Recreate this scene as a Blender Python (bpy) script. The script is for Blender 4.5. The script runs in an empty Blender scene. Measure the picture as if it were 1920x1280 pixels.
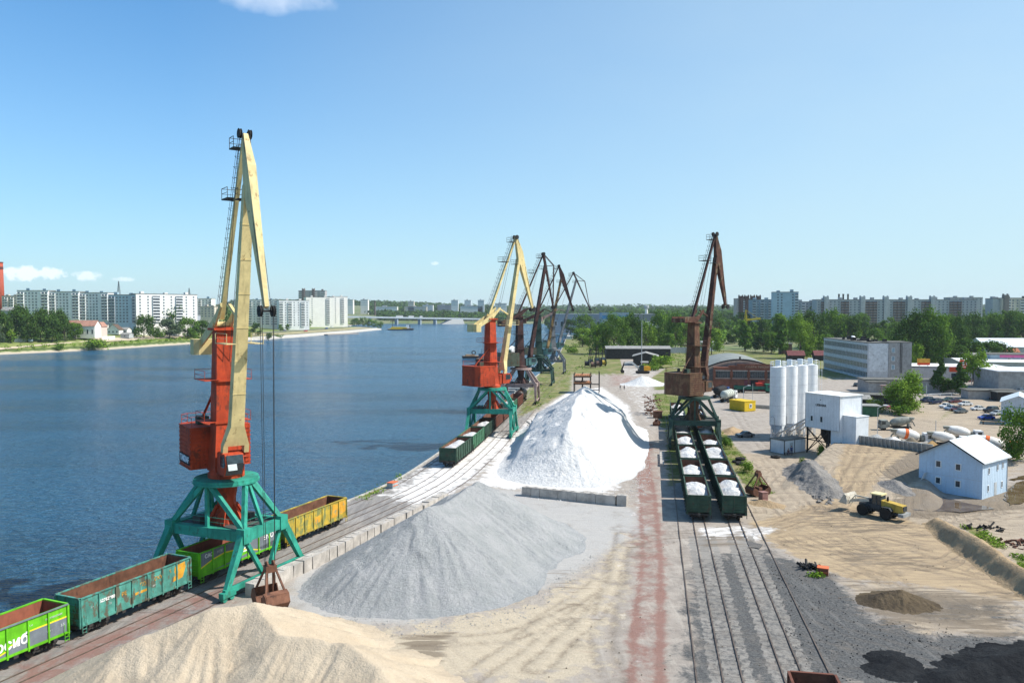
import bpy, math, random
import numpy as np
from mathutils import Vector, Matrix, noise
R = math.radians
sc = bpy.context.scene
col = sc.collection
# ---------------------------------------------------------------- camera, sky, sun, exposure
CAM_H, FOC, HORIZON = 29.0, 1470.0, 582.0          # metres, photo pixels (1920 wide), photo row of the horizon
PITCH = math.atan((640 - HORIZON) / FOC)
cd = bpy.data.cameras.new("camera"); cam = bpy.data.objects.new("camera", cd); col.objects.link(cam)
cam.location = (0, 0, CAM_H); cam.rotation_euler = (R(90) - PITCH, 0, 0)
cd.sensor_width = 36; cd.lens = FOC / 1920 * 36; cd.clip_start = 0.5; cd.clip_end = 30000
sc.camera = cam
SUN_EL, SUN_AZ = 48.5, 93.0                          # azimuth measured from +Y towards +X
sv = Vector((math.sin(R(SUN_AZ)) * math.cos(R(SUN_EL)), math.cos(R(SUN_AZ)) * math.cos(R(SUN_EL)), math.sin(R(SUN_EL))))
sd = bpy.data.lights.new("sun", 'SUN'); so = bpy.data.objects.new("sun", sd); col.objects.link(so)
sd.energy = 5.0; sd.angle = R(0.5); sd.color = (1, .95, .87)
so.rotation_euler = (-sv).to_track_quat('-Z', 'Y').to_euler(); so.location = (200, 0, 300)
w = bpy.data.worlds.new("World"); sc.world = w; w.use_nodes = True
nt = w.node_tree; nt.nodes.clear()
def wn(t, **k):
    n = nt.nodes.new(t)
    for a, b in k.items(): setattr(n, a, b)
    return n
sky = wn('ShaderNodeTexSky', sky_type='NISHITA', sun_disc=False)
sky.sun_elevation = R(SUN_EL); sky.sun_rotation = R(SUN_AZ); sky.altitude = 60
sky.air_density = 1.0; sky.dust_density = 0.3; sky.ozone_density = 3.0
bg = wn('ShaderNodeBackground'); bg.inputs[1].default_value = 0.135
out = wn('ShaderNodeOutputWorld')
tc = wn('ShaderNodeTexCoord')
def vm(op, a, b=None):
    n = wn('ShaderNodeVectorMath', operation=op)
    for i, q in enumerate((a, b)):
        if q is None: continue
        if hasattr(q, 'links'): nt.links.new(q, n.inputs[i])
        else: n.inputs[i].default_value = q
    return n
def mm(op, a, b=0.0, c=None, clamp=False):
    n = wn('ShaderNodeMath', operation=op); n.use_clamp = clamp
    for i, q in enumerate((a, b, c)):
        if q is None: continue
        if hasattr(q, 'links'): nt.links.new(q, n.inputs[i])
        else: n.inputs[i].default_value = q
    return n.outputs[0]
direction = tc.outputs['Generated']
cloud = None
def cloud_patch(px, py, ra, rb, gain, sharp, nscale, stretch=1.0):
    """a cloud seen in the sky direction of photo pixel (px,py); ra, rb its half sizes in radians"""
    global cloud
    d = Vector(((px - 960) / FOC, 1, (HORIZON - py) / FOC)).normalized()
    rt = Vector((0, 0, 1)).cross(d).normalized() * -1; up = d.cross(rt) * -1
    a = mm('DIVIDE', mm('SUBTRACT', vm('DOT_PRODUCT', direction, tuple(rt)).outputs['Value'], 0.0), ra)
    b = mm('DIVIDE', vm('DOT_PRODUCT', direction, tuple(up)).outputs['Value'], rb)
    front = vm('DOT_PRODUCT', direction, tuple(d)).outputs['Value']
    r2 = mm('ADD', mm('MULTIPLY', a, a), mm('MULTIPLY', b, b))
    sca = vm('MULTIPLY', direction, (nscale, nscale, nscale * stretch))
    nz = wn('ShaderNodeTexNoise'); nz.inputs['Scale'].default_value = 1; nz.inputs['Detail'].default_value = 6
    nz.inputs['Roughness'].default_value = .6
    nt.links.new(sca.outputs[0], nz.inputs['Vector'])
    m = mm('ADD', mm('SUBTRACT', 1.0, r2), mm('MULTIPLY', mm('SUBTRACT', nz.outputs['Fac'], .5), 3.0))
    m = mm('MULTIPLY', m, sharp, clamp=True)
    m = mm('MULTIPLY', mm('MULTIPLY', m, gain), mm('GREATER_THAN', front, 0.3))
    cloud = m if cloud is None else mm('MAXIMUM', cloud, m)
cloud_patch(505, -2, .07, .022, .40, .7, 22)
cloud_patch(40, 513, .024, .0085, .62, 1.6, 110)
cloud_patch(92, 513, .017, .0080, .60, 1.6, 110)
cloud_patch(165, 518, .015, .0060, .52, 1.4, 120)
cloud_patch(235, 524, .012, .0030, .40, 1.2, 120)
cloud_patch(815, 494, .006, .0026, .35, 1.2, 120)
mixc = wn('ShaderNodeMixRGB'); mixc.inputs[2].default_value = (7.2, 7.4, 7.7, 1)
tint = wn('ShaderNodeMixRGB', blend_type='MULTIPLY'); tint.inputs[0].default_value = 1; tint.inputs[2].default_value = (.21, .75, 1.05, 1); nt.links.new(sky.outputs[0], tint.inputs[1])
sx = wn('ShaderNodeSeparateXYZ'); nt.links.new(direction, sx.inputs[0])
low = mm('POWER', 2.718, mm('MULTIPLY', mm('ABSOLUTE', sx.outputs['Z']), -5.6))                # the pale air low over the horizon
vn = wn('ShaderNodeTexNoise'); vn.inputs['Scale'].default_value = 2.2; vn.inputs['Detail'].default_value = 5; nt.links.new(vm('MULTIPLY', direction, (1, 1, 2.2)).outputs[0], vn.inputs['Vector'])
veil = mm('MULTIPLY', mm('ADD', mm('MULTIPLY', sx.outputs['X'], .85), .32, clamp=True), mm('ADD', mm('MULTIPLY', vn.outputs['Fac'], .7), .55), clamp=True)    # thin high veil towards the sun
hz = wn('ShaderNodeMixRGB'); hz.inputs[2].default_value = (4.1, 4.95, 5.1, 1); nt.links.new(mm('MULTIPLY', low, .92, clamp=True), hz.inputs[0]); nt.links.new(tint.outputs[0], hz.inputs[1])
vl = wn('ShaderNodeMixRGB'); vl.inputs[2].default_value = (3.75, 4.75, 5.05, 1); nt.links.new(mm('MULTIPLY', veil, .88), vl.inputs[0]); nt.links.new(hz.outputs[0], vl.inputs[1])
nt.links.new(cloud, mixc.inputs[0]); nt.links.new(vl.outputs[0], mixc.inputs[1])
nt.links.new(mixc.outputs[0], bg.inputs[0]); nt.links.new(bg.outputs[0], out.inputs[0])
sc.view_settings.view_transform = 'Standard'; sc.view_settings.look = 'None'
sc.view_settings.exposure = 0.42; sc.view_settings.gamma = 1.0
sc.cycles.max_bounces = 5; sc.cycles.diffuse_bounces = 2; sc.cycles.glossy_bounces = 2
sc.cycles.transmission_bounces = 2; sc.cycles.transparent_max_bounces = 6; sc.cycles.volume_bounces = 0
sc.cycles.use_denoising = True
sc.cycles.caustics_reflective = False; sc.cycles.caustics_refractive = False
# ---------------------------------------------------------------- helpers: pixels of the photo -> places in the world
cp, sp = math.cos(PITCH), math.sin(PITCH)
def ray(x, y):
    a, b = (x - 960) / FOC, (640 - y) / FOC
    return Vector((a, cp + b * sp, -sp + b * cp))
def G(x, y, z=0.0):                                   # the ground point seen at a pixel
    d = ray(x, y); t = (z - CAM_H) / d.z
    return Vector((d.x * t, d.y * t, z))
def D(x, y, Y):                                       # the point seen at a pixel, at distance Y
    d = ray(x, y); t = Y / d.y
    return Vector((d.x * t, Y, CAM_H + d.z * t))
def HT(y, Y): return D(960, y, Y).z
# ---------------------------------------------------------------- helpers: materials
MATS = {}
class NT:
    def __init__(s, name):
        s.m = bpy.data.materials.new(name); s.m.use_nodes = True; s.t = s.m.node_tree
        s.b = s.t.nodes['Principled BSDF']
    def n(s, t, **k):
        n = s.t.nodes.new(t)
        for a, b in k.items(): setattr(n, a, b)
        return n
    def l(s, a, b): s.t.links.new(a, b)
    def val(s, q, inp):
        if hasattr(q, 'links'): s.l(q, inp)
        elif isinstance(q, (tuple, list)) and len(q) == 3 and inp.type == 'RGBA': inp.default_value = (*q, 1)
        else: inp.default_value = q
    def math(s, op, a, b=0.0, c=None, clamp=False):
        n = s.n('ShaderNodeMath', operation=op); n.use_clamp = clamp
        for i, q in enumerate((a, b, c)):
            if q is not None: s.val(q, n.inputs[i])
        return n.outputs[0]
    def mix(s, f, a, b, mode='MIX'):
        n = s.n('ShaderNodeMixRGB', blend_type=mode)
        s.val(f, n.inputs[0]); s.val(a, n.inputs[1]); s.val(b, n.inputs[2]); return n.outputs[0]
    def pos(s, sx=1, sy=1, sz=1, rz=0, src=None):
        if src is None:
            src = s.n('ShaderNodeNewGeometry').outputs['Position']
        mp = s.n('ShaderNodeMapping'); mp.inputs['Scale'].default_value = (sx, sy, sz); mp.inputs['Rotation'].default_value = (0, 0, rz)
        s.l(src, mp.inputs[0]); return mp.outputs[0]
    def noise(s, scale, detail=4, rough=.55, v=None, dist=0.0):
        n = s.n('ShaderNodeTexNoise'); n.inputs['Scale'].default_value = scale; n.inputs['Detail'].default_value = detail
        n.inputs['Roughness'].default_value = rough; n.inputs['Distortion'].default_value = dist
        s.l(v if v is not None else s.pos(), n.inputs['Vector']); return n.outputs['Fac']
    def ramp(s, f, lo, hi, a=0.0, b=1.0):
        n = s.n('ShaderNodeMapRange', interpolation_type='SMOOTHSTEP')
        s.val(f, n.inputs[0]); s.val(lo, n.inputs[1]); s.val(hi, n.inputs[2]); n.inputs[3].default_value = a; n.inputs[4].default_value = b
        return n.outputs[0]
    def bump(s, h, dist, strength=1.0):
        n = s.n('ShaderNodeBump'); n.inputs['Distance'].default_value = dist; n.inputs['Strength'].default_value = strength
        s.l(h, n.inputs['Height']); s.l(n.outputs[0], s.b.inputs['Normal'])
def M(name, c, rough=.75, var=.22, scale=.9, metal=0.0, rust=0.0, rustc=(.13, .055, .03), streak=0.0, bump=0.0, bscale=6, spec=.3, stretch=1.0, rscale=1.3):
    """procedural surface: noise mottling, optional rust spots and vertical streaks, optional bump"""
    if name in MATS: return MATS[name]
    t = NT(name); v = t.pos(1, 1, stretch)
    f = t.noise(scale, 6, .62, v)
    c1 = tuple(x * (1 - var) for x in c); c2 = tuple(min(1, x * (1 + var)) for x in c)
    r = t.ramp(f, .32, .68); colr = t.mix(r, c1, c2)
    f2 = t.noise(scale * 7, 4, .6, v); colr = t.mix(t.ramp(f2, .35, .75, 0, .35), colr, tuple(x * .72 for x in c))
    if streak:
        g = t.noise(2.2, 4, .6, t.pos(1, 1, .12)); colr = t.mix(t.ramp(g, .5, .75, 0, streak), colr, tuple(x * .45 for x in c))
    if rust:
        g = t.noise(rscale, 7, .68, t.pos(1, 1, .55)); colr = t.mix(t.ramp(g, .66 - .3 * rust, .74 - .3 * rust), colr, rustc)
    t.l(colr, t.b.inputs['Base Color']); t.b.inputs['Roughness'].default_value = rough; t.b.inputs['Metallic'].default_value = metal
    t.b.inputs['Specular IOR Level'].default_value = spec
    if bump: t.bump(t.noise(bscale, 5, .65), bump)
    MATS[name] = t.m; return t.m
# ---------------------------------------------------------------- helpers: meshes
class MB:
    """collects shapes into ONE mesh; T is an optional transform of everything added"""
    def __init__(s, T=None): s.v = []; s.f = []; s.mi = []; s.m = 0; s.T = T
    def add(s, vs, fs, m=None):
        k = len(s.v)
        for p in vs:
            p = Vector(p); s.v.append(s.T @ p if s.T is not None else p)
        for f in fs: s.f.append(tuple(i + k for i in f)); s.mi.append(s.m if m is None else m)
        return s
    BF = [(0, 3, 2, 1), (4, 5, 6, 7), (0, 1, 5, 4), (1, 2, 6, 5), (2, 3, 7, 6), (3, 0, 4, 7)]
    def box(s, c, d, rz=0, m=None):
        x, y, z = (q / 2 for q in d); q = Matrix.Rotation(rz, 3, 'Z'); c = Vector(c)
        return s.add([c + q @ Vector(p) for p in ((-x, -y, -z), (x, -y, -z), (x, y, -z), (-x, y, -z), (-x, -y, z), (x, -y, z), (x, y, z), (-x, y, z))], s.BF, m)
    def b2(s, x0, x1, y0, y1, z0, z1, m=None): return s.box(((x0 + x1) / 2, (y0 + y1) / 2, (z0 + z1) / 2), (x1 - x0, y1 - y0, z1 - z0), 0, m)
    def bar(s, p0, p1, w0, d0=None, w1=None, d1=None, side=(0, 1, 0), m=None):
        """tapered rectangular bar; w across `side`, d across the third axis"""
        p0, p1 = Vector(p0), Vector(p1); ax = (p1 - p0).normalized(); u = Vector(side); u = u - ax * u.dot(ax)
        if u.length < 1e-3: u = Vector((1, 0, 0)); u = u - ax * u.dot(ax)
        if u.length < 1e-3: u = Vector((0, 0, 1))
        u.normalize(); n = ax.cross(u)
        d0 = w0 if d0 is None else d0; w1 = w0 if w1 is None else w1; d1 = d0 if d1 is None else d1
        vs = []
        for p, a, b in ((p0, w0, d0), (p1, w1, d1)):
            for i, j in ((-1, -1), (1, -1), (1, 1), (-1, 1)): vs.append(p + u * (i * a / 2) + n * (j * b / 2))
        return s.add(vs, s.BF, m)
    def tube(s, p0, p1, r0, r1=None, n=8, m=None, cap=True):
        p0, p1 = Vector(p0), Vector(p1); r1 = r0 if r1 is None else r1; ax = (p1 - p0).normalized()
        u = ax.orthogonal().normalized(); q = ax.cross(u); vs = []
        for p, r in ((p0, r0), (p1, r1)):
            for i in range(n): a = 2 * math.pi * i / n; vs.append(p + (u * math.cos(a) + q * math.sin(a)) * r)
        fs = [(i, (i + 1) % n, n + (i + 1) % n, n + i) for i in range(n)]
        if cap: fs += [tuple(range(n - 1, -1, -1)), tuple(range(n, 2 * n))]
        return s.add(vs, fs, m)
    def path(s, pts, r, n=6, m=None):
        for a, b in zip(pts[:-1], pts[1:]): s.tube(a, b, r, n=n, m=m)
        return s
    def prism(s, poly, off, m=None):
        """planar polygon of 3-D points pushed along the vector off"""
        n = len(poly); off = Vector(off); poly = [Vector(p) for p in poly]
        return s.add(poly + [p + off for p in poly], [tuple(range(n - 1, -1, -1)), tuple(range(n, 2 * n))] + [(i, (i + 1) % n, n + (i + 1) % n, n + i) for i in range(n)], m)
    def zprism(s, poly, z0, z1, m=None): return s.prism([(x, y, z0) for x, y in poly], (0, 0, z1 - z0), m)
    def lathe(s, prof, c=(0, 0, 0), n=20, m=None, axis='Z', cap=True):
        c = Vector(c); vs = []
        for r, z in prof:
            for i in range(n):
                a = 2 * math.pi * i / n; p = Vector((r * math.cos(a), r * math.sin(a), z))
                if axis == 'X': p = Vector((p.z, p.x, p.y))
                if axis == 'Y': p = Vector((p.x, p.z, p.y))
                vs.append(c + p)
        fs = []
        for k in range(len(prof) - 1):
            for i in range(n): j = (i + 1) % n; fs.append((k * n + i, k * n + j, (k + 1) * n + j, (k + 1) * n + i))
        if cap: fs += [tuple(range(n - 1, -1, -1)), tuple(range((len(prof) - 1) * n, len(prof) * n))]
        return s.add(vs, fs, m)
    def quad(s, a, b, c, d, m=None): return s.add([a, b, c, d], [(0, 1, 2, 3)], m)
    def rail(s, pts, h=1.0, r=.03, posts=True, mid=True):
        """a hand rail along pts"""
        pts = [Vector(p) for p in pts]; up = Vector((0, 0, h))
        for a, b in zip(pts[:-1], pts[1:]):
            s.tube(a + up, b + up, r, n=4)
            if mid: s.tube(a + up * .5, b + up * .5, r * .8, n=4)
        if posts:
            for p in pts: s.tube(p, p + up, r, n=4)
        return s
    def build(s, name, mats, parent=None, smooth=False, loc=None):
        me = bpy.data.meshes.new(name); me.from_pydata([tuple(p) for p in s.v], [], s.f)
        for q in (mats if isinstance(mats, (list, tuple)) else [mats]): me.materials.append(q)
        me.polygons.foreach_set('material_index', s.mi)
        if smooth: me.polygons.foreach_set('use_smooth', [True] * len(s.f))
        me.validate(); me.update()
        o = bpy.data.objects.new(name, me); col.objects.link(o)
        if parent is not None: o.parent = parent
        if loc is not None: o.location = loc
        return o
def tag(o, label=None, cat=None, group=None, kind=None):
    if label: o['label'] = label
    if cat: o['category'] = cat
    if group: o['group'] = group
    if kind: o['kind'] = kind
    return o
def thing(name, label, cat, loc=(0, 0, 0), rz=0.0, group=None, s=None):
    o = bpy.data.objects.new(name, None); col.objects.link(o); o.location = loc; o.rotation_euler = (0, 0, rz); o.empty_display_size = .2
    if s is not None: o.scale = (s, s, s) if not hasattr(s, '__len__') else s
    return tag(o, label, cat, group)
KIDS = {}
def copy_tree(o, parent=None):
    c = o.copy(); col.objects.link(c)
    if parent is not None: c.parent = parent
    for ch in o.children: copy_tree(ch, c)
    return c
def place(proto, label, loc, rz=0.0, group=None, s=None):
    """a copy of a thing and its parts; the first use takes the prototype itself"""
    if not proto.get('used'): proto['used'] = 1; c = proto
    else: c = copy_tree(proto)
    c.location = loc; c.rotation_euler = (0, 0, rz); c['label'] = label
    if group: c['group'] = group
    if s is not None: c.scale = (s, s, s) if not hasattr(s, '__len__') else s
    return c
def text(name, body, size, mat, parent, M4, extrude=.01, bold=0.0):
    cu = bpy.data.curves.new(name, 'FONT'); cu.body = body; cu.size = size; cu.extrude = extrude; cu.align_x = 'CENTER'; cu.align_y = 'CENTER'; cu.offset = bold
    t = bpy.data.objects.new(name, cu); col.objects.link(t)
    me = bpy.data.meshes.new_from_object(t.evaluated_get(bpy.context.evaluated_depsgraph_get()))
    col.objects.unlink(t); bpy.data.objects.remove(t)
    me.materials.clear(); me.materials.append(mat)
    o = bpy.data.objects.new(name, me); col.objects.link(o); o.parent = parent; o.matrix_local = M4
    return o
def frame(o, x, z):
    """matrix with origin o, x axis, and up axis z for lettering"""
    x = Vector(x).normalized(); z = Vector(z).normalized(); n = x.cross(z)
    return Matrix(((x.x, z.x, n.x, o[0]), (x.y, z.y, n.y, o[1]), (x.z, z.z, n.z, o[2]), (0, 0, 0, 1)))
def fbm(x, y, s=1.0, o=4, seed=0.0):
    v = 0; a = 1
    for i in range(o):
        v += a * noise.noise((x * s + seed, y * s - seed * 1.7, seed * .37 + i * 3.1)); s *= 2.03; a *= .5
    return v
# value noise in numpy for big grids
def vnoise(x, y, seed=0):
    rs = np.random.RandomState(seed); T = rs.rand(256, 256)
    xi = np.floor(x).astype(int); yi = np.floor(y).astype(int); fx = x - xi; fy = y - yi
    fx = fx * fx * (3 - 2 * fx); fy = fy * fy * (3 - 2 * fy)
    a = T[xi % 256, yi % 256]; b = T[(xi + 1) % 256, yi % 256]; c = T[xi % 256, (yi + 1) % 256]; d = T[(xi + 1) % 256, (yi + 1) % 256]
    return (a * (1 - fx) + b * fx) * (1 - fy) + (c * (1 - fx) + d * fx) * fy
def vfbm(x, y, o=4, seed=0, gain=.5):
    v = 0; a = 1; t = 0
    for i in range(o): v = v + a * vnoise(x * 2 ** i + 17.3 * i, y * 2 ** i - 9.1 * i, seed + i); t += a; a *= gain
    return v / t - .5
def grid_mesh(name, X, Y, Z, mat, keep=None, smooth=True, parent=None, loc=(0, 0, 0)):
    """a height grid (2-D arrays) as one mesh; keep masks vertices, faces need all four kept"""
    nr, nc = X.shape; idx = np.arange(nr * nc).reshape(nr, nc)
    q = np.stack([idx[:-1, :-1], idx[:-1, 1:], idx[1:, 1:], idx[1:, :-1]], -1).reshape(-1, 4)
    co = np.stack([X, Y, Z], -1).reshape(-1, 3)
    if keep is not None:
        k = keep.reshape(-1); q = q[k[q].any(1)]
        used = np.unique(q); mp = -np.ones(nr * nc, int); mp[used] = np.arange(len(used)); q = mp[q]; co = co[used]
    else: used = np.arange(nr * nc)
    me = bpy.data.meshes.new(name); n = len(q)
    me.vertices.add(len(co)); me.vertices.foreach_set('co', co.astype(np.float32).reshape(-1))
    me.loops.add(4 * n); me.loops.foreach_set('vertex_index', q.astype(np.int32).reshape(-1))
    me.polygons.add(n); me.polygons.foreach_set('loop_start', np.arange(0, 4 * n, 4, dtype=np.int32)); me.polygons.foreach_set('loop_total', np.full(n, 4, np.int32))
    me.polygons.foreach_set('use_smooth', np.full(n, smooth))
    me.update(calc_edges=True); me.validate()
    me.materials.append(mat)
    o = bpy.data.objects.new(name, me); col.objects.link(o); o.location = loc
    if parent is not None: o.parent = parent
    return o, used
rnd = random.Random(7)
# ---------------------------------------------------------------- THE SETTING: river, ground, banks, far land
WZ = -3.0
_e = [(-63.5, 26), (-57.6, 40), (-25.12, 118.45), (-19.86, 132.28), (-14.89, 159.97), (-14.9 + 200 * .137, 360), (25, 445), (82, 1120), (95, 1500)]
_ey = np.array([p[1] for p in _e], float); _ex = np.array([p[0] for p in _e], float)
_ys = np.arange(26, 1500, 1.0); _xs = np.interp(_ys, _ey, _ex)
_xp = np.pad(_xs, 9, mode='reflect', reflect_type='odd'); _xs = np.convolve(_xp, np.ones(19) / 19, 'valid')
def XE(Y): return np.interp(Y, _ys, _xs)
def heading(Y): return math.atan((XE(Y + 3) - XE(Y - 3)) / 6)       # angle of the quay line from +Y
def OC(Y, d):                                         # a point d metres inland of the quay edge
    a = heading(Y); return Vector((float(XE(Y)) + d / math.cos(a), Y, 0))
A2 = R(10.2)                                          # heading of the yard tracks
U2, V2 = Vector((math.sin(A2), math.cos(A2), 0)), Vector((math.cos(A2), -math.sin(A2), 0))
def yard(x0, s): return Vector((x0, 61.07, 0)) + U2 * s

def poly_px(pts, z=0): return [G(*p, z).xy for p in pts]
def pmask(X, Y, poly, soft):
    """1 inside a world polygon, falling to 0 over soft metres outside, .5 at the outline"""
    d = np.full(X.shape, 1e9); ins = np.zeros(X.shape, bool); n = len(poly)
    for i in range(n):
        ax, ay = poly[i]; bx, by = poly[(i + 1) % n]; ex, ey = bx - ax, by - ay
        t = np.clip(((X - ax) * ex + (Y - ay) * ey) / (ex * ex + ey * ey + 1e-9), 0, 1)
        d = np.minimum(d, np.hypot(X - ax - t * ex, Y - ay - t * ey))
        c = ((ay > Y) != (by > Y)) & (X < ex * (Y - ay) / (ey + 1e-12) + ax); ins ^= c
    return np.clip(.5 + np.where(ins, d, -d) / (2 * soft), 0, 1)
# --- ramp of the batching plant
RA, RB = Vector((49.5, 113, 0)), Vector((69.5, 147, 0)); RU = (RB - RA).normalized(); RV = Vector((RU.y, -RU.x, 0)); RL = (RB - RA).length
def ramp_h(X, Y):
    t = ((X - RA.x) * RU.x + (Y - RA.y) * RU.y) / RL; v = (X - RA.x) * RV.x + (Y - RA.y) * RV.y
    tt = np.clip(t, 0, 1); h = 3.3 * tt * tt * (3 - 2 * tt); hw = 7.6 + 2.5 * (1 - tt)
    lat = np.clip((hw + 3.0 - np.abs(v + .5)) / 3.0, 0, 1); end = np.clip((1.1 - t) / .07, 0, 1)
    return h * lat * lat * (3 - 2 * lat) * end
def ground_h(X, Y):
    X = np.asarray(X, float); Y = np.asarray(Y, float)
    z = ramp_h(X, Y) + .10 * vfbm(X * .3, Y * .3, 3, 3) * np.clip((X - XE(Y) - 16) / 6, 0, 1)
    return z
def GZ(x, y): return float(ground_h(np.array([x]), np.array([y]))[0])
ys = np.concatenate([np.arange(30, 135, .3), np.arange(135, 190, .5), 190 + np.cumsum(.5 * 1.02 ** np.arange(170))]); ys = ys[ys < 1100]
us = np.concatenate([np.arange(0, 104, .33), 104 + np.cumsum(.4 * 1.045 ** np.arange(90))]); us = us[us < 430]
Yg, Ug = np.meshgrid(ys, us, indexing='ij'); Xg = XE(Yg) + Ug
Zg = ground_h(Xg, Yg)
L = {}
def lay(k, pts, soft, wgt=1.0):
    m = pmask(Xg, Yg, poly_px(pts), soft) * wgt; L[k] = np.maximum(L.get(k, 0), m)
lay('white', [(885, 910), (930, 850), (985, 790), (1060, 735), (1130, 725), (1180, 760), (1205, 820), (1200, 860), (1150, 925), (1000, 922)], 3, .8)
lay('white', [(700, 930), (822, 850), (930, 800), (985, 830), (900, 905), (800, 960)], 4, .62)
lay('white', [(1130, 690), (1240, 690), (1240, 800), (1235, 1000), (1150, 960), (1200, 800)], 4, .40)
lay('white', [(1300, 985), (1480, 985), (1420, 1015), (1310, 1010)], 2, .75)
lay('white', [(1140, 1020), (1260, 1040), (1270, 1290), (1130, 1290)], 3, .30)
lay('gravel', [(930, 915), (1175, 945), (1215, 990), (1130, 1040), (1060, 1090), (780, 1170), (540, 1170), (560, 1050), (800, 950)], 3)
lay('cream', [(540, 1175), (780, 1165), (1000, 1120), (1110, 1060), (1190, 970), (1195, 1100), (1150, 1180), (1130, 1290), (480, 1290)], 4, .72)
lay('cream', [(1020, 1150), (1090, 1140), (1110, 1190), (1050, 1210)], 1.2, .95)
lay('cream', [(900, 1220), (1100, 1190), (1130, 1240), (950, 1290)], 2, .9)
lay('red', [(1172, 1290), (1196, 1290), (1202, 1150), (1211, 1050), (1206, 920), (1196, 840), (1190, 840), (1197, 920), (1199, 1050), (1184, 1150)], .55)
lay('red', [(1222, 1290), (1250, 1290), (1248, 1150), (1247, 1050), (1232, 930), (1216, 840), (1209, 840), (1222, 930), (1230, 1050), (1226, 1150)], .55)
lay('red', [(1180, 990), (1258, 990), (1252, 1290), (1172, 1290)], 1.2, .50)
lay('red', [(1190, 830), (1232, 830), (1245, 990), (1190, 990)], 1.5, .62)
lay('red', [(1140, 700), (1200, 705), (1190, 720), (1140, 725)], 4, .55)
lay('red', [(1460, 1120), (1480, 1120), (1510, 1200), (1485, 1200)], .8, .6)
lay('red', [(0, 1262), (330, 1125), (470, 1075), (500, 1100), (300, 1180), (120, 1290), (0, 1290)], 1.6, .66)
lay('coal', [(1290, 1055), (1350, 1035), (1440, 1025), (1500, 1060), (1560, 1085), (1640, 1150), (1750, 1185), (1930, 1190), (1930, 1290), (1270, 1290)], 3.5, .80)
lay('coal', [(1450, 1040), (1560, 1075), (1600, 1130), (1560, 1290), (1500, 1180)], 1.6, .95)
lay('coal', [(1620, 1230), (1720, 1215), (1930, 1195), (1930, 1290), (1600, 1290)], 2, 1.0)
lay('coal', [(1600, 1090), (1930, 1130), (1930, 1190), (1650, 1160)], 3, .50); lay('dirt_shade', [(1560, 1085), (1930, 1110), (1930, 1200), (1640, 1180)], 3, .62); lay('ltan', [(1560, 1080), (1930, 1110), (1930, 1200), (1700, 1190)], 4, .8)
lay('tan', [(1400, 985), (1560, 935), (1740, 985), (1830, 1030), (1930, 1130), (1760, 1100), (1600, 1085), (1540, 1066), (1460, 1025)], 3)
lay('tan', [(1550, 930), (1600, 840), (1735, 868), (1660, 905), (1590, 960)], 2)
lay('ltan', [(1385, 850), (1480, 848), (1600, 840), (1740, 870), (1720, 960), (1930, 930), (1930, 1130), (1740, 1040), (1420, 1010), (1390, 940)], 4)
lay('ltan', [(1440, 760), (1930, 740), (1930, 900), (1640, 840), (1450, 850)], 8, .8)
lay('grass', [(1340, 800), (1362, 815), (1398, 860), (1450, 925), (1410, 930), (1368, 870), (1335, 820)], .9)
lay('grass', [(1225, 738), (1300, 738), (1330, 790), (1345, 830), (1240, 800)], 1.5)
lay('grass', [(1222, 708), (1250, 690), (1290, 690), (1300, 728), (1228, 731)], 2)
lay('grass', [(1200, 680), (1250, 668), (1320, 668), (1320, 685), (1215, 692)], 2.5)
lay('grass', [(975, 752), (1005, 700), (1060, 690), (1085, 640), (1135, 645), (1100, 690), (1078, 700), (1075, 732), (1010, 768), (960, 790)], 2.5, .66)
lay('grass', [(872, 826), (925, 790), (985, 735), (1000, 722), (980, 752), (930, 802), (890, 828)], 1.2)
lay('grass', [(1243, 800), (1290, 800), (1300, 860), (1285, 905), (1246, 915)], 1.2, .66)
lay('grass', [(660, 933), (760, 882), (765, 890), (690, 932)], .5, .72)
lay('grass', [(1800, 985), (1840, 990), (1890, 1030), (1850, 1025)], 1, .9)
lay('grass', [(1900, 1042), (1930, 1040), (1930, 1066), (1905, 1064)], 1, .9)
lay('grass', [(1740, 800), (1770, 770), (1800, 770), (1760, 790)], 2, .6)
lay('dirt_shade', [(1690, 925), (1790, 935), (1930, 900), (1930, 955), (1740, 972), (1640, 968)], 2, .85)
lay('dirt_shade', [(1500, 940), (1640, 950), (1800, 1020), (1500, 1000)], 3, .50)
lay('dirt_shade', [(740, 1190), (850, 1185), (830, 1240), (760, 1245)], 1.5, .75)
lay('dirt_shade', [(1440, 1010), (1650, 1000), (1880, 1090), (1560, 1070)], 4, .45)
lay('dirt_shade', [(570, 780), (1130, 680), (1080, 760), (570, 1110)], 6, .0)
lay('dirt_shade', [(1650, 905), (1735, 866), (1738, 915), (1680, 928)], 1.5, .95); lay('dirt_shade', [(1300, 1000), (1400, 990), (1420, 1020), (1290, 1040)], 2, .5); lay('dirt_shade', [(1150, 1000), (1250, 1010), (1230, 1060), (1150, 1060)], 3, .42); lay('dirt_shade', [(960, 1060), (1150, 1040), (1180, 1280), (1000, 1280)], 6, .36)  # first patch: eroded ramp flank with the house shadow painted into its colour
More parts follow.
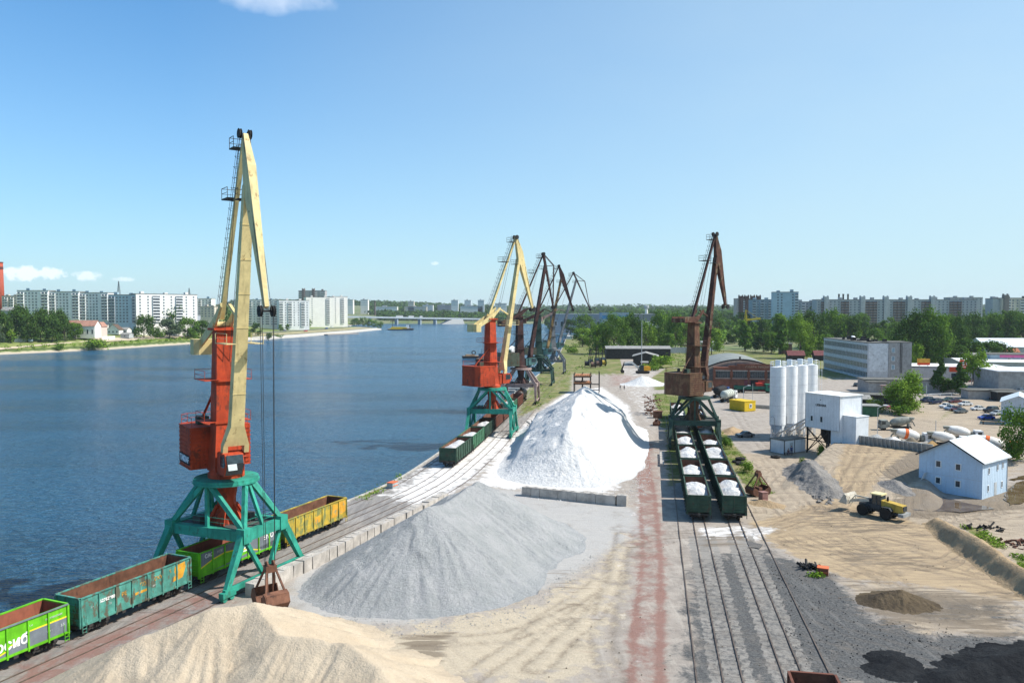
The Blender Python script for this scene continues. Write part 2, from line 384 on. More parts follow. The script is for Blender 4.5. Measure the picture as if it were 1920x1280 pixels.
RUTS = [[(1400, 1010), (1480, 985), (1560, 965), (1640, 975), (1760, 985), (1930, 960)], [(1420, 1000), (1540, 950), (1600, 900), (1620, 870), (1660, 850)], [(1440, 1015), (1560, 985), (1605, 930), (1590, 890), (1620, 850)], [(1500, 1000), (1580, 1030), (1640, 1075), (1700, 1110)], [(1480, 1020), (1600, 1045), (1760, 1070), (1900, 1110)], [(1560, 990), (1650, 1040), (1760, 1060)],
        [(1400, 900), (1450, 950), (1520, 990), (1650, 1010), (1780, 1050)], [(1420, 860), (1470, 930), (1560, 1000), (1640, 1060)], [(1480, 850), (1500, 905), (1545, 965), (1620, 1020)], [(1640, 1075), (1690, 1120)], [(1655, 1068), (1712, 1130)], [(1570, 1080), (1640, 1055), (1760, 1050), (1850, 1080)], [(1470, 1010), (1560, 1000), (1640, 985), (1700, 975), (1800, 985)], [(1380, 960), (1460, 965), (1560, 945), (1620, 905), (1680, 865)],
        [(1150, 1270), (1130, 1150), (1180, 1020), (1330, 1000), (1480, 990)], [(1000, 1250), (1090, 1170), (1150, 1090), (1170, 1000)], [(620, 1200), (800, 1200), (950, 1190), (1080, 1140)], [(880, 1270), (1000, 1180), (1120, 1090)], [(1160, 990), (1260, 1000), (1400, 985)], [(1340, 850), (1400, 850), (1500, 862)], [(1370, 760), (1400, 800), (1440, 850), (1470, 880)], [(1640, 740), (1700, 790), (1780, 800), (1920, 810)], [(1640, 770), (1740, 790), (1860, 800)], [(1700, 970), (1800, 965), (1930, 955)], [(1720, 960), (1830, 975), (1930, 985)]]
rutw = np.zeros(Xg.shape); rr_ = random.Random(2)
for pl in RUTS:
    P = [G(*p) for p in pl]; Q = []
    for i in range(len(P) - 1):                       # smooth the line
        p0, p1, p2, p3 = P[max(i - 1, 0)], P[i], P[i + 1], P[min(i + 2, len(P) - 1)]
        for k in range(6): t_ = k / 6; Q.append(.5 * (2 * p1 + (p2 - p0) * t_ + (2 * p0 - 5 * p1 + 4 * p2 - p3) * t_ * t_ + (3 * p1 - p0 - 3 * p2 + p3) * t_ ** 3))
    Q.append(P[-1]); dmin = np.full(Xg.shape, 1e3); wx_ = Xg + 1.0 * vfbm(Xg * .12, Yg * .12, 2, 77); lo_y = min(q.y for q in Q) - 4; hi_y = max(q.y for q in Q) + 4; rs = slice(np.searchsorted(ys, lo_y), np.searchsorted(ys, hi_y))
    dd_ = dmin[rs]
    for a, b in zip(Q[:-1], Q[1:]):
        ex, ey = b.x - a.x, b.y - a.y; tt = np.clip(((wx_[rs] - a.x) * ex + (Yg[rs] - a.y) * ey) / (ex * ex + ey * ey + 1e-9), 0, 1); dd_ = np.minimum(dd_, np.hypot(wx_[rs] - a.x - tt * ex, Yg[rs] - a.y - tt * ey))
    rutw[rs] = np.maximum(rutw[rs], np.exp(-((dd_ - .95) / .34) ** 2) * rr_.uniform(.6, 1))
L['rutpath'] = rutw
Zg = Zg - .07 * rutw
L['slab'] = np.clip(1 - np.abs((Xg - 19.9 - (Yg - 61.07) * .18)) / 9.5, 0, 1) * 1.4 * (Yg < 104)
_o = (Xg - 17.45) * V2.x + (Yg - 61.07) * V2.y; L['strip'] = np.zeros(Xg.shape)
for c_ in (0.0, 4.77): a_ = np.abs(_o - c_); L['strip'] = np.maximum(L['strip'], np.clip((.66 - a_) / .12, 0, 1)); L['strip'] = np.maximum(L['strip'], .85 * np.clip((a_ - .9) / .1, 0, 1) * np.clip((1.75 - a_) / .15, 0, 1))
L['strip'] *= Yg < 100
_qd = Ug * np.cos(np.arctan(np.gradient(XE(ys), ys)))[:, None]
L['quay'] = np.clip((13.5 - _qd) / 2, 0, 1) * np.clip((250 - Yg) / 40, 0, 1)
far_ = np.clip((Yg - 330) / 40, 0, 1)
L['grass'] = np.maximum(L['grass'], far_ * .75 * (np.abs(Xg - 62 - .12 * (Yg - 330)) > 14))
L['grass'] = np.maximum(L['grass'], np.clip((Yg - 300) / 50, 0, 1) * .7 * (Xg > 95))
t = NT('yard_ground')
at = lambda k: t.n('ShaderNodeAttribute', attribute_name=k).outputs
P0 = t.pos(); n_big = t.noise(.13, 6, .62, P0); n_mid = t.noise(.55, 7, .66, P0); n_fine = t.noise(4.5, 6, .7, P0)
n_str = t.noise(.9, 6, .62, t.pos(1.6, .16, 1, A2)); n_str2 = t.noise(.8, 6, .62, t.pos(.22, 1.5, 1, .35), dist=.6)
base = t.mix(t.ramp(n_mid, .35, .68), (.375, .33, .285), (.27, .235, .205))
base = t.mix(t.ramp(n_str, .48, .72, 0, .55), base, (.45, .405, .35))
def wgt(name, k=1.1, n=n_mid, lo=.36, hi=.62):
    a = at(name)['Fac']
    return t.ramp(t.math('ADD', a, t.math('MULTIPLY', t.math('SUBTRACT', n, .5), k)), lo, hi)
# concrete slabs of the tracks and the quay
sl = at('slab')['Fac']; uv = at('track_uv')['Vector']
br = t.n('ShaderNodeTexBrick'); br.inputs['Scale'].default_value = 1; br.inputs['Mortar Size'].default_value = .035; br.inputs['Brick Width'].default_value = 1.55; br.inputs['Row Height'].default_value = 3.0
br.offset = 0; t.val((.29, .27, .245), br.inputs['Color1']); t.val((.225, .21, .19), br.inputs['Color2']); t.val((.10, .09, .085), br.inputs['Mortar']); t.l(uv, br.inputs['Vector'])
quayc = t.mix(t.ramp(n_str, .35, .7), (.25, .235, .225), (.36, .335, .31)); quayc = t.mix(t.ramp(n_fine, .4, .75, 0, .4), quayc, (.19, .175, .165))
brq = t.n('ShaderNodeTexBrick'); brq.inputs['Scale'].default_value = 1; brq.inputs['Mortar Size'].default_value = .04; brq.inputs['Brick Width'].default_value = 2.1; brq.inputs['Row Height'].default_value = 6.0
t.val((1, 1, 1), brq.inputs['Color1']); t.val((.80, .80, .79), brq.inputs['Color2']); t.val((.5, .47, .45), brq.inputs['Mortar']); t.l(at('quay_uv')['Vector'], brq.inputs['Vector'])
quayc = t.mix(.8, quayc, brq.outputs[0], 'MULTIPLY')
c = t.mix(wgt('quay', .3), base, quayc)
c = t.mix(wgt('ltan', .9), c, t.mix(t.ramp(n_str2, .38, .66), (.41, .335, .25), (.325, .265, .20)))
c = t.mix(t.math('MULTIPLY', wgt('gravel', 1.1, n_mid, .3, .7), .8), c, t.mix(n_fine, (.39, .385, .375), (.45, .435, .415)))
c = t.mix(wgt('cream', 1.5), c, t.mix(t.ramp(n_fine, .3, .7), (.52, .445, .335), (.43, .36, .27)))
c = t.mix(wgt('tan', 1.0), c, t.mix(t.ramp(n_str2, .36, .64), (.43, .325, .205), (.33, .25, .165)))
c = t.mix(wgt('white', 1.3), c, t.mix(n_fine, (.62, .59, .56), (.74, .72, .70)))
c = t.mix(t.math('MULTIPLY', wgt('red', 2.2, t.noise(.4, 8, .72, P0, .6), .22, .85), .85), c, t.mix(n_fine, (.29, .155, .125), (.19, .092, .074)))
coal = t.mix(t.ramp(n_fine, .35, .7), (.060, .062, .064), (.15, .148, .144)); coal = t.mix(t.ramp(n_str, .5, .72, 0, .6), coal, (.19, .185, .175))
cw = wgt('coal', 1.5, t.noise(.42, 9, .74, P0, .5), .30, .62)
slabm = t.ramp(t.math('ADD', t.math('MULTIPLY', at('strip')['Fac'], .62), t.math('ADD', t.math('MULTIPLY', t.ramp(sl, .1, .5), .16), t.math('MULTIPLY', t.math('SUBTRACT', t.noise(.45, 6, .66, P0), .5), 1.05))), .28, .46)
c = t.mix(slabm, c, br.outputs[0])
cs = t.math('SUBTRACT', cw, t.math('MULTIPLY', slabm, t.ramp(t.noise(1.6, 7, .74, P0), .34, .60)), clamp=True)
c = t.mix(cs, c, coal)
c = t.mix(t.math('MULTIPLY', wgt('dirt_shade', 1.5, n_str2), .75), c, t.mix(n_fine, (.12, .095, .07), (.22, .175, .125)))
gr = t.mix(t.ramp(n_fine, .3, .7), (.075, .12, .022), (.17, .19, .05)); gr = t.mix(t.ramp(n_big, .42, .62), gr, (.24, .21, .10))
c = t.mix(wgt('grass', 1.4), c, gr)
spot = t.noise(1.4, 7, .75, P0); c = t.mix(t.ramp(spot, .66, .74, 0, .6), c, (.08, .075, .07))
def ruts(cx, cy, sc_, dist):
    w_ = t.n('ShaderNodeTexWave', wave_type='RINGS', rings_direction='SPHERICAL'); w_.inputs['Scale'].default_value = sc_; w_.inputs['Distortion'].default_value = dist; w_.inputs['Detail'].default_value = 3; w_.inputs['Detail Scale'].default_value = .25
    mp = t.n('ShaderNodeMapping'); mp.inputs['Location'].default_value = (-cx, -cy, 0); t.l(P0, mp.inputs[0]); t.l(mp.outputs[0], w_.inputs['Vector']); return w_.outputs['Fac']
rut = t.math('MULTIPLY', t.ramp(ruts(75, 112, .2, 22), .55, .9), t.ramp(t.noise(.11, 4, .6, P0), .42, .6)); rut2 = t.math('MULTIPLY', t.ramp(ruts(20, 140, .25, 26), .6, .92), t.ramp(t.noise(.09, 4, .6, t.pos(1, 1, 1, 1.0)), .45, .6)); rut = t.math('MAXIMUM', rut, rut2)
soft = t.math('MAXIMUM', t.math('MAXIMUM', at('tan')['Fac'], at('ltan')['Fac']), t.math('MAXIMUM', t.math('MULTIPLY', at('cream')['Fac'], .4), t.math('MULTIPLY', at('coal')['Fac'], .5)))
rut = t.math('MULTIPLY', rut, soft, clamp=True); c = t.mix(t.math('MULTIPLY', rut, .30), c, (.17, .13, .095))
rp_ = t.math('MULTIPLY', at('rutpath')['Fac'], t.ramp(t.noise(.35, 6, .7, P0), .36, .58)); tread = t.ramp(t.noise(3.2, 3, .6, P0), .35, .6, .55, 1); c = t.mix(t.math('MULTIPLY', t.math('MULTIPLY', rp_, tread), .62), c, (.13, .098, .07))
wet = t.noise(.28, 6, .66, t.pos(1, 1, 1, .7)); c = t.mix(t.ramp(wet, .52, .72, 0, .45), c, (.20, .17, .14)); spk = t.noise(9, 2, .5, P0); c = t.mix(t.ramp(spk, .62, .72, 0, .35), c, (.15, .13, .11))
t.l(c, t.b.inputs['Base Color']); t.b.inputs['Roughness'].default_value = .93; t.b.inputs['Specular IOR Level'].default_value = .15
hb = t.math('ADD', t.math('MULTIPLY', n_fine, .5), t.math('MULTIPLY', t.noise(14, 3, .7, P0), .25)); hb = t.math('ADD', hb, t.math('MULTIPLY', n_str2, 1.2)); hb = t.math('SUBTRACT', hb, t.math('MULTIPLY', rut, .35))
t.bump(hb, .16)
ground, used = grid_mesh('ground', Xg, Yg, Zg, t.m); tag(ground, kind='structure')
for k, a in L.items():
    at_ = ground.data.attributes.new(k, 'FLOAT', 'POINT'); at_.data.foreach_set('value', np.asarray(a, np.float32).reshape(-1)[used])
def vec_attr(name, a, b):
    at_ = ground.data.attributes.new(name, 'FLOAT_VECTOR', 'POINT'); v = np.stack([a, b, np.zeros_like(a)], -1).astype(np.float32).reshape(-1, 3)[used]; at_.data.foreach_set('vector', v.reshape(-1))
dx, dy = Xg - 17.45, Yg - 61.07
vec_attr('track_uv', dx * V2.x + dy * V2.y - .775, dx * U2.x + dy * U2.y)
vec_attr('quay_uv', _qd, Yg * 1.08)
# --- the land further out on the right, and the hills behind the town
def land_z(X, Y):
    r = np.clip((Y - 1500) / 2500, 0, 1); l = np.clip((200 - X) / 900, 0, 1) * np.clip((Y - 1850) / 900, 0, 1)
    return -.7 + 13 * np.clip((Y - 470) / 330, 0, 1) ** 1.5 * np.clip((X - 110) / 160, 0, 1) + 20 * r * r + 40 * l + 10 * vfbm(X * .0016, Y * .0016, 3, 5) * np.clip((Y - 1600) / 800, 0, 1)
yl = 180 * 1.055 ** np.arange(70); yl = yl[yl < 7000]; ul = np.concatenate([[25, 60, 120, 200], 300 * 1.1 ** np.arange(30)])
Yl, Ul = np.meshgrid(yl, ul, indexing='ij'); Xl = XE(np.minimum(Yl, 1490)) + Ul
tg = NT('far_grass'); gp = tg.pos()
gc = tg.mix(tg.ramp(tg.noise(.02, 6, .65, gp), .4, .6), (.11, .15, .045), (.20, .195, .10)); gc = tg.mix(tg.ramp(tg.noise(.3, 5, .6, gp), .45, .7, 0, .6), gc, (.065, .10, .03))
tg.l(gc, tg.b.inputs['Base Color']); tg.b.inputs['Roughness'].default_value = .95
tag(grid_mesh('terrain', Xl, Yl, land_z(Xl, Yl), tg.m)[0], kind='structure')
xl = np.linspace(-4200, 260, 90); yl2 = 1883 * 1.035 ** np.arange(40); Yf, Xf = np.meshgrid(yl2, xl, indexing='ij')
Zf = land_z(Xf, Yf); Zf[0] = -4
tag(grid_mesh('far_hills', Xf, Yf, Zf, tg.m)[0], kind='structure')
# --- left bank
LB = [(-470, 330), (-415, 480), (-370.4, 566.4), (-330, 640), (-304, 760), (-279, 850), (-256, 941), (-232, 1130), (-218, 1307), (-250, 1360), (-330, 1480), (-352, 1850), (-380, 2300)]
lby = np.array([p[1] for p in LB], float); lbx = np.array([p[0] for p in LB], float)
def LX(Y): return np.interp(Y, lby, lbx)
def left_z(d, Y):
    z = np.interp(d, [0, 2.5, 5, 10, 20, 30, 50, 80, 120, 170, 300, 800, 2500], [-3.4, -2.9, -2, .4, 2.6, 4.0, 6.2, 9, 13.5, 18, 23, 34, 60])
    return np.where((d < 200) & (Y > 830), z * (1 - .78 * np.clip((Y - 830) / 120, 0, 1) * np.clip((200 - d) / 60, 0, 1) * (z > 0)), z)
yb = np.concatenate([np.arange(330, 1300, 4.0), np.arange(1300, 2300, 25)]); ub = np.array([0, 1.2, 2.5, 4, 6, 9, 12, 18, 24, 32, 42, 60, 80, 110, 160, 220, 300, 420, 600, 900, 1400, 2500])
Yb, Ub = np.meshgrid(yb, ub, indexing='ij'); jag = 2.5 * vfbm(Yb * .05, Yb * 0, 3, 9)
Xb = LX(Yb) - Ub + jag * (Ub < 30); Zb = left_z(Ub, Yb) + (.5 * vfbm(Xb * .12, Yb * .12, 3, 4)) * (Ub > 3) * (Ub < 40)
tb = NT('bank_grass'); bp = tb.pos(); z = tb.n('ShaderNodeSeparateXYZ'); tb.l(tb.n('ShaderNodeNewGeometry').outputs['Position'], z.inputs[0])
bc = tb.mix(tb.ramp(tb.noise(.045, 6, .65, bp), .4, .62), (.14, .20, .035), (.23, .25, .075)); bc = tb.mix(tb.ramp(tb.noise(.5, 5, .6, bp), .48, .7, 0, .5), bc, (.09, .13, .03))
zn = tb.math('ADD', z.outputs['Z'], tb.math('MULTIPLY', tb.noise(.25, 5, .6, bp), 2.4))
bc = tb.mix(tb.ramp(zn, -.9, .3), (.42, .36, .27), bc)
bc = tb.mix(tb.math('MULTIPLY', tb.ramp(zn, -.6, .6), tb.ramp(zn, 2.0, .9)), bc, (.06, .095, .02))
tb.l(bc, tb.b.inputs['Base Color']); tb.b.inputs['Roughness'].default_value = .95
tag(grid_mesh('river_bank', Xb, Yb, Zb, tb.m)[0], kind='structure')
_zd = [0, 2.5, 5, 10, 20, 30, 50, 80, 120, 170, 300, 800, 2500]
def LZ(X, Y): return float(left_z(max(0, LX(Y) - X), Y))
def march(x, y, zf, y0, y1=2400):
    """walk along the sight line of a pixel until it meets the land"""
    d = ray(x, y); Y = y0; st = 12.0
    while Y < y1:
        t = Y / d.y; g_ = zf(d.x * t, Y)
        if CAM_H + d.z * t <= g_:
            if st < .3: return Vector((d.x * t, Y, g_))
            Y = max(y0, Y - st); st *= .2
        Y += st
    return Vector((d.x * y1 / d.y, y1, 0))
def LG(x, y):
    """the point of the left bank seen at a pixel"""
    return march(x, y, LZ, 420)
# --- sandy path and roads on the left bank
def strip(name, pts, width, mat, dz=.06, zf=None):
    mb = MB(); n = len(pts); vs = []
    for i, p in enumerate(pts):
        p = Vector(p); d = (Vector(pts[min(i + 1, n - 1)]) - Vector(pts[max(i - 1, 0)])).normalized(); nn = Vector((d.y, -d.x, 0))
        for s in (-1, 1):
            q = p + nn * s * width / 2; q.z = (zf(q.x, q.y) if zf else 0) + dz; vs.append(q)
    mb.add(vs, [(2 * i, 2 * i + 1, 2 * i + 3, 2 * i + 2) for i in range(n - 1)]); return tag(mb.build(name, mat), kind='structure')
M('path_sand', (.50, .42, .30), var=.2, scale=.1); M('road', (.24, .23, .22), var=.15, scale=.15)
strip('path', [LG(-40, 657), LG(40, 651), LG(100, 645), LG(170, 640)], 4, MATS['path_sand'], .4, LZ)
strip('path', [LG(180, 638), LG(230, 636), LG(280, 633), LG(340, 630)], 16, MATS['path_sand'], .45, LZ)
strip('road', [Vector((LX(Y) - 52, Y, 0)) for Y in range(800, 1330, 30)], 9, MATS['road'], .5, LZ)
strip('path', [Vector((LX(Y) - 24, Y, 0)) for Y in range(860, 1320, 30)], 26, M('dry_grass', (.36, .31, .17), scale=.2, var=.25), .42, LZ)
# stone faced embankment of the far left bank
mb = MB(); yy = list(range(830, 1308, 6))
for a, b in zip(yy[:-1], yy[1:]):
    for q, (z0, z1) in enumerate(((-3.6, -1.4),)):
        p0, p1 = Vector((LX(a) + 1.5, a, 0)), Vector((LX(b) + 1.5, b, 0))
        mb.add([p0 + Vector((0, 0, z0)), p1 + Vector((0, 0, z0)), p1 + Vector((-.5, 0, z1)), p0 + Vector((-.5, 0, z1)), p0 + Vector((-9, 0, z1 + 1.6)), p1 + Vector((-9, 0, z1 + 1.6))], [(0, 1, 2, 3), (3, 2, 5, 4)])
tag(mb.build('embankment', M('embankment_stone', (.50, .47, .42), var=.2, scale=.6)), kind='structure')
# --- quay wall
mb = MB(); yy = list(np.arange(30, 180, 2.0)) + list(np.arange(180, 1100, 15.0))
for a, b in zip(yy[:-1], yy[1:]):
    p0, p1 = Vector((float(XE(a)), a, 0)), Vector((float(XE(b)), b, 0)); z0 = Vector((0, 0, -4)); k = Vector((.45, 0, 0)); h = Vector((0, 0, .16))
    mb.add([p0 + z0, p1 + z0, p1 + h, p0 + h, p0 + h + k, p1 + h + k, p0 + k, p1 + k], [(0, 1, 2, 3), (3, 2, 5, 4), (4, 5, 7, 6)])
tag(mb.build('quay_wall', M('quay_concrete', (.42, .40, .36), var=.25, scale=.8, streak=.5)), kind='structure')
# --- river
tw = NT('river'); tp = tw.pos()
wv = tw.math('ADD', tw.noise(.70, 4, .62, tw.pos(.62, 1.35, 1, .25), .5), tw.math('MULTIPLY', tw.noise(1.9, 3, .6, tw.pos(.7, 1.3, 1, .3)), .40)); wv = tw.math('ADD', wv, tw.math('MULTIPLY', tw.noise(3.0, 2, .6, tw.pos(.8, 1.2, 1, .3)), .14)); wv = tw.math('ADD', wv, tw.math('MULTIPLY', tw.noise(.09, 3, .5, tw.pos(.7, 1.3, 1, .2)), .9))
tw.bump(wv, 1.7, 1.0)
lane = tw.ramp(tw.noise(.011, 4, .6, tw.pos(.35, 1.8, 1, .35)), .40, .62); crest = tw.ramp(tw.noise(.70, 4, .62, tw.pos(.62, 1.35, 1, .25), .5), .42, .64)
wc = tw.mix(lane, (.009, .060, .132), (.016, .090, .182)); wc = tw.mix(tw.math('MULTIPLY', crest, .75), wc, (.045, .135, .22))  # ripple contrast painted into the base colour, lighter on the crests
tw.l(wc, tw.b.inputs['Base Color']); tw.l(tw.ramp(tw.noise(.011, 4, .6, tw.pos(.35, 1.8, 1, .35)), .38, .62, .12, .19), tw.b.inputs['Roughness']); tw.b.inputs['IOR'].default_value = 1.33; tw.b.inputs['Specular IOR Level'].default_value = .28
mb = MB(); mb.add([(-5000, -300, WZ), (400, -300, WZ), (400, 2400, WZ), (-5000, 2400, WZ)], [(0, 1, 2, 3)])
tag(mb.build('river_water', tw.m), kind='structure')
# --- puddles by the white house
tpud = NT('puddle_water'); tpud.t.nodes.remove(tpud.b) if False else None
tpud.val(tpud.mix(tpud.ramp(tpud.noise(.4), .4, .6), (.10, .065, .035), (.15, .11, .07)), tpud.b.inputs['Base Color']); tpud.b.inputs['Roughness'].default_value = .04; tpud.b.inputs['IOR'].default_value = 1.33
def puddle(pts, dz=.10, seed=0):
    P = [G(*p) for p in pts]; vs = []; n = len(P)
    for i in range(n * 6):
        k = i // 6; f = (i % 6) / 6; q = P[k].lerp(P[(k + 1) % n], f); q = q + Vector((noise.noise((q.x * .5, q.y * .5, seed)), noise.noise((q.x * .5, q.y * .5, seed + 5)), 0)) * .9; q.z = dz; vs.append(q)
    m = MB(); m.add(vs, [tuple(range(len(vs)))]); tag(m.build('puddle', tpud.m), kind='structure')
puddle([(1676, 942), (1700, 930), (1735, 923), (1790, 938), (1846, 950), (1872, 954), (1800, 961), (1720, 958)])
puddle([(1880, 930), (1905, 905), (1935, 900), (1935, 940), (1895, 948)], seed=3)
puddle([(1890, 900), (1935, 888), (1935, 896), (1905, 902)], seed=6)
puddle([(1395, 1016), (1412, 1015), (1435, 1022), (1425, 1029), (1400, 1026)], seed=9)
# --- rails
M('rail_steel', (.16, .12, .095), rough=.55, metal=.5, var=.3, scale=1.5)
def rail_line(pts, hw=.055, z=.06):
    mb = MB(); vs = []; n = len(pts)
    for i, p in enumerate(pts):
        d = (pts[min(i + 1, n - 1)] - pts[max(i - 1, 0)]).normalized(); q = Vector((d.y, -d.x, 0)) * hw
        vs += [p - q + Vector((0, 0, -.05)), p - q + Vector((0, 0, z)), p + q + Vector((0, 0, z)), p + q + Vector((0, 0, -.05))]
    fs = []
    for i in range(n - 1):
        for k in range(3): fs.append((4 * i + k, 4 * i + k + 1, 4 * i + k + 5, 4 * i + k + 4))
    mb.add(vs, fs); return mb
def railset(name, lines):
    a = MB()
    for ln in lines:
        r = rail_line(ln); a.add(r.v, r.f)
    tag(a.build(name, MATS['rail_steel']), kind='structure')
TRK1, TRK2 = 17.45, 22.3                              # centre lines of the yard tracks at Y = 61
yz = lambda x0, off, s0, s1: [yard(x0, s) + V2 * off + Vector((0, 0, .03)) for s in np.arange(s0, s1, 8.0)]
for x0 in (TRK1, TRK2): railset('railway_track', [yz(x0, -.76, -12, 200), yz(x0, .76, -12, 200)])
for x0 in (14.6, 25.3): railset('crane_rail', [yz(x0, 0, -12, 160)])
qy = list(np.arange(34, 180, 2.0)) + list(np.arange(180, 420, 10.0))
for d in (1.9, 12.2): railset('crane_rail', [[OC(Y, d) for Y in qy]])
railset('railway_track', [[OC(Y, 5.85 - .76) for Y in qy], [OC(Y, 5.85 + .76) for Y in qy]])
railset('railway_track', [[OC(Y, 9.3 - .76) for Y in qy], [OC(Y, 9.3 + .76) for Y in qy]])
# ---------------------------------------------------------------- HEAPS of bulk goods
def heap_mat(name, c, c2, fine=9, bump=.10, spots=0.0, spotc=(.3, .28, .26), big=.35):
    t = NT(name); p = t.pos()
    a = t.mix(t.ramp(t.noise(big, 6, .62, p), .36, .64), c, c2)
    a = t.mix(t.ramp(t.noise(fine, 4, .75, p), .42, .72, 0, .5), a, tuple(x * .74 for x in c))
    if spots: a = t.mix(t.ramp(t.noise(.55, 7, .72, p, .7), .60, .70, 0, spots), a, spotc)
    t.l(a, t.b.inputs['Base Color']); t.b.inputs['Roughness'].default_value = .95; t.b.inputs['Specular IOR Level'].default_value = .1
    h = t.math('ADD', t.noise(fine, 5, .75, p), t.math('MULTIPLY', t.noise(1.6, 6, .65, p), 1.6)); t.bump(h, bump); return t.m
HM_SAND = heap_mat('beige_sand', (.55, .455, .34), (.49, .40, .295), 7, .12, .3, (.46, .385, .28))
HM_GRAV = heap_mat('grey_gravel', (.41, .42, .42), (.49, .49, .49), 8, .30, .4, (.32, .325, .325))
HM_WHITE = heap_mat('white_mineral', (.68, .67, .655), (.60, .595, .585), 2.8, .24, .5, (.47, .455, .435))
HM_COAL = heap_mat('black_coal', (.016, .017, .020), (.035, .037, .04), 5, .25, .5, (.11, .115, .125))
HM_MIX = heap_mat('dark_soil', (.085, .065, .045), (.16, .12, .075), 5, .2, .3, (.20, .19, .19))
HM_YEL = heap_mat('yellow_sand', (.36, .23, .10), (.26, .17, .08), 6, .12)
HM_BROWN = heap_mat('brown_gravel', (.17, .14, .10), (.24, .20, .15), 6, .15)
HM_RUB = heap_mat('rubble', (.30, .28, .26), (.20, .19, .18), 3, .3, .6, (.42, .40, .37))
HM_TANB = heap_mat('berm_sand', (.45, .33, .20), (.36, .26, .16), 4, .2, .3, (.22, .16, .10))
def heap(name, label, ridge, slope, mat, seed=0, res=.3, rough=.12, lump=.0, rill=.6, tail=1.5, clip=None, cat='heap', base=0.0, wob=.25, parent=None, zf=None, top=0.0, group=None, scar=0.0, lean=None, vary=.35):
    """ridge: [(x, y, height)]; the surface falls from the ridge at about `slope`, with rills, lumps and a soft toe"""
    P = np.array(ridge, float); cx, cy = P[:, 0].mean(), P[:, 1].mean(); rad = P[:, 2].max() / slope * 1.35 + tail + 1
    x = np.arange(P[:, 0].min() - rad, P[:, 0].max() + rad, res); y = np.arange(P[:, 1].min() - rad, P[:, 1].max() + rad, res)
    X, Y = np.meshgrid(x, y); Z = np.full(X.shape, -9.0); segs = [(P[i], P[i + 1]) for i in range(len(P) - 1)] if len(P) > 1 else [(P[0], P[0])]
    wx = X + wob * 4 * vfbm(X * .12, Y * .12, 3, seed); wy = Y + wob * 4 * vfbm(X * .12 + 40, Y * .12, 3, seed + 7)
    ang = np.zeros(X.shape); dd = np.zeros(X.shape)
    for a, b in segs:
        e = b[:2] - a[:2]; t = np.clip(((wx - a[0]) * e[0] + (wy - a[1]) * e[1]) / (e @ e + 1e-9), 0, 1)
        qx, qy = a[0] + t * e[0], a[1] + t * e[1]; d = np.hypot(wx - qx, wy - qy); th = np.arctan2(wy - qy, wx - qx)
        s = slope * (1 + vary * vfbm(np.cos(th) * 1.5 + 5, np.sin(th) * 1.5 + t * 2, 3, seed + 1))
        if lean: s = s * (1 - lean[1] * np.clip(np.cos(th - lean[0]), 0, 1))
        z = a[2] + t * (b[2] - a[2]) - s * (np.sqrt(d * d + top * top) - top); k = z > Z; Z[k] = z[k]; ang[k] = (th + t * 1.3)[k]; dd[k] = d[k]
    f = np.clip(dd / (P[:, 2].max() / slope), 0, 1)
    Z = Z + rill * vfbm(np.cos(ang) * 14 + seed, np.sin(ang) * 14 + dd * .10, 4, seed + 2) * f * (1.25 - f) * 2
    Z = Z + rough * vfbm(X * 1.1, Y * 1.1, 4, seed + 3) * 2 + lump * np.abs(vfbm(X * .33, Y * .33, 4, seed + 5)) * 4 * np.clip(Z / 3, 0, 1)
    sc_ = vfbm(X * .16 + 9, Y * .16, 4, seed + 9); Z = Z - scar * np.clip((sc_ - .03) / .05, 0, 1) * np.clip(Z / 4, 0, 1)
    if clip is not None: Z = (Z + tail) * np.clip(clip(X, Y), 0, 1) - tail
    zz = Z / tail; Z = np.where(zz > 1, Z, np.where(zz > -1, tail * (zz + 1) ** 2 / 4, 0)) - .06       # soft toe
    g = zf(X, Y) if zf else np.zeros(X.shape); keep = Z > -.02
    o, _ = grid_mesh(name, X - cx, Y - cy, Z + base + g, mat, keep, loc=(cx, cy, 0), parent=parent)
    tag(o, label, cat, group); return o
blk = lambda Y: OC(Y, 14.0)
inland = lambda m, w=1.2: (lambda X, Y: (X - np.interp(Y, _bly, _blx) - m) / w)
_bly = np.arange(40, 180, 2.0); _blx = np.array([blk(y).x for y in _bly])
heap('gravel_heap', 'large blue grey gravel heap between the sand heap and the white heap', [(-17.8, 80.8, 2.3), (-14.2, 82.6, 4.4), (-10.8, 84.3, 6.5), (-9.2, 86.2, 7.3), (-7.8, 89.2, 6.8), (-6, 94, 7.0), (-4.3, 98, 7.7)], .585, HM_GRAV, 3, .2, .07, .05, .6, .7, inland(.2, .7), 'gravel heap', wob=.16, scar=.35, vary=.14)
heap('white_heap', 'huge bright white mineral heap in the middle of the yard', [(17.6, 183, 11.0), (16.2, 176, 12.1), (14, 164, 11.3), (11.5, 151, 9.6), (9.8, 142, 7.6)], .60, HM_WHITE, 11, .28, .10, .12, .5, 1.6, lambda X, Y: np.minimum((X - np.interp(np.minimum(Y, 176), _bly, _blx) + .8) / 5, (14.6 + (Y - 61.07) * .18 - 3.4 - X) / 7), 'mineral heap', wob=.3, scar=.45, vary=.2)
heap('sand_heap', 'pale beige sand heap in the near foreground', [(-29, 58, 4.2), (-23.6, 60.5, 6.0), (-20.6, 61.5, 5.9), (-17.5, 57.5, 4.9), (-12.3, 56.5, 4.7), (-9.5, 54.5, 3.9), (-6, 52, 1.9)], .55, HM_SAND, 21, .2, .07, .02, .8, .8, inland(-2.2), 'sand heap', wob=.3, scar=.15)
heap('white_heap', 'small white mineral heap by the excavator', [(51, 307, 3.4), (54, 309, 2.6)], .45, HM_WHITE, 31, .4, .1, .08, .4, 1.2, cat='mineral heap')
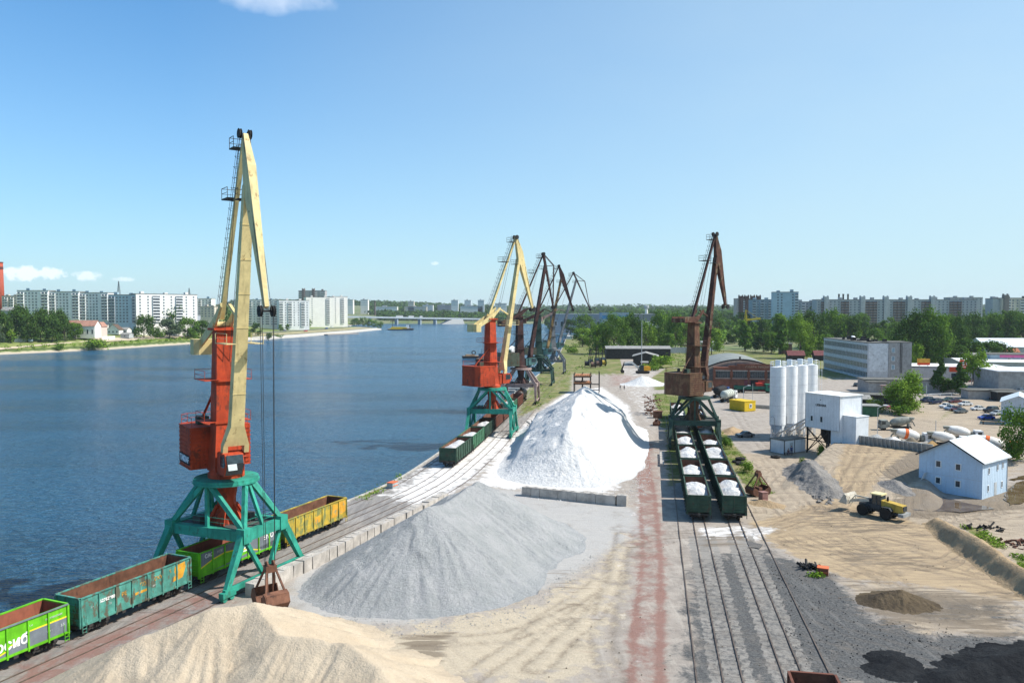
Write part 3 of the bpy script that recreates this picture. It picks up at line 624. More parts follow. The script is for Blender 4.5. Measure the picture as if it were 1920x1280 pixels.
heap('coal_heap', 'wide low black coal heap in the near right corner', [(34, 60, .7), (37, 61.5, 1.1), (42, 62.5, 1.6), (50, 63.5, 1.8), (60, 64, 1.9)], .42, HM_COAL, 41, .2, .16, .12, .5, .8, cat='coal heap')
heap('coal_heap', 'small coal heap at the tip of the big black one', [(30.5, 62.0, .5), (31.5, 63.2, .6)], .32, HM_COAL, 47, .15, .1, .1, .3, .5, cat='coal heap')
heap('soil_heap', 'low dark soil and gravel heap beside the coal patch', [(36.6, 77.5, .9), (38.6, 77.2, 1.35), (40.2, 76.6, .8)], .5, HM_MIX, 51, .15, .1, .1, .4, .6, cat='soil heap')
b = [G(1752, 985), G(1785, 1012), G(1835, 1040), G(1885, 1076), G(1960, 1125)]
heap('sand_berm', 'long sand bank with a steep shaded edge on the right', [(q.x, q.y, h) for q, h in zip(b, (1.1, 1.8, 2.0, 1.8, 1.8))], 1.25, HM_TANB, 61, .2, .12, .12, .6, .7, cat='sand bank', top=.6)
rb = [G(1492, 880), G(1515, 898), G(1535, 915), G(1552, 930)]
heap('rubble_heap', 'heap of grey broken concrete along the left foot of the ramp', [(q.x, q.y, h) for q, h in zip(rb, (1.2, 1.8, 1.7, 1.2))], .55, HM_RUB, 71, .18, .35, .3, .3, .4, cat='rubble heap', zf=ground_h)
heap('gravel_heap', 'small grey gravel heap below the ramp behind the wheel loader', [(G(1674, 922).x, G(1674, 922).y, 1.0), (G(1700, 934).x, G(1700, 934).y, .5)], .5, HM_RUB, 81, .2, .08, .05, .3, .4, cat='gravel heap', zf=ground_h)  # the darker rubble colour stands in for shade on this heap
heap('sand_heap', 'knee high tan sand heap by the front of the right wagon row', [(q.x, q.y, .7) for q in (G(1430, 945), G(1448, 947))], .4, HM_TANB, 91, .2, .1, .1, .3, .4, cat='sand heap')
heap('sand_heap', 'little sand heap between the portal of the rusty crane and the car', [(q.x, q.y, 1.0) for q in (G(1368, 812), G(1374, 806))], .45, HM_TANB, 92, .25, .1, .1, .3, .4, cat='sand heap')
# loose stones of the rubble heap
M('concrete_block', (.43, .395, .355), var=.22, scale=.8, streak=.35, bump=.02); M('concrete_grey', (.33, .325, .31), var=.2, scale=.7, streak=.4)
def stones(name, mat, n, spot, s0, s1, seed):
    rr = random.Random(seed); m = MB()
    for i in range(n):
        p = spot(rr)
        if p is None: continue
        x, y = p; s_ = s0 + (s1 - s0) * rr.random() ** 3; z = GZ(x, y); k = [Vector((rr.uniform(.5, 1), 0, rr.uniform(-.2, .3))), Vector((0, rr.uniform(.5, 1), rr.uniform(-.2, .3))), Vector((-rr.uniform(.5, 1), 0, rr.uniform(-.2, .3))), Vector((0, -rr.uniform(.5, 1), rr.uniform(-.2, .3))), Vector((rr.uniform(-.3, .3), rr.uniform(-.3, .3), rr.uniform(.4, .9)))]
        q = Matrix.Rotation(rr.uniform(0, 6.28), 3, 'Z'); m.add([Vector((x, y, z + .02)) + q @ v * s_ for v in k], [(0, 1, 4), (1, 2, 4), (2, 3, 4), (3, 0, 4)])
    return tag(m.build(name, mat), kind='stuff')
def ring_spot(cx, cy, r0, r1): return lambda rr: (lambda a, d: (cx + d * math.cos(a), cy + d * math.sin(a)))(rr.uniform(0, 6.28), r0 + (r1 - r0) * rr.random() ** 1.5)
def poly_spot(pts):
    P = poly_px(pts); xs = [p[0] for p in P]; ys_ = [p[1] for p in P]
    def f(rr):
        for _ in range(20):
            x, y = rr.uniform(min(xs), max(xs)), rr.uniform(min(ys_), max(ys_))
            if pmask(np.array([x]), np.array([y]), P, .2)[0] > .5: return x, y
    return f
stones('loose_stones', HM_GRAV, 900, poly_spot([(540, 1150), (760, 1160), (960, 1135), (1105, 1040), (1140, 1050), (980, 1165), (760, 1195), (540, 1185)]), .04, .13, 1)
stones('loose_stones', HM_WHITE, 800, poly_spot([(900, 905), (1040, 920), (1180, 915), (1205, 850), (1225, 860), (1215, 930), (1040, 945), (880, 915)]), .05, .2, 2)
stones('loose_coal', HM_COAL, 1000, poly_spot([(1440, 1060), (1560, 1085), (1650, 1160), (1930, 1200), (1930, 1290), (1500, 1290)]), .04, .13, 3)
stones('rubble_stones', HM_RUB, 400, poly_spot([(1470, 880), (1500, 868), (1560, 925), (1560, 950), (1530, 940)]), .1, .7, 4)
stones('yard_debris', HM_MIX, 600, poly_spot([(1250, 1000), (1930, 940), (1930, 1290), (1000, 1290), (1150, 1050)]), .03, .12, 5)
# ---------------------------------------------------------------- CONCRETE BLOCKS
def block_mesh(seed):
    m = MB(); r = random.Random(seed); e = .04
    m.b2(-.74, .74, -.6, .6, 0, 1.5)
    m.v = [v + Vector((r.uniform(-e, e), r.uniform(-e, e), r.uniform(-e, e) * (v.z > .1))) for v in m.v]
    m.b2(-.3, .3, -.04, .04, 1.5, 1.56); return m
bp = [tag(block_mesh(i).build('concrete_block', MATS['concrete_block']), 'x', 'concrete block') for i in range(3)]
n = 0; Y = 79.0
while Y < 118:
    p = blk(Y); h = heading(Y); r = random.Random(n)
    where = 'near end' if Y < 88 else 'middle' if Y < 104 else 'far end'
    rr_ = r; place(bp[n % 3], f'pale concrete block, {where} of the wall left of the gravel heap', p + Vector((r.uniform(-.08, .08), r.uniform(-.05, .05), -.12 + r.uniform(-.05, .08))), R(90) - h + r.uniform(-.04, .04), f'blocks of the quay side wall, {where}', (1.0, 1.0, 1.0))
    Y += 1.6 * math.cos(h); n += 1
for i in range(11):
    q = G(1164, 947).lerp(G(972, 927), i / 11); q.z = -.15 if i else 0
    d = (G(1164, 947) - G(972, 927)).normalized(); r = random.Random(i + 50)
    lb = 'free standing end block of the wall in front of the white heap' if i == 0 else 'grey concrete block in the short wall in front of the white heap'
    place(bp[i % 3], lb, q + Vector((.25 if i == 0 else 0, 0, 0)), math.atan2(d.y, d.x) + r.uniform(-.03, .03), 'blocks in front of the white heap', (1.0, .8, 1.05))
for i in range(5):
    q = yard(14.6, 86 + i * 2.6) - V2 * 1.7
    place(bp[i % 3], 'low pale block in the row beside the left dark wagon row', q, R(90) - A2, 'low blocks beside the wagon row', (1.6, .6, .35))
# ---------------------------------------------------------------- GONDOLA WAGONS
RUSTY = M('rusty_steel', (.155, .070, .042), var=.35, scale=.8, streak=.4, rust=.3, rustc=(.07, .035, .025)); RED_IN = M('red_brown_interior', (.26, .085, .05), var=.25, scale=.6, streak=.4)
DKST = M('dark_steel', (.035, .032, .030), var=.3, rust=.25, rustc=(.09, .05, .03), rscale=2); WHEEL = M('wheel_steel', (.06, .05, .045), metal=.3, rough=.6)
WAG = {'green': M('wagon_dark_green', (.032, .068, .045), var=.3, streak=.5, rust=.3, rustc=(.06, .05, .035)), 'mid': M('wagon_green', (.055, .155, .085), var=.3, streak=.5, rust=.25, rustc=(.08, .07, .04)),
       'teal': M('wagon_worn_teal', (.075, .265, .215), var=.3, streak=.6, rust=.55, rustc=(.10, .10, .07), rscale=1.5), 'lime': M('wagon_lime_green', (.125, .45, .014), var=.2, streak=.6, rough=.55),
       'yellow': M('wagon_worn_yellow', (.46, .33, .045), var=.25, streak=.5, rust=.6, rustc=(.20, .21, .07), rscale=1.2), 'rust': M('wagon_brown', (.15, .055, .035), var=.3, streak=.5, rust=.3)}
LGREY = M('livery_grey', (.16, .185, .21), var=.15, streak=.35); LYEL = M('livery_yellow', (.75, .62, .03), var=.1); ORANGE = M('worn_orange_patch', (.60, .30, .03), var=.2, rust=.35, rustc=(.10, .25, .2), rscale=2.4)
PWHITE = M('white_lettering', (.80, .80, .78), var=.1); WGREY = M('faded_white_lettering', (.55, .58, .55), var=.2)
WL, WW, WF, WT = 6.35, 1.55, 1.25, 3.55              # half length, half width, floor and top heights
def bogie(parent, x):
    m = MB()
    for s in (-1, 1):
        m.prism([(x - 1.35, s * .95, .62), (x - 1.2, s * .95, .78), (x - .5, s * .95, .82), (x, s * .95, 1.0), (x + .5, s * .95, .82), (x + 1.2, s * .95, .78), (x + 1.35, s * .95, .62), (x + 1.2, s * .95, .42), (x + .75, s * .95, .42), (x + .45, s * .95, .30), (x - .45, s * .95, .30), (x - .75, s * .95, .42), (x - 1.2, s * .95, .42)], (0, s * .16, 0))
        for k in (-.18, 0, .18): m.tube((x + k, s * 1.15, .36), (x + k, s * 1.15, .72), .07, n=6)
        for k in (-.93, .93): m.tube((x + k, s * .9, .52), (x + k, s * 1.2, .52), .17, n=8)
    m.b2(x - .25, x + .25, -1.1, 1.1, .55, 1.0)
    o = m.build('bogie', DKST, parent)
    for k in (-.93, .93):
        for s in (-1, 1):
            q = MB(); q.lathe([(.50, -.08), (.50, -.03), (.46, -.02), (.46, .07)], (x + k, s * .76, .50), 16, axis='Y'); q.tube((x + k, 0, .5), (x + k, s * .8, .5), .08, n=6); q.build('wheel', WHEEL, o)
def wagon(label, paint, inner=None, name='gondola_wagon', livery=None, dirt_shade=None):
    inner = inner or RUSTY; P = WAG[paint]; t = thing(name, label, 'goods wagon')
    fl = MB(); fl.b2(-WL, WL, -WW + .06, WW - .06, WF - .1, WF + .02); fl.build('floor', inner, t)
    for s in (-1, 1):
        m = MB(); y = s * WW
        m.b2(-WL, WL, min(y, y - s * .05), max(y, y - s * .05), WF - .25, WT, 0)
        m.b2(-WL + .06, WL - .06, min(y - s * .052, y - s * .07), max(y - s * .052, y - s * .07), WF, WT - .03, 1)
        for k in range(8):
            x = -WL + .06 + k * (2 * WL - .12) / 7; m.b2(x - .07, x + .07, min(y, y + s * .11), max(y, y + s * .11), WF - .32, WT - .05, 0)
        m.b2(-WL, WL, min(y - s * .08, y + s * .10), max(y - s * .08, y + s * .10), WT, WT + .10, 0)
        m.b2(-WL, WL, min(y, y + s * .07), max(y, y + s * .07), WF - .18, WF + .02, 0)
        for k in range(7):                            # bottom hatches' hinges
            x = -WL + .9 + k * 1.75; m.b2(x - .2, x + .2, min(y, y + s * .16), max(y, y + s * .16), WF - .42, WF - .2, 2)
        m.build('side_wall', [P, inner, DKST], t)
    for s in (-1, 1):
        m = MB(); x = s * WL
        m.b2(min(x, x - s * .06), max(x, x - s * .06), -WW + .055, WW - .055, WF - .25, WT, 0)
        m.b2(min(x - s * .062, x - s * .08), max(x - s * .062, x - s * .08), -WW + .08, WW - .08, WF, WT - .03, 1)
        for k, zz in enumerate((1.55, 2.2, 2.85)): m.b2(min(x, x + s * .08), max(x, x + s * .08), -WW + .06, WW - .06, zz, zz + .12, 0)
        for yy in (-WW + .05, 0, WW - .05): m.b2(min(x, x + s * .12), max(x, x + s * .12), yy - .08, yy + .08, WF - .3, WT - .02, 0)
        m.b2(min(x - s * .09, x + s * .12), max(x - s * .09, x + s * .12), -WW + .1, WW - .1, WT + .002, WT + .1, 0)
        m.build('end_wall', [P, inner], t)
    m = MB(); m.b2(-WL - .1, WL + .1, -.22, .22, .85, WF - .1); 
    for x in (-WL, -4.3, -1.5, 1.5, 4.3, WL): m.b2(x - .12, x + .12, -WW + .1, WW - .1, .92, WF - .12)
    m.tube((-.9, -.6, .8), (.3, -.6, .8), .2, n=8); m.b2(.8, 1.5, .3, .8, .6, .95); m.build('underframe', DKST, t)
    for x in (-4.33, 4.33): bogie(t, x)
    for s in (-1, 1):
        m = MB(); m.b2(min(s * WL, s * (WL + .58)), max(s * WL, s * (WL + .58)), -.12, .12, .93, 1.17); m.b2(min(s * (WL + .35), s * (WL + .6)), max(s * (WL + .35), s * (WL + .6)), -.2, .2, .88, 1.22); m.build('coupler', DKST, t)
        m = MB(); x = s * (WL - .25)
        for q in (-.2, .2): m.b2(x + q - .02, x + q + .02, -WW - .16, -WW - .12, .45, 2.0)
        for zz in (.55, .85, 1.15): m.b2(x - .2, x + .2, -WW - .18, -WW - .12, zz, zz + .04)
        m.build('step_ladder', P if livery else DKST, t)
    if livery: livery(t)
    return t
def side_plate(t, name, mat, polys, dy=.012):
    """flat paint fields on the side that faces the yard (-y), cut per bay so that they lie between the posts"""
    m = MB()
    for pl in polys:
        m.prism([(x, -WW - dy, z) for x, z in pl], (0, dy - .002, 0))
        if name == 'orange_patch': m.build(name, mat, t); m = MB()
    if m.v: m.build(name, mat, t)
def band(z0f, z1f, x0=-WL, x1=WL):
    """the field between two heights (functions of x), split at the posts"""
    r = []
    for k in range(7):
        a = max(x0, -WL + .14 + k * (2 * WL - .12) / 7); b = min(x1, -WL - .02 + (k + 1) * (2 * WL - .12) / 7)
        if b - a > .15: r.append([(a, z0f(a)), (b, z0f(b)), (b, z1f(b)), (a, z1f(a))])
    return r
def letters(t, s, x, z, size, mat, dy=.03, name='lettering', bold=0.0, sl=0): return text(name, s, size, mat, t, frame((x, -WW - dy, z), (1, 0, 0), (0, 0, 1)), .004, bold)
def liv_lime(t):
    zb = lambda x: 2.5 if x > 1.6 else max(1.25, 2.5 - (1.6 - x) * 1.2)
    side_plate(t, 'grey_band', LGREY, band(lambda x: WF + .03, zb), .012); side_plate(t, 'yellow_stripe', LYEL, band(lambda x: zb(x) - .0, lambda x: zb(x) + .12), .016)
    side_plate(t, 'grey_top_edge', LGREY, [[(-WL, WT - .0), (WL, WT), (WL, WT + .11), (-WL, WT + .11)]], .115)
    letters(t, 'Новосиб', .2, 2.1, 1.2, PWHITE, .03, bold=.03); letters(t, 'перевозчик', 5.0, 3.0, .28, WGREY); letters(t, '2,5', 5.8, 2.0, .3, WGREY); letters(t, '22,4 т', 4.6, 1.9, .2, WGREY); letters(t, '76 м', 2.9, 3.0, .22, WGREY); letters(t, '88 т', 2.6, 1.75, .2, WGREY)
def liv_swoosh(t):
    zb = lambda x: 2.0 + .75 * math.sin((x + 6.3) * .42)
    side_plate(t, 'grey_field', LGREY, band(lambda x: zb(x), lambda x: WT - .05), .012); side_plate(t, 'yellow_stripe', LYEL, band(lambda x: zb(x) - .13, zb, -WL, 3), .016)
    side_plate(t, 'grey_foot', LGREY, band(lambda x: WF + .02, lambda x: 1.55 + .06 * x), .012)
    letters(t, 'САС', -5.0, 3.05, .55, PWHITE, bold=.01); letters(t, 'НПК', -3.4, 3.05, .4, WGREY); letters(t, 'ЕМО', 4.4, 2.6, .8, PWHITE, bold=.02)
    side_plate(t, 'white_bars', PWHITE, [[(.2 + k * .06, 1.9 + k * .34), (1.2 + k * .06, 1.95 + k * .34), (1.2 + k * .06, 2.1 + k * .34), (.2 + k * .06, 2.05 + k * .34)] for k in range(3)], .02)
def liv_teal(t):
    letters(t, '62762980', -3.62, 2.72, .40, PWHITE, bold=.012); letters(t, '22', -3.3, 2.2, .25, WGREY); letters(t, 'РЕ', -1.8, 2.55, .5, ORANGE); letters(t, 'ПО', .35, 2.75, .5, ORANGE); letters(t, 'СКУ', 2.2, 2.8, .5, ORANGE); letters(t, 'S', 3.7, 2.95, .5, ORANGE)
    letters(t, '69 т', 1.7, 2.2, .25, WGREY); letters(t, '23 т', -5.2, 2.5, .2, WGREY)
    side_plate(t, 'orange_patch', ORANGE, [[(4.05, 1.75), (4.5, 1.85), (4.5, 3.3), (4.3, 3.2)], [(4.66, 1.8), (5.3, 1.9), (5.7, 2.9), (5.6, 3.42), (4.66, 3.3)], [(-.55, 1.95), (1.05, 1.98), (1.05, 2.22), (-.55, 2.2)]], .014)
def liv_yellow(t): side_plate(t, 'orange_patch', ORANGE, [[(2.9, 1.6), (4.3, 1.6), (4.3, 3.2), (3.2, 3.3)], [(4.65, 1.7), (6.1, 1.8), (6.1, 3.3), (4.65, 3.35)], [(-.6, 1.7), (.5, 1.8), (.4, 2.6), (-.6, 2.6)]], .014)
def on_track(t, Y, d=5.85):
    p = OC(Y, d); t.location = (p.x, p.y, .05); t.rotation_euler = (0, 0, R(90) - heading(Y))
GRPA = 'goods wagons of the near quay train'
DY = 13.92
specs = [('bright lime green and grey open wagon cut by the left edge', 'lime', RED_IN, liv_lime), ('worn teal open wagon with orange patches left of the green crane portal', 'teal', RUSTY, liv_teal),
         ('green and grey open wagon half hidden by the green crane portal', 'lime', RED_IN, liv_swoosh), ('peeling yellow open wagon at the head of the near train', 'yellow', RUSTY, liv_yellow)]
HD = 106.6
Yc = HD - 6.9 * math.cos(heading(98)); cur = []
for i in range(4): cur.append(Yc); Yc -= DY * math.cos(heading(Yc - 7))
for (lb, pc, inn, lv), Y in zip(specs, cur[::-1]):
    t = wagon(lb, pc, inn, livery=lv); t['group'] = GRPA; on_track(t, Y)
# loads
def load_mesh(seed, two=False):
    x = np.arange(-5.4, 5.41, .2); y = np.arange(-1.46, 1.47, .146); X, Y = np.meshgrid(x, y)
    q = random.Random(seed); c = [(-3.2 + q.uniform(-.8, .8), q.uniform(-.3, .3), q.uniform(1.9, 2.4)), (q.uniform(-.6, .6), q.uniform(-.3, .3), q.uniform(1.5, 2.2)), (3.0 + q.uniform(-.8, .8), q.uniform(-.3, .3), q.uniform(1.9, 2.4))] if two else [(-1.2 + q.uniform(-.8, .8), q.uniform(-.3, .3), 2.4), (1.6 + q.uniform(-.8, .8), q.uniform(-.3, .3), 2.1)]
    Z = np.full(X.shape, -1.0)
    for a, b, h in c: Z = np.maximum(Z, h - .52 * (np.sqrt((X - a) ** 2 + (Y - b) ** 2 * .8 + .8) - .6))
    Z = Z + .6 * vfbm(X * .7, Y * .7, 4, seed) + .03; Z = np.where(Z > .25, Z, np.where(Z > -.25, (Z + .25) ** 2, 0))
    o, _ = grid_mesh('white_load', X, Y, Z, HM_WHITE, Z > .004); return tag(o, 'x', 'load')
loads = [load_mesh(5, True), load_mesh(9), load_mesh(13, True), load_mesh(21), load_mesh(34, True)]
# second quay train
wp = {k: None for k in ('green', 'mid', 'rust')}
def get_wagon(k):
    if wp[k] is None: wp[k] = wagon('x', k, RUSTY)
    return wp[k]
Yc = 143.6 + 6.4; kinds = ['green', 'mid', 'green', 'rust', 'rust', 'mid', 'rust']
lab2 = ['dark green open wagon at the near end of the second train', 'mid green open wagon coupled behind the nearest dark green one', 'dark green open wagon between the legs of the orange housed crane', 'brown open wagon just beyond the legs of the orange housed crane', 'brown open wagon beside the left shoulder of the white heap', 'green open wagon ahead of the brown ones, far along the quay', 'brown open wagon next to the tank wagon']
for i, k in enumerate(kinds):
    h = heading(Yc); p = OC(Yc, 5.85); place(get_wagon(k), lab2[i], (p.x, p.y, .05), R(90) - h, 'goods wagons of the second quay train')
    if i not in (3, 6): place(loads[i % 5], f'white load inside the {["nearest", "second", "third", "fourth", "fifth", "sixth"][i]} wagon of the quay train beside the white heap', (p.x, p.y, WF + .07), R(90) - h, 'white loads in the second quay train')
    Yc += DY * math.cos(h)
tk = thing('tank_wagon', 'dark tank wagon at the far end of the quay train', 'tank wagon'); p = OC(Yc, 5.85); tk.location = (p.x, p.y, .05); tk.rotation_euler = (0, 0, R(90) - heading(Yc))
m = MB(); m.lathe([(.2, -5.5), (1.0, -5.35), (1.4, -5.0), (1.5, -4.4), (1.5, 4.4), (1.4, 5.0), (1.0, 5.35), (.2, 5.5)], (0, 0, 2.75), 20, axis='X'); m.build('tank', M('tank_black', (.05, .035, .03), rough=.5, rust=.3), tk, True)
m = MB(); m.b2(-6, 6, -.5, .5, .95, 1.25); 
for x in (-4, 0, 4): m.b2(x - .2, x + .2, -1.3, 1.3, 1.2, 1.7)
m.build('underframe', DKST, tk); m = MB(); m.lathe([(.35, 0), (.35, .4), (.4, .42), (.4, .5)], (0, 0, 4.2), 12); m.build('dome', DKST, tk)
for x in (-4.2, 4.2): bogie(tk, x)
# the two loaded rows of the yard
s0 = (G(1313, 981).y - 61.07) / math.cos(A2) + .3
near = ['nearest', 'second', 'third', 'fourth', 'fifth', 'sixth', 'seventh', 'eighth']
for x0, row in ((TRK1, 'left'), (TRK2, 'right')):
    for i in range(8):
        p = yard(x0, s0 + 6.9 + DY * i - (.3 if row == 'right' else 0)); p.z = .05
        place(get_wagon('green'), f'{near[i]} dark open wagon in the {row} row under the rusty crane', p, R(90) - A2, 'dark wagons of the two yard rows')
        r = random.Random(i * 3 + (row == 'left')); p.z = WF + .07
        place(loads[(i * 2 + (row == 'left')) % 5], f'white load inside the {near[i]} wagon of the {row} yard row', p + U2 * r.uniform(-.6, .3), R(90) - A2 + (math.pi if r.random() > .5 else 0), 'white loads in the two yard rows', (1, 1, r.uniform(1.0, 1.25)))
# the wagon just below the picture on the right track
wr = place(get_wagon('rust'), 'brown open wagon peeping in at the bottom edge on the right yard track', yard(TRK2, -13.5), R(90) - A2, 'single wagons')
# ---------------------------------------------------------------- PORTAL CRANES
GLASS = M('dark_glass', (.03, .045, .05), var=.4, rough=.08, spec=.6, scale=1.5); BLK = M('black_steel', (.018, .017, .017), var=.3)
ROPE = M('wire_rope', (.03, .028, .026), rough=.6)
CP = {'teal': M('crane_teal', (.028, .270, .195), var=.28, streak=.75, rough=.65, scale=.5, rust=.32, rustc=(.035, .15, .11)), 'orange': M('crane_orange_red', (.44, .055, .016), var=.25, streak=.8, rough=.7, scale=.45, rust=.40, rustc=(.20, .040, .018)),
      'cream': M('crane_cream', (.66, .53, .25), var=.16, streak=.6, rough=.6, scale=.4, rust=.26, rustc=(.33, .22, .09)), 'darkred': M('crane_brown', (.060, .026, .022), var=.35, streak=.4, rust=.4, rustc=(.045, .035, .035)),
      'olive': M('crane_faded_green', (.11, .125, .085), var=.3, streak=.5, rust=.5, rustc=(.13, .07, .04)), 'dkgreen': M('crane_dark_green', (.026, .062, .048), var=.3, streak=.4, rust=.25, rustc=(.06, .045, .03)),
      'pinkgrey': M('crane_pinkish_grey', (.30, .215, .195), var=.25, streak=.4, rust=.35, rustc=(.17, .10, .075)), 'rusty': M('crane_rust', (.080, .033, .020), var=.4, streak=.6, rust=.42, rustc=(.15, .12, .07), rscale=.8), 'rustwood': M('crane_rust_panels', (.115, .064, .034), var=.4, streak=.7, rust=.6, rustc=(.085, .035, .02), rscale=.9),
      'ochre': M('crane_ochre', (.26, .165, .065), var=.35, streak=.5, rust=.6, rustc=(.06, .04, .03), rscale=.5), 'steelgrey': M('crane_grey', (.17, .18, .19), var=.25, streak=.5, rust=.3, rustc=(.12, .10, .09)), 'petrol': M('crane_petrol', (.07, .16, .155), var=.3, streak=.5, rust=.3, rustc=(.09, .07, .05))}
def crane(label, loc, rz, slew, c, jib='box', gauge=10.4, base=11.9, style='a', cfg=None):
    """loc: centre of the portal on the ground; rz: heading of its rails; slew: direction of the boom; c: paints by part"""
    k = dict(foot=(3, 14.1), pivot=(8.3, 41), peak=(7.5, 46.4), knee=(9.6, 43.2), nose=(13, 29.6), colh=27.2, ring=11.0, beam=5.7)
    if cfg: k.update(cfg)
    g = {a: CP[b] for a, b in c.items()}; t = thing('portal_crane', label, 'harbour crane', loc, 0, 'portal cranes of the quay')
    P = Matrix.Rotation(-rz, 4, 'Z')                  # portal frame: x across the rails, y along them
    S = Matrix.Rotation(R(90) - slew, 4, 'Z')         # superstructure frame: x = outreach, y = left
    hx, hy, cx, cy, hb, hr = gauge / 2, base / 2, gauge / 2 - .35, 2.9, k['beam'], k['ring']; rr = 3.35
    cn = {(a, b): Vector((a * cx, b * cy, hb)) for a in (-1, 1) for b in (-1, 1)}
    # legs, each one with its wheel bogie
    for a in (-1, 1):
        for b in (-1, 1):
            if style == 'a':
                m = MB(P); m.bar((a * hx, b * hy, .9), cn[a, b] + Vector((0, b * .1, .35)), .55, .45, .8, .72, side=(0, 1, 0)); 
                m.box(cn[a, b] + Vector((0, 0, .1)), (1.05, 1.15, 1.5)); m.bar(cn[a, b] + Vector((0, -b * .2, -.5)), (a * hx, b * .35, .95), .42, .4)
                m.bar((a * hx, b * (hy + .3), .95), (a * hx, 0, .95), .38, .55, side=(1, 0, 0)); o = m.build('leg', g['portal'], t)
            else:
                kn = Vector((a * (cx + .15), b * 3.9, hb + .2)); m = MB(P); m.bar((a * 1.9, b * 1.7, hr - .3), kn, .62, .8, .85, .95); m.bar(kn + Vector((0, 0, .4)), (a * hx, b * hy * .86, .9), .85, .95, .5, .55)
                if b == -1: m.bar((a * hx, -hy * .8, 1.0), (a * hx, hy * .8, 1.0), .3, .4)
                o = m.build('leg', g['portal'], t)
            m = MB(P); y0 = b * (hy - .2 if style == 'a' else hy * .86); m.b2(a * hx - .3, a * hx + .3, y0 - .9, y0 + .9, .45, 1.0); 
            for q in (-.5, .5): m.tube((a * hx - .18, y0 + q, .36), (a * hx + .18, y0 + q, .36), .34, n=12)
            m.build('wheel_bogie', BLK if style != 'a' else g['portal'], o)
    # the frame on the legs
    m = MB(P); e = .5
    for b in (-1, 1): m.bar(cn[-1, b] + Vector((e, 0, 0)), cn[1, b] + Vector((-e, 0, 0)), .8, 1.05, side=(0, 1, 0))
    for a in (-1, 1): m.bar(cn[a, -1] + Vector((0, e, 0)), cn[a, 1] + Vector((0, -e, 0)), .8, 1.05, side=(1, 0, 0))
    m.build('portal_beam', g['portal'], t)
    if style == 'a':
        m = MB(P)
        for (fx, fy) in ((0, -1), (0, 1), (-1, 0), (1, 0)):
            top = Vector((fx * rr * .86, fy * rr * .86, hr - .25))
            for q in (-1, 1):
                a, b = (q, fy) if fx == 0 else (fx, q); m.bar(cn[a, b] + Vector((0, 0, .5)), top + Vector((q * .35 if fx == 0 else 0, q * .35 if fx else 0, 0)), .42, .5, side=(0, 1, 0) if fx == 0 else (1, 0, 0))
            mid = Vector((fx * cx, fy * cy, hb + .4)); m.bar(mid, top, .34, .34)
        m.build('brace', g['portal'], t)
    m = MB(P); m.b2(-cx + .4, cx - .4, -cy + .45, cy - .45, hb + .25, hb + .40); 
    m.box((1.9, 1.2, hb + .85), (1.1, .8, .9)); m.box((-2.6, -1.3, hb + .75), (1.0, 1.0, .7)); m.tube((-1.5, 1.6, hb + .9), (-.5, 1.6, hb + .9), .35, n=10)
    m.build('platform', M('deck_steel', (.07, .075, .07), var=.3, rust=.3), t)
    m = MB(P); m.rail([(cx - .45, -cy + .5, hb + .4), (cx - .45, cy - .5, hb + .4), (-cx + .45, cy - .5, hb + .4), (-cx + .45, -cy + .5, hb + .4), (cx - .45, -cy + .5, hb + .4)]); m.build('hand_rail', g['portal'], t)
    m = MB(); m.lathe([(rr - .25, hr - .5), (rr + .1, hr - .5), (rr + .1, hr - .28), (rr, hr - .25), (rr, hr), (rr - .3, hr + .02), (.9, hr + .02)], n=36, cap=False); m.build('ring', g.get('ring', g['portal']), t)
    m = MB(P); zl = hb + .4                             # foot of the column inside the portal
    m.lathe([(1.75, zl), (1.0, zl + 1.6), (.95, zl + 2.6), (1.35, hr)], n=8); 
    for q in range(6): an = q * math.pi / 3; m.bar((1.0 * math.cos(an), 1.0 * math.sin(an), zl + 1.9), (2.1 * math.cos(an), 2.1 * math.sin(an), zl), .25, .3)
    m.build('column_foot', g['column'], t)
    # superstructure
    m = MB(S); m.lathe([(1.9, hr + .05), (1.9, hr + .5), (1.5, hr + .9)], n=24); m.build('turntable', g['column'], t)
    ct = k['colh']; m = MB(S); m.bar((-.5, 0, hr + .6), (-.5, 0, 17), 3.0, 2.9, 2.3, 2.2); m.bar((-.5, 0, 17.01), (-.5, 0, ct), 2.3, 2.2, 1.75, 1.7)
    for zz in (17, 21.5, ct - .2): m.b2(-1.75, .75, -1.28, 1.28, zz - .12, zz + .12)
    m.bar((.6, 0, hr + .9), (3.0, 0, k['foot'][1] - .2), 2.4, 2.6, 2.2, .9); m.build('column', g['column'], t)
    h0, h1 = hr + .75, hr + 5.2
    if 'house' in k: h1 = hr + .75 + k['house']
    pl = [(-1.8, -3.2), (-6.3, -3.2), (-7.1, -2.3), (-7.1, 2.3), (-6.3, 3.2), (-1.8, 3.2)]
    m = MB(S); m.zprism(pl, h0 + .12, h1); m.zprism([(x * 1.015 - .02 if x < -2 else x, y * 1.03) for x, y in pl], h0, h0 + .115); m.zprism([(x * 1.01 if x < -2 else x, y * 1.02) for x, y in pl], h1 + .002, h1 + .12)
    for i in range(9):                                # corrugation of the side and rear sheets
        zz = h0 + .45 + i * (h1 - h0 - .7) / 8
        for s in (-1, 1): m.b2(-6.25, -1.85, s * 3.2 - .08, s * 3.2 + .08, zz - .12, zz + .12); m.b2(-1.86, -1.72, min(s * 1.5, s * 3.1), max(s * 1.5, s * 3.1), zz - .12, zz + .12)
        m.b2(-7.15, -7.05, -2.25, 2.25, zz - .09, zz + .09)
    hs = m.build('machine_house', g['house'], t)
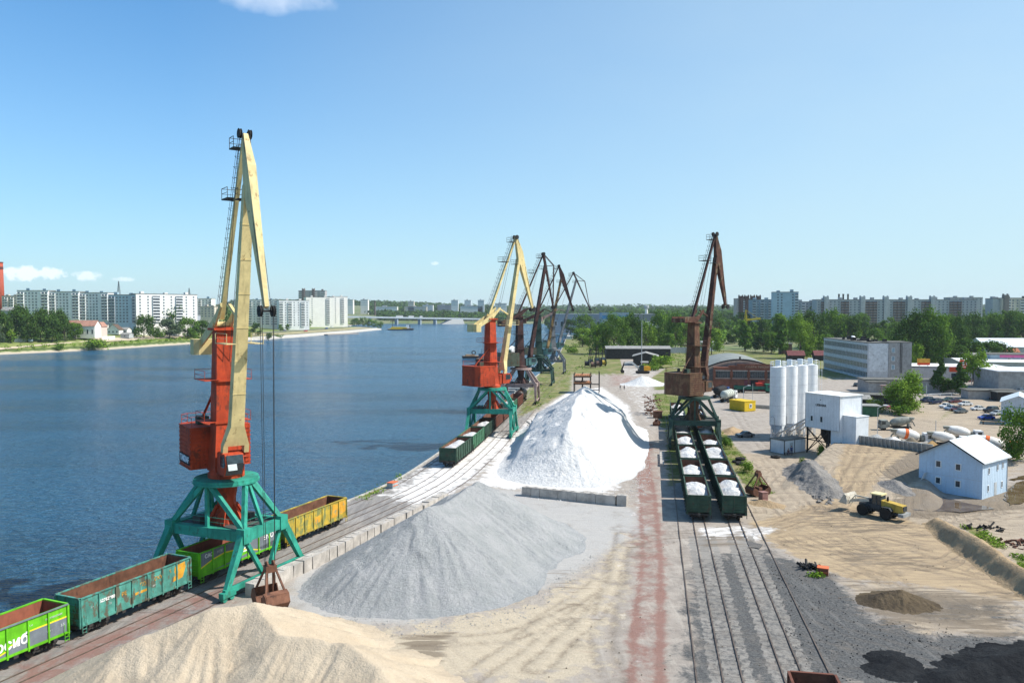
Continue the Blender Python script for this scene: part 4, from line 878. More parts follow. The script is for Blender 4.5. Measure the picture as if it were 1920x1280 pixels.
    if k.get('sign'):
        for s in (1, -1): text('sign_lettering', 'TAKRAF', .95, M('sign_white', (.82, .84, .86), var=.06), hs, S @ frame((-4.05, s * 3.31, h0 + .95), (-s, 0, 0), (0, 0, 1)), .01, .03)
        m = MB(S); m.b2(-6.1, -2.0, 3.285, 3.3, h0 + .45, h0 + 1.5); m.b2(-6.1, -2.0, -3.3, -3.285, h0 + .45, h0 + 1.5); m.build('sign_board', M('sign_black', (.02, .02, .025), var=.1), hs)
    m = MB(S); z = h1 + .12; m.rail([(-2, -3, z), (-6.2, -3, z), (-6.9, -2.2, z), (-6.9, 2.2, z), (-6.2, 3, z), (-2, 3, z)], 1.0, .035); m.build('roof_rail', g['column'], t)
    m = MB(S); m.box((-4.6, -1.2, h1 + .55), (1.1, 1.2, .85)); m.lathe([(.3, 0), (.3, .5), (.4, .52), (.1, .8)], (-3, 1.9, h1 + .12), 10); m.build('ventilator', CP['dkgreen'], t)
    # cabin under the boom foot
    cz = hr + .85; cab = MB(S); cab.prism([(2.1, -1.5, cz), (4.2, -1.5, cz), (4.9, -1.5, cz + 1.3), (4.5, -1.5, cz + 2.3), (2.1, -1.5, cz + 2.3)], (0, 1.9, 0)); cab.b2(1.2, 2.09, -1.3, 1.3, cz - .1, cz + 2.1)
    cb = cab.build('cabin', g['cabin'], t)
    m = MB(S); m.prism([(4.26, -1.4, cz + .12), (4.96, -1.4, cz + 1.33), (4.99, -1.4, cz + 1.3), (4.29, -1.4, cz + .09)], (0, 1.7, 0)); m.prism([(4.97, -1.4, cz + 1.36), (4.6, -1.4, cz + 2.2), (4.63, -1.4, cz + 2.22), (5.0, -1.4, cz + 1.38)], (0, 1.7, 0))
    m.prism([(3.0, -1.51, cz + .9), (4.3, -1.51, cz + .9), (4.6, -1.51, cz + 1.3), (4.35, -1.51, cz + 2.05), (3.0, -1.51, cz + 2.05)], (0, -.02, 0)); m.prism([(3.0, .41, cz + .9), (4.3, .41, cz + .9), (4.6, .41, cz + 1.3), (4.35, .41, cz + 2.05), (3.0, .41, cz + 2.05)], (0, .02, 0)); m.build('window', GLASS, cb)
    m = MB(S); m.bar((5.0, -.9, cz + 1.35), (5.25, -.9, cz + .75), .9, .04, side=(0, 1, 0)); m.build('open_window', M('pane_pale', (.55, .60, .60), rough=.2, var=.1), cb)
    # platforms round the column, with rails
    for zz, x0, x1 in ((21.6, -2.6, 1.2), (17.1, -2.4, .8)):
        m = MB(S); 
        for s in (-1, 1): m.b2(x0, x1, min(s * 1.25, s * 2.5), max(s * 1.25, s * 2.5), zz - .06, zz); m.rail([(x0, s * 2.45, zz), (x1, s * 2.45, zz)], 1.0, .03)
        m.b2(x0, -1.7, -1.24, 1.24, zz - .06, zz); m.rail([(x0, -2.45, zz), (x0, 2.45, zz)], 1.0, .03); m.build('walkway', g['column'], t)
    m = MB(S)                                          # stair braces and ladders by the column
    for s in (.3, .8): m.tube((-2.1, s, hr + 5), (-2.1, s, ct - 1), .035, n=4)
    for i in range(int((ct - hr - 6) / .45)): m.tube((-2.1, .3, hr + 5.2 + i * .45), (-2.1, .8, hr + 5.2 + i * .45), .022, n=4)
    m.tube((-6.2, -1.0, h1), (-1.4, -.7, 20.4), .14, n=8); m.build('ladder', g['column'], t)
    # rocker beam and counterweight
    wz = k.get('cwz', ct - 2.3); wx = k.get('cwx', -6.6); fr = Vector((1.9, 0, ct + 2.4)); pv = Vector((-.6, 0, ct + .3)); rw = Vector((wx + .8, 0, wz + .4))
    m = MB(S)
    for s in (-1, 1): m.prism([rw + Vector((0, s * .75, -.45)), pv + Vector((0, s * .75, -.55)), fr + Vector((0, s * .75, -.25)), fr + Vector((0, s * .75, .2)), pv + Vector((0, s * .75, .75)), rw + Vector((0, s * .75, .5))], (0, s * .22, 0))
    m.tube(pv + Vector((0, -1.1, 0)), pv + Vector((0, 1.1, 0)), .3, n=10); ar = m.build('rocker_arm', g['cw'], t)
    m = MB(S)
    if k.get('plate'): m.b2(wx - 1.6, wx + 2.6, -1.7, 1.7, wz - .1, wz + .75); [m.b2(wx - 1.5, wx + 2.5, y - .06, y + .06, wz + .755, wz + 1.1) for y in (-1.6, 0, 1.6)]
    else: m.zprism([(wx - .9, -1.1), (wx - .5, -1.7), (wx + .9, -1.7), (wx + 1.2, -1.2), (wx + 1.2, 1.2), (wx + .9, 1.7), (wx - .5, 1.7), (wx - .9, 1.1)], wz - .9, wz + .85)
    m.build('counterweight', g['cw'], t)
    ft, pt, pk, kn, ns = (Vector((k[q][0], 0, k[q][1])) for q in ('foot', 'pivot', 'peak', 'knee', 'nose'))
    bx = (pt - ft).normalized()
    m = MB(S)                                          # boom with its flared foot
    f1 = ft + bx * 3.0; m.bar(f1, pt + bx * .3, 1.38, 1.1, .95, .75, side=(0, 1, 0))
    m.bar(ft + bx * .8, f1 - bx * .002, 2.7, .8, 1.38, 1.1, side=(0, 1, 0))
    for s in (-1, 1): m.bar(ft, ft + bx * .9, .5, .7, side=(0, 1, 0)) if 0 else m.add([v + Vector((0, s * 1.1, 0)) for v in MB().bar(ft, ft + bx * .9, .5, .8, side=(0, 1, 0)).v], MB.BF)
    for q_ in range(1, 7):
        f_ = q_ / 7; c_ = f1.lerp(pt, f_); m.bar(c_ - bx * .05, c_ + bx * .05, 1.38 - .43 * f_ + .07, 1.1 - .35 * f_ + .07, side=(0, 1, 0))
    bm = m.build('boom', g['boom'], t)
    q = ft.lerp(pt, .43); m = MB(S); nv = Vector((bx.z, 0, -bx.x)); m.b2(q.x - 2.2, q.x + 1.6, -1.9, -.95, q.z - .08, q.z); m.rail([(q.x - 2.2, -1.85, q.z), (q.x + 1.6, -1.85, q.z)], 1.0, .03); m.b2(q.x - 2.2, q.x + 1.6, .95, 1.9, q.z - .08, q.z); m.rail([(q.x - 2.2, 1.85, q.z), (q.x + 1.6, 1.85, q.z)], 1.0, .03); m.build('boom_walkway', g['boom'], bm)
    # jib (trunk) and its head sheaves
    m = MB(S)
    if jib == 'box':
        for s in (-1, 1): pass
        dv = (ns - kn).normalized(); nn = Vector((-dv.z, 0, dv.x)) if dv.z < 0 else Vector((dv.z, 0, -dv.x))
        def outl(w): return w
        pts = [pk + Vector((-.3, 0, .2)), pk + Vector((.35, 0, .1)), kn + Vector((-.1, 0, 0)), ns + Vector((.28, 0, .1)), ns + Vector((-.22, 0, -.1)), pt + Vector((.62, 0, -1.6)), pt + Vector((-.15, 0, .1))]
        n = len(pts); wd = [.45, .45, .85, .42, .42, .9, .9]
        vs = [p + Vector((0, -a / 2, 0)) for p, a in zip(pts, wd)] + [p + Vector((0, a / 2, 0)) for p, a in zip(pts, wd)]
        cen = len(vs); fs = []
        for i in range(n): j = (i + 1) % n; fs.append((i, j, n + j, n + i))
        tri = [(0, 1, 2), (0, 2, 6), (2, 5, 6), (2, 3, 4), (2, 4, 5)]
        fs += [tuple(reversed(a)) for a in tri] + [tuple(n + i for i in a) for a in tri]; m.add(vs, fs)
    else:
        for s in (-1, 1):
            m.bar(pk + Vector((0, s * .45, 0)), ns + Vector((0, s * .22, 0)), .22, .5, .18, .3, side=(0, 1, 0))
            m.bar(pk + Vector((0, s * .4, .1)), kn + Vector((0, s * .3, 0)), .16, .16); m.bar(kn + Vector((0, s * .3, 0)), ns + Vector((0, s * .2, .1)), .16, .16); m.bar(pt + Vector((0, s * .4, 0)), kn + Vector((0, s * .3, 0)), .16, .2)
        for i in range(9): p = pk.lerp(ns, (i + .5) / 9.5); w_ = .45 - .022 * i; m.bar(p + Vector((0, -w_, 0)), p + Vector((0, w_, 0)), .12, .12)
    jb = m.build('jib', g['jib'], t)
    m = MB(S)
    for y in (-.62, .62): m.lathe([(.2, -.12), (.55, -.12), (.48, 0), (.55, .12), (.2, .12)], ns + Vector((.1, y, -.35)), 16, axis='Y')
    m.tube(ns + Vector((.1, -.8, -.35)), ns + Vector((.1, .8, -.35)), .1, n=6); m.build('head_sheave', BLK, jb)
    m = MB(S)
    for y in (-.5, .5): m.lathe([(.15, -.12), (.5, -.12), (.42, 0), (.5, .12), (.15, .12)], pk + Vector((0, y, .1)), 14, axis='Y')
    m.build('peak_sheave', BLK, jb)
    # tie bar from the column head to the jib's peak, with ladder and landings
    tb = Vector((-.9, 0, ct + .9)); td = (pk - tb).normalized(); tn = Vector((-td.z, 0, td.x)); m = MB(S)
    w_ = .48 if jib == 'box' else .36; m.bar(tb, pk, w_, .5, w_ * .8, .4, side=(0, 1, 0)); tie = m.build('tie_bar', g['tie'], t)
    m = MB(S); L_ = (pk - tb).length
    for s in (-.25, .25):
        m.tube(tb + tn * .75 + Vector((0, s, 0)), pk + tn * .6 + Vector((0, s, 0)), .03, n=4); m.tube(tb + tn * 1.3 + Vector((0, s, 0)), pk + tn * 1.15 + Vector((0, s, 0)), .02, n=4)
    for i in range(int(L_ / .5)): p = tb + td * (i * .5) + tn * .75; m.tube(p + Vector((0, -.25, 0)), p + Vector((0, .25, 0)), .022, n=4)
    for i in range(int(L_ / 1.1)): p = tb + td * (i * 1.1) + tn * .7; m.path([p + Vector((0, -.3, 0)), p + tn * .6 + Vector((0, -.3, 0)), p + tn * .6 + Vector((0, .3, 0)), p + Vector((0, .3, 0))], .022, 4)
    m.build('tie_ladder', g['ladder'] if 'ladder' in g else BLK, tie)
    for f, ln in ((.94, 1.6), (.68, 2.2)):
        p = tb.lerp(pk, f); m = MB(S); m.b2(p.x - ln, p.x - .2, -.9, .9, p.z - .12, p.z); m.rail([(p.x - .3, -.85, p.z), (p.x - ln, -.85, p.z), (p.x - ln, .85, p.z), (p.x - .3, .85, p.z)], 1.05, .035); m.build('landing', BLK if jib != 'box' or c['tie'] != 'cream' else M('landing_steel', (.06, .055, .045), var=.3), tie)
    m = MB(S); z = pt.z + .2; m.b2(pt.x - 1.6, pt.x - .6, -.8, .8, z - 1.2, z - 1.1); m.rail([(pt.x - .6, -.8, z - 1.1), (pt.x - 1.6, -.8, z - 1.1), (pt.x - 1.6, .8, z - 1.1), (pt.x - .6, .8, z - 1.1)], 1, .03); m.build('landing', BLK, bm)
    m = MB(S); m.bar(fr, ft.lerp(pt, .52) + Vector((-.7, 0, 0)), .3, .3); m.build('luffing_rod', g['cw'], t)
    m = MB(S)
    for y in (-.35, .35): m.tube(ns + Vector((.45, y, -.3)), pk + Vector((.3, y, .4)), .03, n=4); m.tube(pk + Vector((-.3, y, .4)), Vector((-1.6, y, h1 + .3)), .03, n=4)
    m.build('hoist_rope', ROPE, t)
    drop = k.get('drop')
    if drop is not None:
        m = MB(S)
        for y, xx in ((-.55, .5), (-.62, .1), (.55, .5), (.62, .1)): m.tube(ns + Vector((xx, y, -.4)), (ns.x + xx * .6, y * .8, drop), .028, n=5)
        m.build('grab_rope', ROPE, t)
    return t, (lambda r, h, y=0: Vector(loc) + (S @ Vector((r, y, h))))
hA = heading(85); a0 = G(429, 1125); a1 = G(561, 1062); ax = (a1 - a0).normalized()
ctr = (a0 + a1) / 2 + Vector((-ax.y, ax.x, 0)) * 5.2; rzA = math.atan2(ax.x, ax.y)
near_green = dict(portal='teal', column='orange', house='orange', cabin='orange', cw='cream', boom='cream', jib='cream', tie='cream')
cA, atA = crane('nearest harbour crane, green portal, orange column and tall cream boom', ctr, rzA, math.atan2(.6, -.8), near_green, cfg=dict(drop=4.9, sign=1, nose=(13, 29.3)))
b0, b1 = G(873.7, 821), G(956, 821); hB = heading(185); ub = Vector((math.sin(hB), math.cos(hB), 0))
cB, _ = crane('second crane, orange house and cream boom, astride the dark green wagons', (b0 + b1) / 2 + ub * 5.95, hB, math.atan2(.74, .67), near_green, cfg=dict(cwx=-5.6, cwz=25.0, drop=None))
def far_crane(lb, px, py, slew, c, jib, style, cfg):
    p = G(px, py); h = heading(p.y); u = Vector((math.sin(h), math.cos(h), 0)); n = Vector((u.y, -u.x, 0))
    return crane(lb, p - n * 5.2 + u * 5.5, h, slew, c, jib, style=style, cfg=cfg)
lat = dict(knee=(11.2, 43.3), peak=(7.6, 46.8), nose=(11.0, 30.3), pivot=(8.2, 43.0))
far_crane('third crane with pinkish legs, green machine house and dark open jib', 1004, 759, math.atan2(.93, .36), dict(portal='pinkgrey', ring='pinkgrey', column='darkred', house='olive', cabin='petrol', cw='darkred', boom='darkred', jib='darkred', tie='darkred'), 'lattice', 'b', dict(lat, house=4.0, drop=None))
far_crane('fourth crane with dark green column, ochre boom and dark brown jib', 1034.5, 723, math.atan2(.99, .1), dict(portal='dkgreen', column='dkgreen', house='olive', cabin='petrol', cw='darkred', boom='ochre', jib='darkred', tie='darkred'), 'box', 'a', dict(house=2.6))
far_crane('farthest grey crane with thin open jib and lone hanging rope', 1057, 701, math.atan2(.98, .2), dict(portal='steelgrey', column='steelgrey', house='petrol', cabin='petrol', cw='pinkgrey', boom='steelgrey', jib='darkred', tie='darkred'), 'lattice', 'b', dict(peak=(9.5, 46.4), knee=(15.0, 42.6), nose=(17.5, 29.8), pivot=(10.8, 43), foot=(2.5, 13.5), drop=8, house=2.6))
f0 = (G(1252, 846) + G(1349, 840)) / 2; f0 = yard(19.95, (f0.y - 61.07) / math.cos(A2) + 5.6)
crane('rusty brown crane straddling the two dark wagon rows on the right', f0, A2, math.atan2(.74, .67), dict(portal='dkgreen', column='rustwood', house='rustwood', cabin='rustwood', cw='rusty', boom='rusty', jib='rusty', tie='darkred'), cfg=dict(plate=1, cwx=-4.4, cwz=26.6, colh=26.6, drop=None, ring=10.6, nose=(11.6, 30.2), peak=(7.3, 45.6), pivot=(7.6, 40.3), knee=(9.3, 42.2), beam=5.2))
# ---------------------------------------------------------------- GRABS
def grab(label, loc, rz, open_=.6, tall=2.3, s=1.0):
    t = thing('clamshell_grab', label, 'grab', loc, rz, None, s); MT = RUSTY
    top = Vector((0, 0, tall + 1.5))
    for a in (-1, 1):
        q = Matrix.Translation((a * .25, 0, 1.1)) @ Matrix.Rotation(-a * open_, 4, 'Y'); m = MB(q)
        pr = [(a * .1, -.2), (a * 1.3, .15), (a * 1.5, -.35), (a * 1.15, -1.05), (a * .15, -1.15)]
        inn = [(a * .18, -.25), (a * 1.22, .05), (a * 1.38, -.35), (a * 1.08, -.95), (a * .22, -1.05)]
        for y in (-1.1, 1.02): m.prism([(x, y, z) for x, z in pr], (0, .08, 0))
        for i in (1, 2, 3): p, p2 = pr[i], pr[i + 1]; m.bar((p[0], 0, p[1]), (p2[0], 0, p2[1]), 2.03, .06, side=(0, 1, 0))
        m.build('bucket_half', MT, t)
    m = MB(); m.b2(-.35, .35, -.5, .5, top.z - .35, top.z + .25)
    for y in (-.3, .3): m.lathe([(.1, -.06), (.32, -.06), (.32, .06), (.1, .06)], top + Vector((0, y, .35)), 12, axis='Y')
    m.build('head_block', MT, t)
    m = MB(); m.b2(-.3, .3, -.75, .75, .95, 1.4); m.build('hinge_block', MT, t)
    for a in (-1, 1):
        for y in (-.85, .85):
            m = MB(); q = Matrix.Translation((a * .25, 0, 1.1)) @ Matrix.Rotation(-a * open_, 4, 'Y'); e = q @ Vector((a * 1.3, y, .1)); m.bar(top + Vector((a * .2, y * .5, -.1)), e, .16, .16); m.build('arm', MT, t)
    m = MB(); 
    for y in (-.25, .25): m.bar((0, y, 1.3), top + Vector((0, y, -.2)), .1, .1)
    m.build('lift_link', MT, t); return t
gp_ = atA(13.2, 0); gp_.z = .2
gA = grab('rusty open clamshell grab hanging beside the sand heap', gp_, R(-50), .8, 2.5, 1.06)
grab('rusty clamshell grab standing on the grass right of the wagon rows', G(1421, 928), R(20), .25, 2.0, .95)
grab('small rusty grab lying on the grass left of the rusty crane', G(1231, 797) + Vector((0, 0, -.1)), R(70), .2, .6, .7)
# ---------------------------------------------------------------- BATCHING PLANT, HOUSES AND SHEDS
WPAINT = M('white_sheet', (.70, .725, .75), var=.07, streak=.28, rough=.45, scale=.5); SILOW = M('silo_white', (.74, .755, .77), var=.06, streak=.3, rough=.4); GALV = M('galvanised', (.45, .47, .49), rough=.45, metal=.2, var=.2)
ROOFW = M('white_roof', (.72, .72, .71), var=.07, scale=.4, streak=.1, rough=.6); ROOFDK = M('dark_roof_felt', (.12, .115, .10), var=.3, scale=.5); WOODDK = M('dark_boards', (.035, .032, .030), var=.4, streak=.5, rough=.85)
DKGLASS = M('window_glass', (.035, .05, .06), var=.4, rough=.12, spec=.6, scale=2.0); TRIMW = M('white_trim', (.75, .76, .76), var=.05); REDBR = M('hall_brick', (.20, .075, .045), var=.3, scale=.7, streak=.35, bump=.02, bscale=9)
def local(o, rz): return lambda x, y, z=0: Vector(o) + Matrix.Rotation(rz, 3, 'Z') @ Vector((x, y, z))
# silos
sil = [(1459, 174.5), (1480.6, 176.8), (1500, 179.2), (1519, 181.6)]; top_z = HT(688, 174.5); bot_z = HT(795, 174.5)
slab = ['first of the four white cement silos, frontmost beside the control hut', 'second white cement silo, just behind the frontmost one', 'third white cement silo, between the second and the laddered one', 'white cement silo with the caged ladder, last of the four']
for i, (px, Y) in enumerate(sil):
    p = D(px, 700, Y); t = thing('cement_silo', slab[i], 'silo', (p.x, p.y, 0), R(-28), 'white cement silos')
    m = MB(); m.lathe([(1.72, bot_z), (1.72, top_z)], n=40, cap=False); k0 = len(m.f); m.lathe([(1.72, top_z + .001), (.3, top_z + .35)], n=40); o = m.build('shell', SILOW, t); o.data.polygons.foreach_set('use_smooth', [q < k0 for q in range(len(m.f))])
    m = MB()
    for k in range(7): z = bot_z + (top_z - bot_z) * k / 6; m.lathe([(1.725, z - .025), (1.74, z - .022), (1.74, z + .022), (1.725, z + .025)], n=40, cap=False)
    m.build('ring_seam', M('seam_dull', (.50, .51, .53), var=.1), o)
    m = MB(); m.lathe([(.25, bot_z - 3.4), (.28, bot_z - 3.0), (1.70, bot_z - .06)], n=24); m.build('cone', GALV, t, True)
    for k in range(4):
        a = R(45 + 90 * k); x, y = 1.62 * math.cos(a), 1.62 * math.sin(a); m = MB(); m.bar((x, y, 0), (x, y, bot_z + .6), .2, .2); a2 = R(135 + 90 * k); x2, y2 = 1.62 * math.cos(a2), 1.62 * math.sin(a2); m.bar((x, y, .6), (x2, y2, bot_z - .6), .09, .09); m.build('leg', SILOW, t)
    m = MB(); m.b2(-.55, .45, -.45, .45, top_z + .1, top_z + 1.55); m.build('dust_filter', M('filter_blue_white', (.62, .70, .76), var=.08), t)
    m = MB(); ring = [(1.7 * math.cos(R(a)), 1.7 * math.sin(R(a)), top_z + .05) for a in range(0, 361, 45)]; m.rail(ring, 1.1, .06); m.build('guard_rail', TRIMW, t)
    m = MB(); q = Matrix.Rotation(R(-100), 3, 'Z'); m.path([q @ Vector((1.85, .0, 1.0)), q @ Vector((1.85, 0, bot_z + 1.6)), q @ Vector((1.85, -.5, bot_z + 1.9)), q @ Vector((1.75, -.9, bot_z + 1.7))], .06, 6); m.build('filling_pipe', GALV, t)
    if i == 3:
        m = MB(); 
        for s in (-.22, .22): m.tube((1.95, s, 2), (1.95, s, top_z + 1.1), .035, n=5)
        for k in range(int((top_z - 2) / .5)): m.tube((1.95, -.22, 2 + k * .5), (1.95, .22, 2 + k * .5), .022, n=4)
        for k in range(8): z = 4 + k * 1.6; m.path([(1.95, -.22, z), (2.4, -.4, z), (2.7, 0, z), (2.4, .4, z), (1.95, .22, z)], .025, 4)
        for s in (-.3, .3): m.tube((2.55, s, 4), (2.55, s, top_z + 1), .025, n=4)
        m.build('caged_ladder', TRIMW, t)
# batching tower
t = thing('batching_tower', 'white box shaped concrete batching tower on steel stilts beside the silos', 'batching plant', (64.1, 152.7, 0), math.atan2(.47, .88))
W_, D_, zb, zt = 6.4, 8.3, 5.25, 12.15
m = MB(); m.b2(0, W_, 0, D_, zb, zt); bx_ = m.build('box', WPAINT, t)
m = MB(); m.b2(-.22, W_ + .22, -.22, D_ + .22, zt + .002, zt + .16); m.build('roof', ROOFW, t)
m = MB(); 
for (x, y) in ((-.02, -.02), (-.02, D_ + .02), (W_ + .02, -.02)): m.b2(x - .05, x + .05, y - .05, y + .05, zb, zt)
for k in range(1, 12): m.b2(-.012, .0, k * .69 - .012, k * .69 + .012, zb, zt)
m.b2(-.03, 0, 0, D_, zb, zb + .1); m.build('corner_trim', GALV, bx_)
def win(parent, x, y, z, w, h, axis, glass=DKGLASS, frame_=TRIMW, fw=.12):
    """window on a wall: axis 'x-' means the wall faces -x"""
    s = -1 if axis[1] == '-' else 1; a = MB(); b = MB()
    def bb(m, u0, u1, d0, d1, z0, z1):
        d0, d1 = min(s * d0, s * d1), max(s * d0, s * d1)
        if axis[0] == 'x': m.b2(x + d0, x + d1, y + u0, y + u1, z + z0, z + z1)
        else: m.b2(x + u0, x + u1, y + d0, y + d1, z + z0, z + z1)
    for q in ((-w / 2 - fw, -w / 2, 0, h), (w / 2, w / 2 + fw, 0, h), (-w / 2 - fw, w / 2 + fw, h, h + fw), (-w / 2 - fw, w / 2 + fw, -fw, 0)): bb(a, q[0], q[1], 0, .08, q[2], q[3])
    bb(b, -w / 2, w / 2, 0, .03, 0, h); f = a.build('window', frame_, parent); b.build('pane', glass, f); return f
win(t, 0, 6.7, 6.65, .55, 1.0, 'x-'); win(t, 0, 4.3, 6.65, .6, 1.1, 'x-')
text('sign_lettering', 'LIEBHERR', .62, BLK, t, frame((-.02, 4.5, 10.0), (0, -1, 0), (0, 0, 1)), .01, .02)
m = MB(); m.prism([(-.02, 4.75, 11.0), (-.02, 4.6, 11.25), (-.02, 4.45, 11.0)], (-.02, 0, 0)); m.build('emblem', BLK, t)
m = MB(); m.b2(1.0, 4.6, -3.0, -.01, 0, 8.4); m.b2(.9, 4.7, -3.1, -.01, 8.402, 8.52); m.build('side_cabin', WPAINT, t)
m = MB(); m.b2(.35, 2.8, 0, 2.3, 0, zb - .01); m.build('stair_enclosure', WPAINT, t)
for (x, y) in ((.3, 2.7), (.3, D_ - .3), (W_ - .3, D_ - .3), (W_ - .3, 2.7), (W_ - .3, .3)):
    m = MB(); m.bar((x, y, 0), (x, y, zb), .28, .28); m.build('stilt', BLK, t)
m = MB()
for (a, b) in (((.3, 2.7), (.3, D_ - .3)), ((.3, D_ - .3), (W_ - .3, D_ - .3)), ((W_ - .3, 2.7), (W_ - .3, D_ - .3))):
    m.bar((*a, .3), (*b, zb - .3), .13, .13); m.bar((*a, zb - .3), (*b, .3), .13, .13); m.bar((*a, 2.7), (*b, 2.7), .16, .16)
m.lathe([(.5, 1.9), (1.5, 3.6), (1.5, zb - .02)], (3.4, 5.4, 0), 16); m.build('steel_frame', BLK, t)
tl = local((64.1, 152.7, 0), math.atan2(.47, .88))
for i, (px, Y) in enumerate(sil):
    p = D(px, 700, Y); a = Vector((p.x + .3, p.y - .3, 1.6)); b = tl(.2, D_ - .6 - i * .5, 7.2 - i * .3); q = tag(MB().tube(a - a, b - a, .17, n=10).build('screw_conveyor', GALV, loc=a), f'slanting screw conveyor tube from the {["frontmost", "second", "third", "laddered"][i]} silo into the batching tower', 'conveyor', 'screw conveyors')
# control hut
c0 = G(1470.5, 852); t = thing('control_hut', 'low white container hut with dark roof at the foot of the silos', 'hut', c0, math.atan2(.53, .85))
m = MB(); m.b2(0, 3.1, 0, 3.5, .1, 2.75); m.b2(3.11, 6.8, .15, 3.4, .1, 2.7); m.build('wall', WPAINT, t)
m = MB(); m.b2(-.12, 3.1, -.12, 3.62, 2.752, 2.92); m.b2(3.1, 6.95, .02, 3.5, 2.702, 2.86); m.build('roof', ROOFDK, t)
m = MB(); 
for (x, y) in ((0, 0), (0, 3.5), (3.1, 0)): m.b2(x - .06, x + .06, y - .06, y + .06, .1, 2.75)
m.build('corner_trim', BLK, t); m = MB(); m.b2(1.7, 2.6, -.03, 0, .15, 2.2); m.build('door', M('hut_door', (.42, .44, .45), var=.15), t)
# bin wall at the top of the ramp
b0, b1 = Vector((67.6, 151.4, 0)), Vector((76.3, 140.9, 0)); bd = (b1 - b0).normalized(); L_ = (b1 - b0).length; bz = 3.2
t = thing('bin_wall', 'long slanted concrete hopper wall with ribs at the top of the ramp', 'wall', b0, math.atan2(bd.y, bd.x))
m = MB(); m.prism([(0, 0, bz - .8), (0, .3, bz - .8), (0, -.35, bz + 1.65), (0, -.65, bz + 1.65)], (L_, 0, 0)); wl_ = m.build('slab', MATS['concrete_grey'], t)
for k in range(17): x = .3 + k * (L_ - .6) / 16; MB().prism([(x, -.02, bz - .5), (x, -.42, bz - .5), (x, -.83, bz + 1.4), (x, -.66, bz + 1.6)], (.16, 0, 0)).build('rib', MATS['concrete_block'], t)
for k in range(5): x = k * L_ / 4; m = MB(); m.b2(max(0, x - .1), min(L_, x + .1), .35, 5.5, 0, bz + 1.2); m.build('divider', MATS['concrete_grey'], t)
bl = local(b0, math.atan2(bd.y, bd.x))
for k, (mt, lb) in enumerate(((HM_GRAV, 'grey brown gravel in the first bin behind the hopper wall'), (HM_WHITE, 'pale bluish crushed stone in the second bin behind the hopper wall'), (HM_BROWN, 'brown gravel in the third bin behind the hopper wall'), (HM_YEL, 'yellow sand in the fourth bin behind the hopper wall'))):
    q = bl((k + .5) * L_ / 4, 2.2); q2 = bl((k + .5) * L_ / 4, 3.4); heap('bin_heap', lb, [(q.x, q.y, 4.9 + .5 * (k == 2)), (q2.x, q2.y, 5.0)], .75, mt, 100 + k, .25, .12, .05, .3, .4, None, 'bin heap', group='heaps in the bins')
# white house by the puddle
t = thing('white_house', 'two storey white sheet clad house with pitched roof beside the puddle', 'house', (72.2, 119.4, 0), math.atan2(.6, .8))
HL, HW, HE, HRG = 9.1, 9.6, 5.75, 8.45
m = MB(); m.prism([(0, 0, 0), (0, HW, 0), (0, HW, HE), (0, HW / 2, HRG), (0, 0, HE)], (HL, 0, 0)); wl_ = m.build('wall', M('house_sheet', (.50, .63, .76), var=.05, streak=.25, rough=.5, scale=.5), t)
m = MB()
for k in range(1, 16): x = k * HW / 16; zz = HE + (HRG - HE) * (1 - abs(x - HW / 2) / (HW / 2)); m.b2(-.015, 0, x - .012, x + .012, .2, zz - .1)
for k in range(1, 15): x = k * HL / 15; m.b2(x - .012, x + .012, -.015, 0, .2, HE - .1)
m.b2(-.02, 0, 0, HW, 2.75, 2.85); m.build('sheet_seam', M('seam_grey', (.50, .58, .66), var=.05), wl_)
m = MB(); sl = (HRG - HE) / (HW / 2); ov = .35
for s in (0, 1):
    y0, y1 = (-ov, HW / 2) if s == 0 else (HW + ov, HW / 2); z0 = HE - sl * ov + .03; m.prism([(-.45, y0, z0), (-.45, y1, HRG + .03), (-.45, y1, HRG + .15), (-.45, y0, z0 + .12)], (HL + .9, 0, 0))
m.build('roof', M('house_roof', (.62, .68, .74), rough=.35, var=.05, metal=.1), t)
m = MB()
for s in (0, 1):
    y0, y1 = (-ov, HW / 2) if s == 0 else (HW + ov, HW / 2); z0 = HE - sl * ov; m.bar((-.48, y0, z0 + .02), (-.48, y1, HRG + .02), .05, .22, side=(1, 0, 0))
m.build('verge_board', M('verge_brown', (.05, .045, .045), var=.2), t)
for y, z in ((2.95, 4.0), (5.95, 4.05), (2.95, 1.35), (5.95, 1.4)): win(t, 0, y + .6, z, .66, .9, 'x-', fw=.15)
for x, z in ((2.2, 3.7), (5.3, 3.9), (7.2, 4.0), (2.0, 1.0), (7.0, 1.0)): win(t, x, 0, z, .38, .9, 'y-', fw=.06)
m = MB(); m.tube((-.4, -ov - .05, HE - sl * ov), (HL + .4, -ov - .05, HE - sl * ov), .08, n=6); m.tube((HL - .2, -.06, .1), (HL - .2, -.06, HE - .1), .05, n=6); m.build('gutter', GALV, t); m = MB(); m.b2(4.2, 5.1, -.05, -.002, .05, 2.1); m.build('door', M('hut_door', (.42, .44, .45)), t)
m = MB(); m.b2(-.5, -.1, HW - .2, HW + .6, 0, 1.6); m.bar((-.4, HW - .1, 0), (-.5, HW - 1.3, 2.9), .05, .9, side=(0, 1, 0)); m.build('leaning_sheet', WPAINT, t)
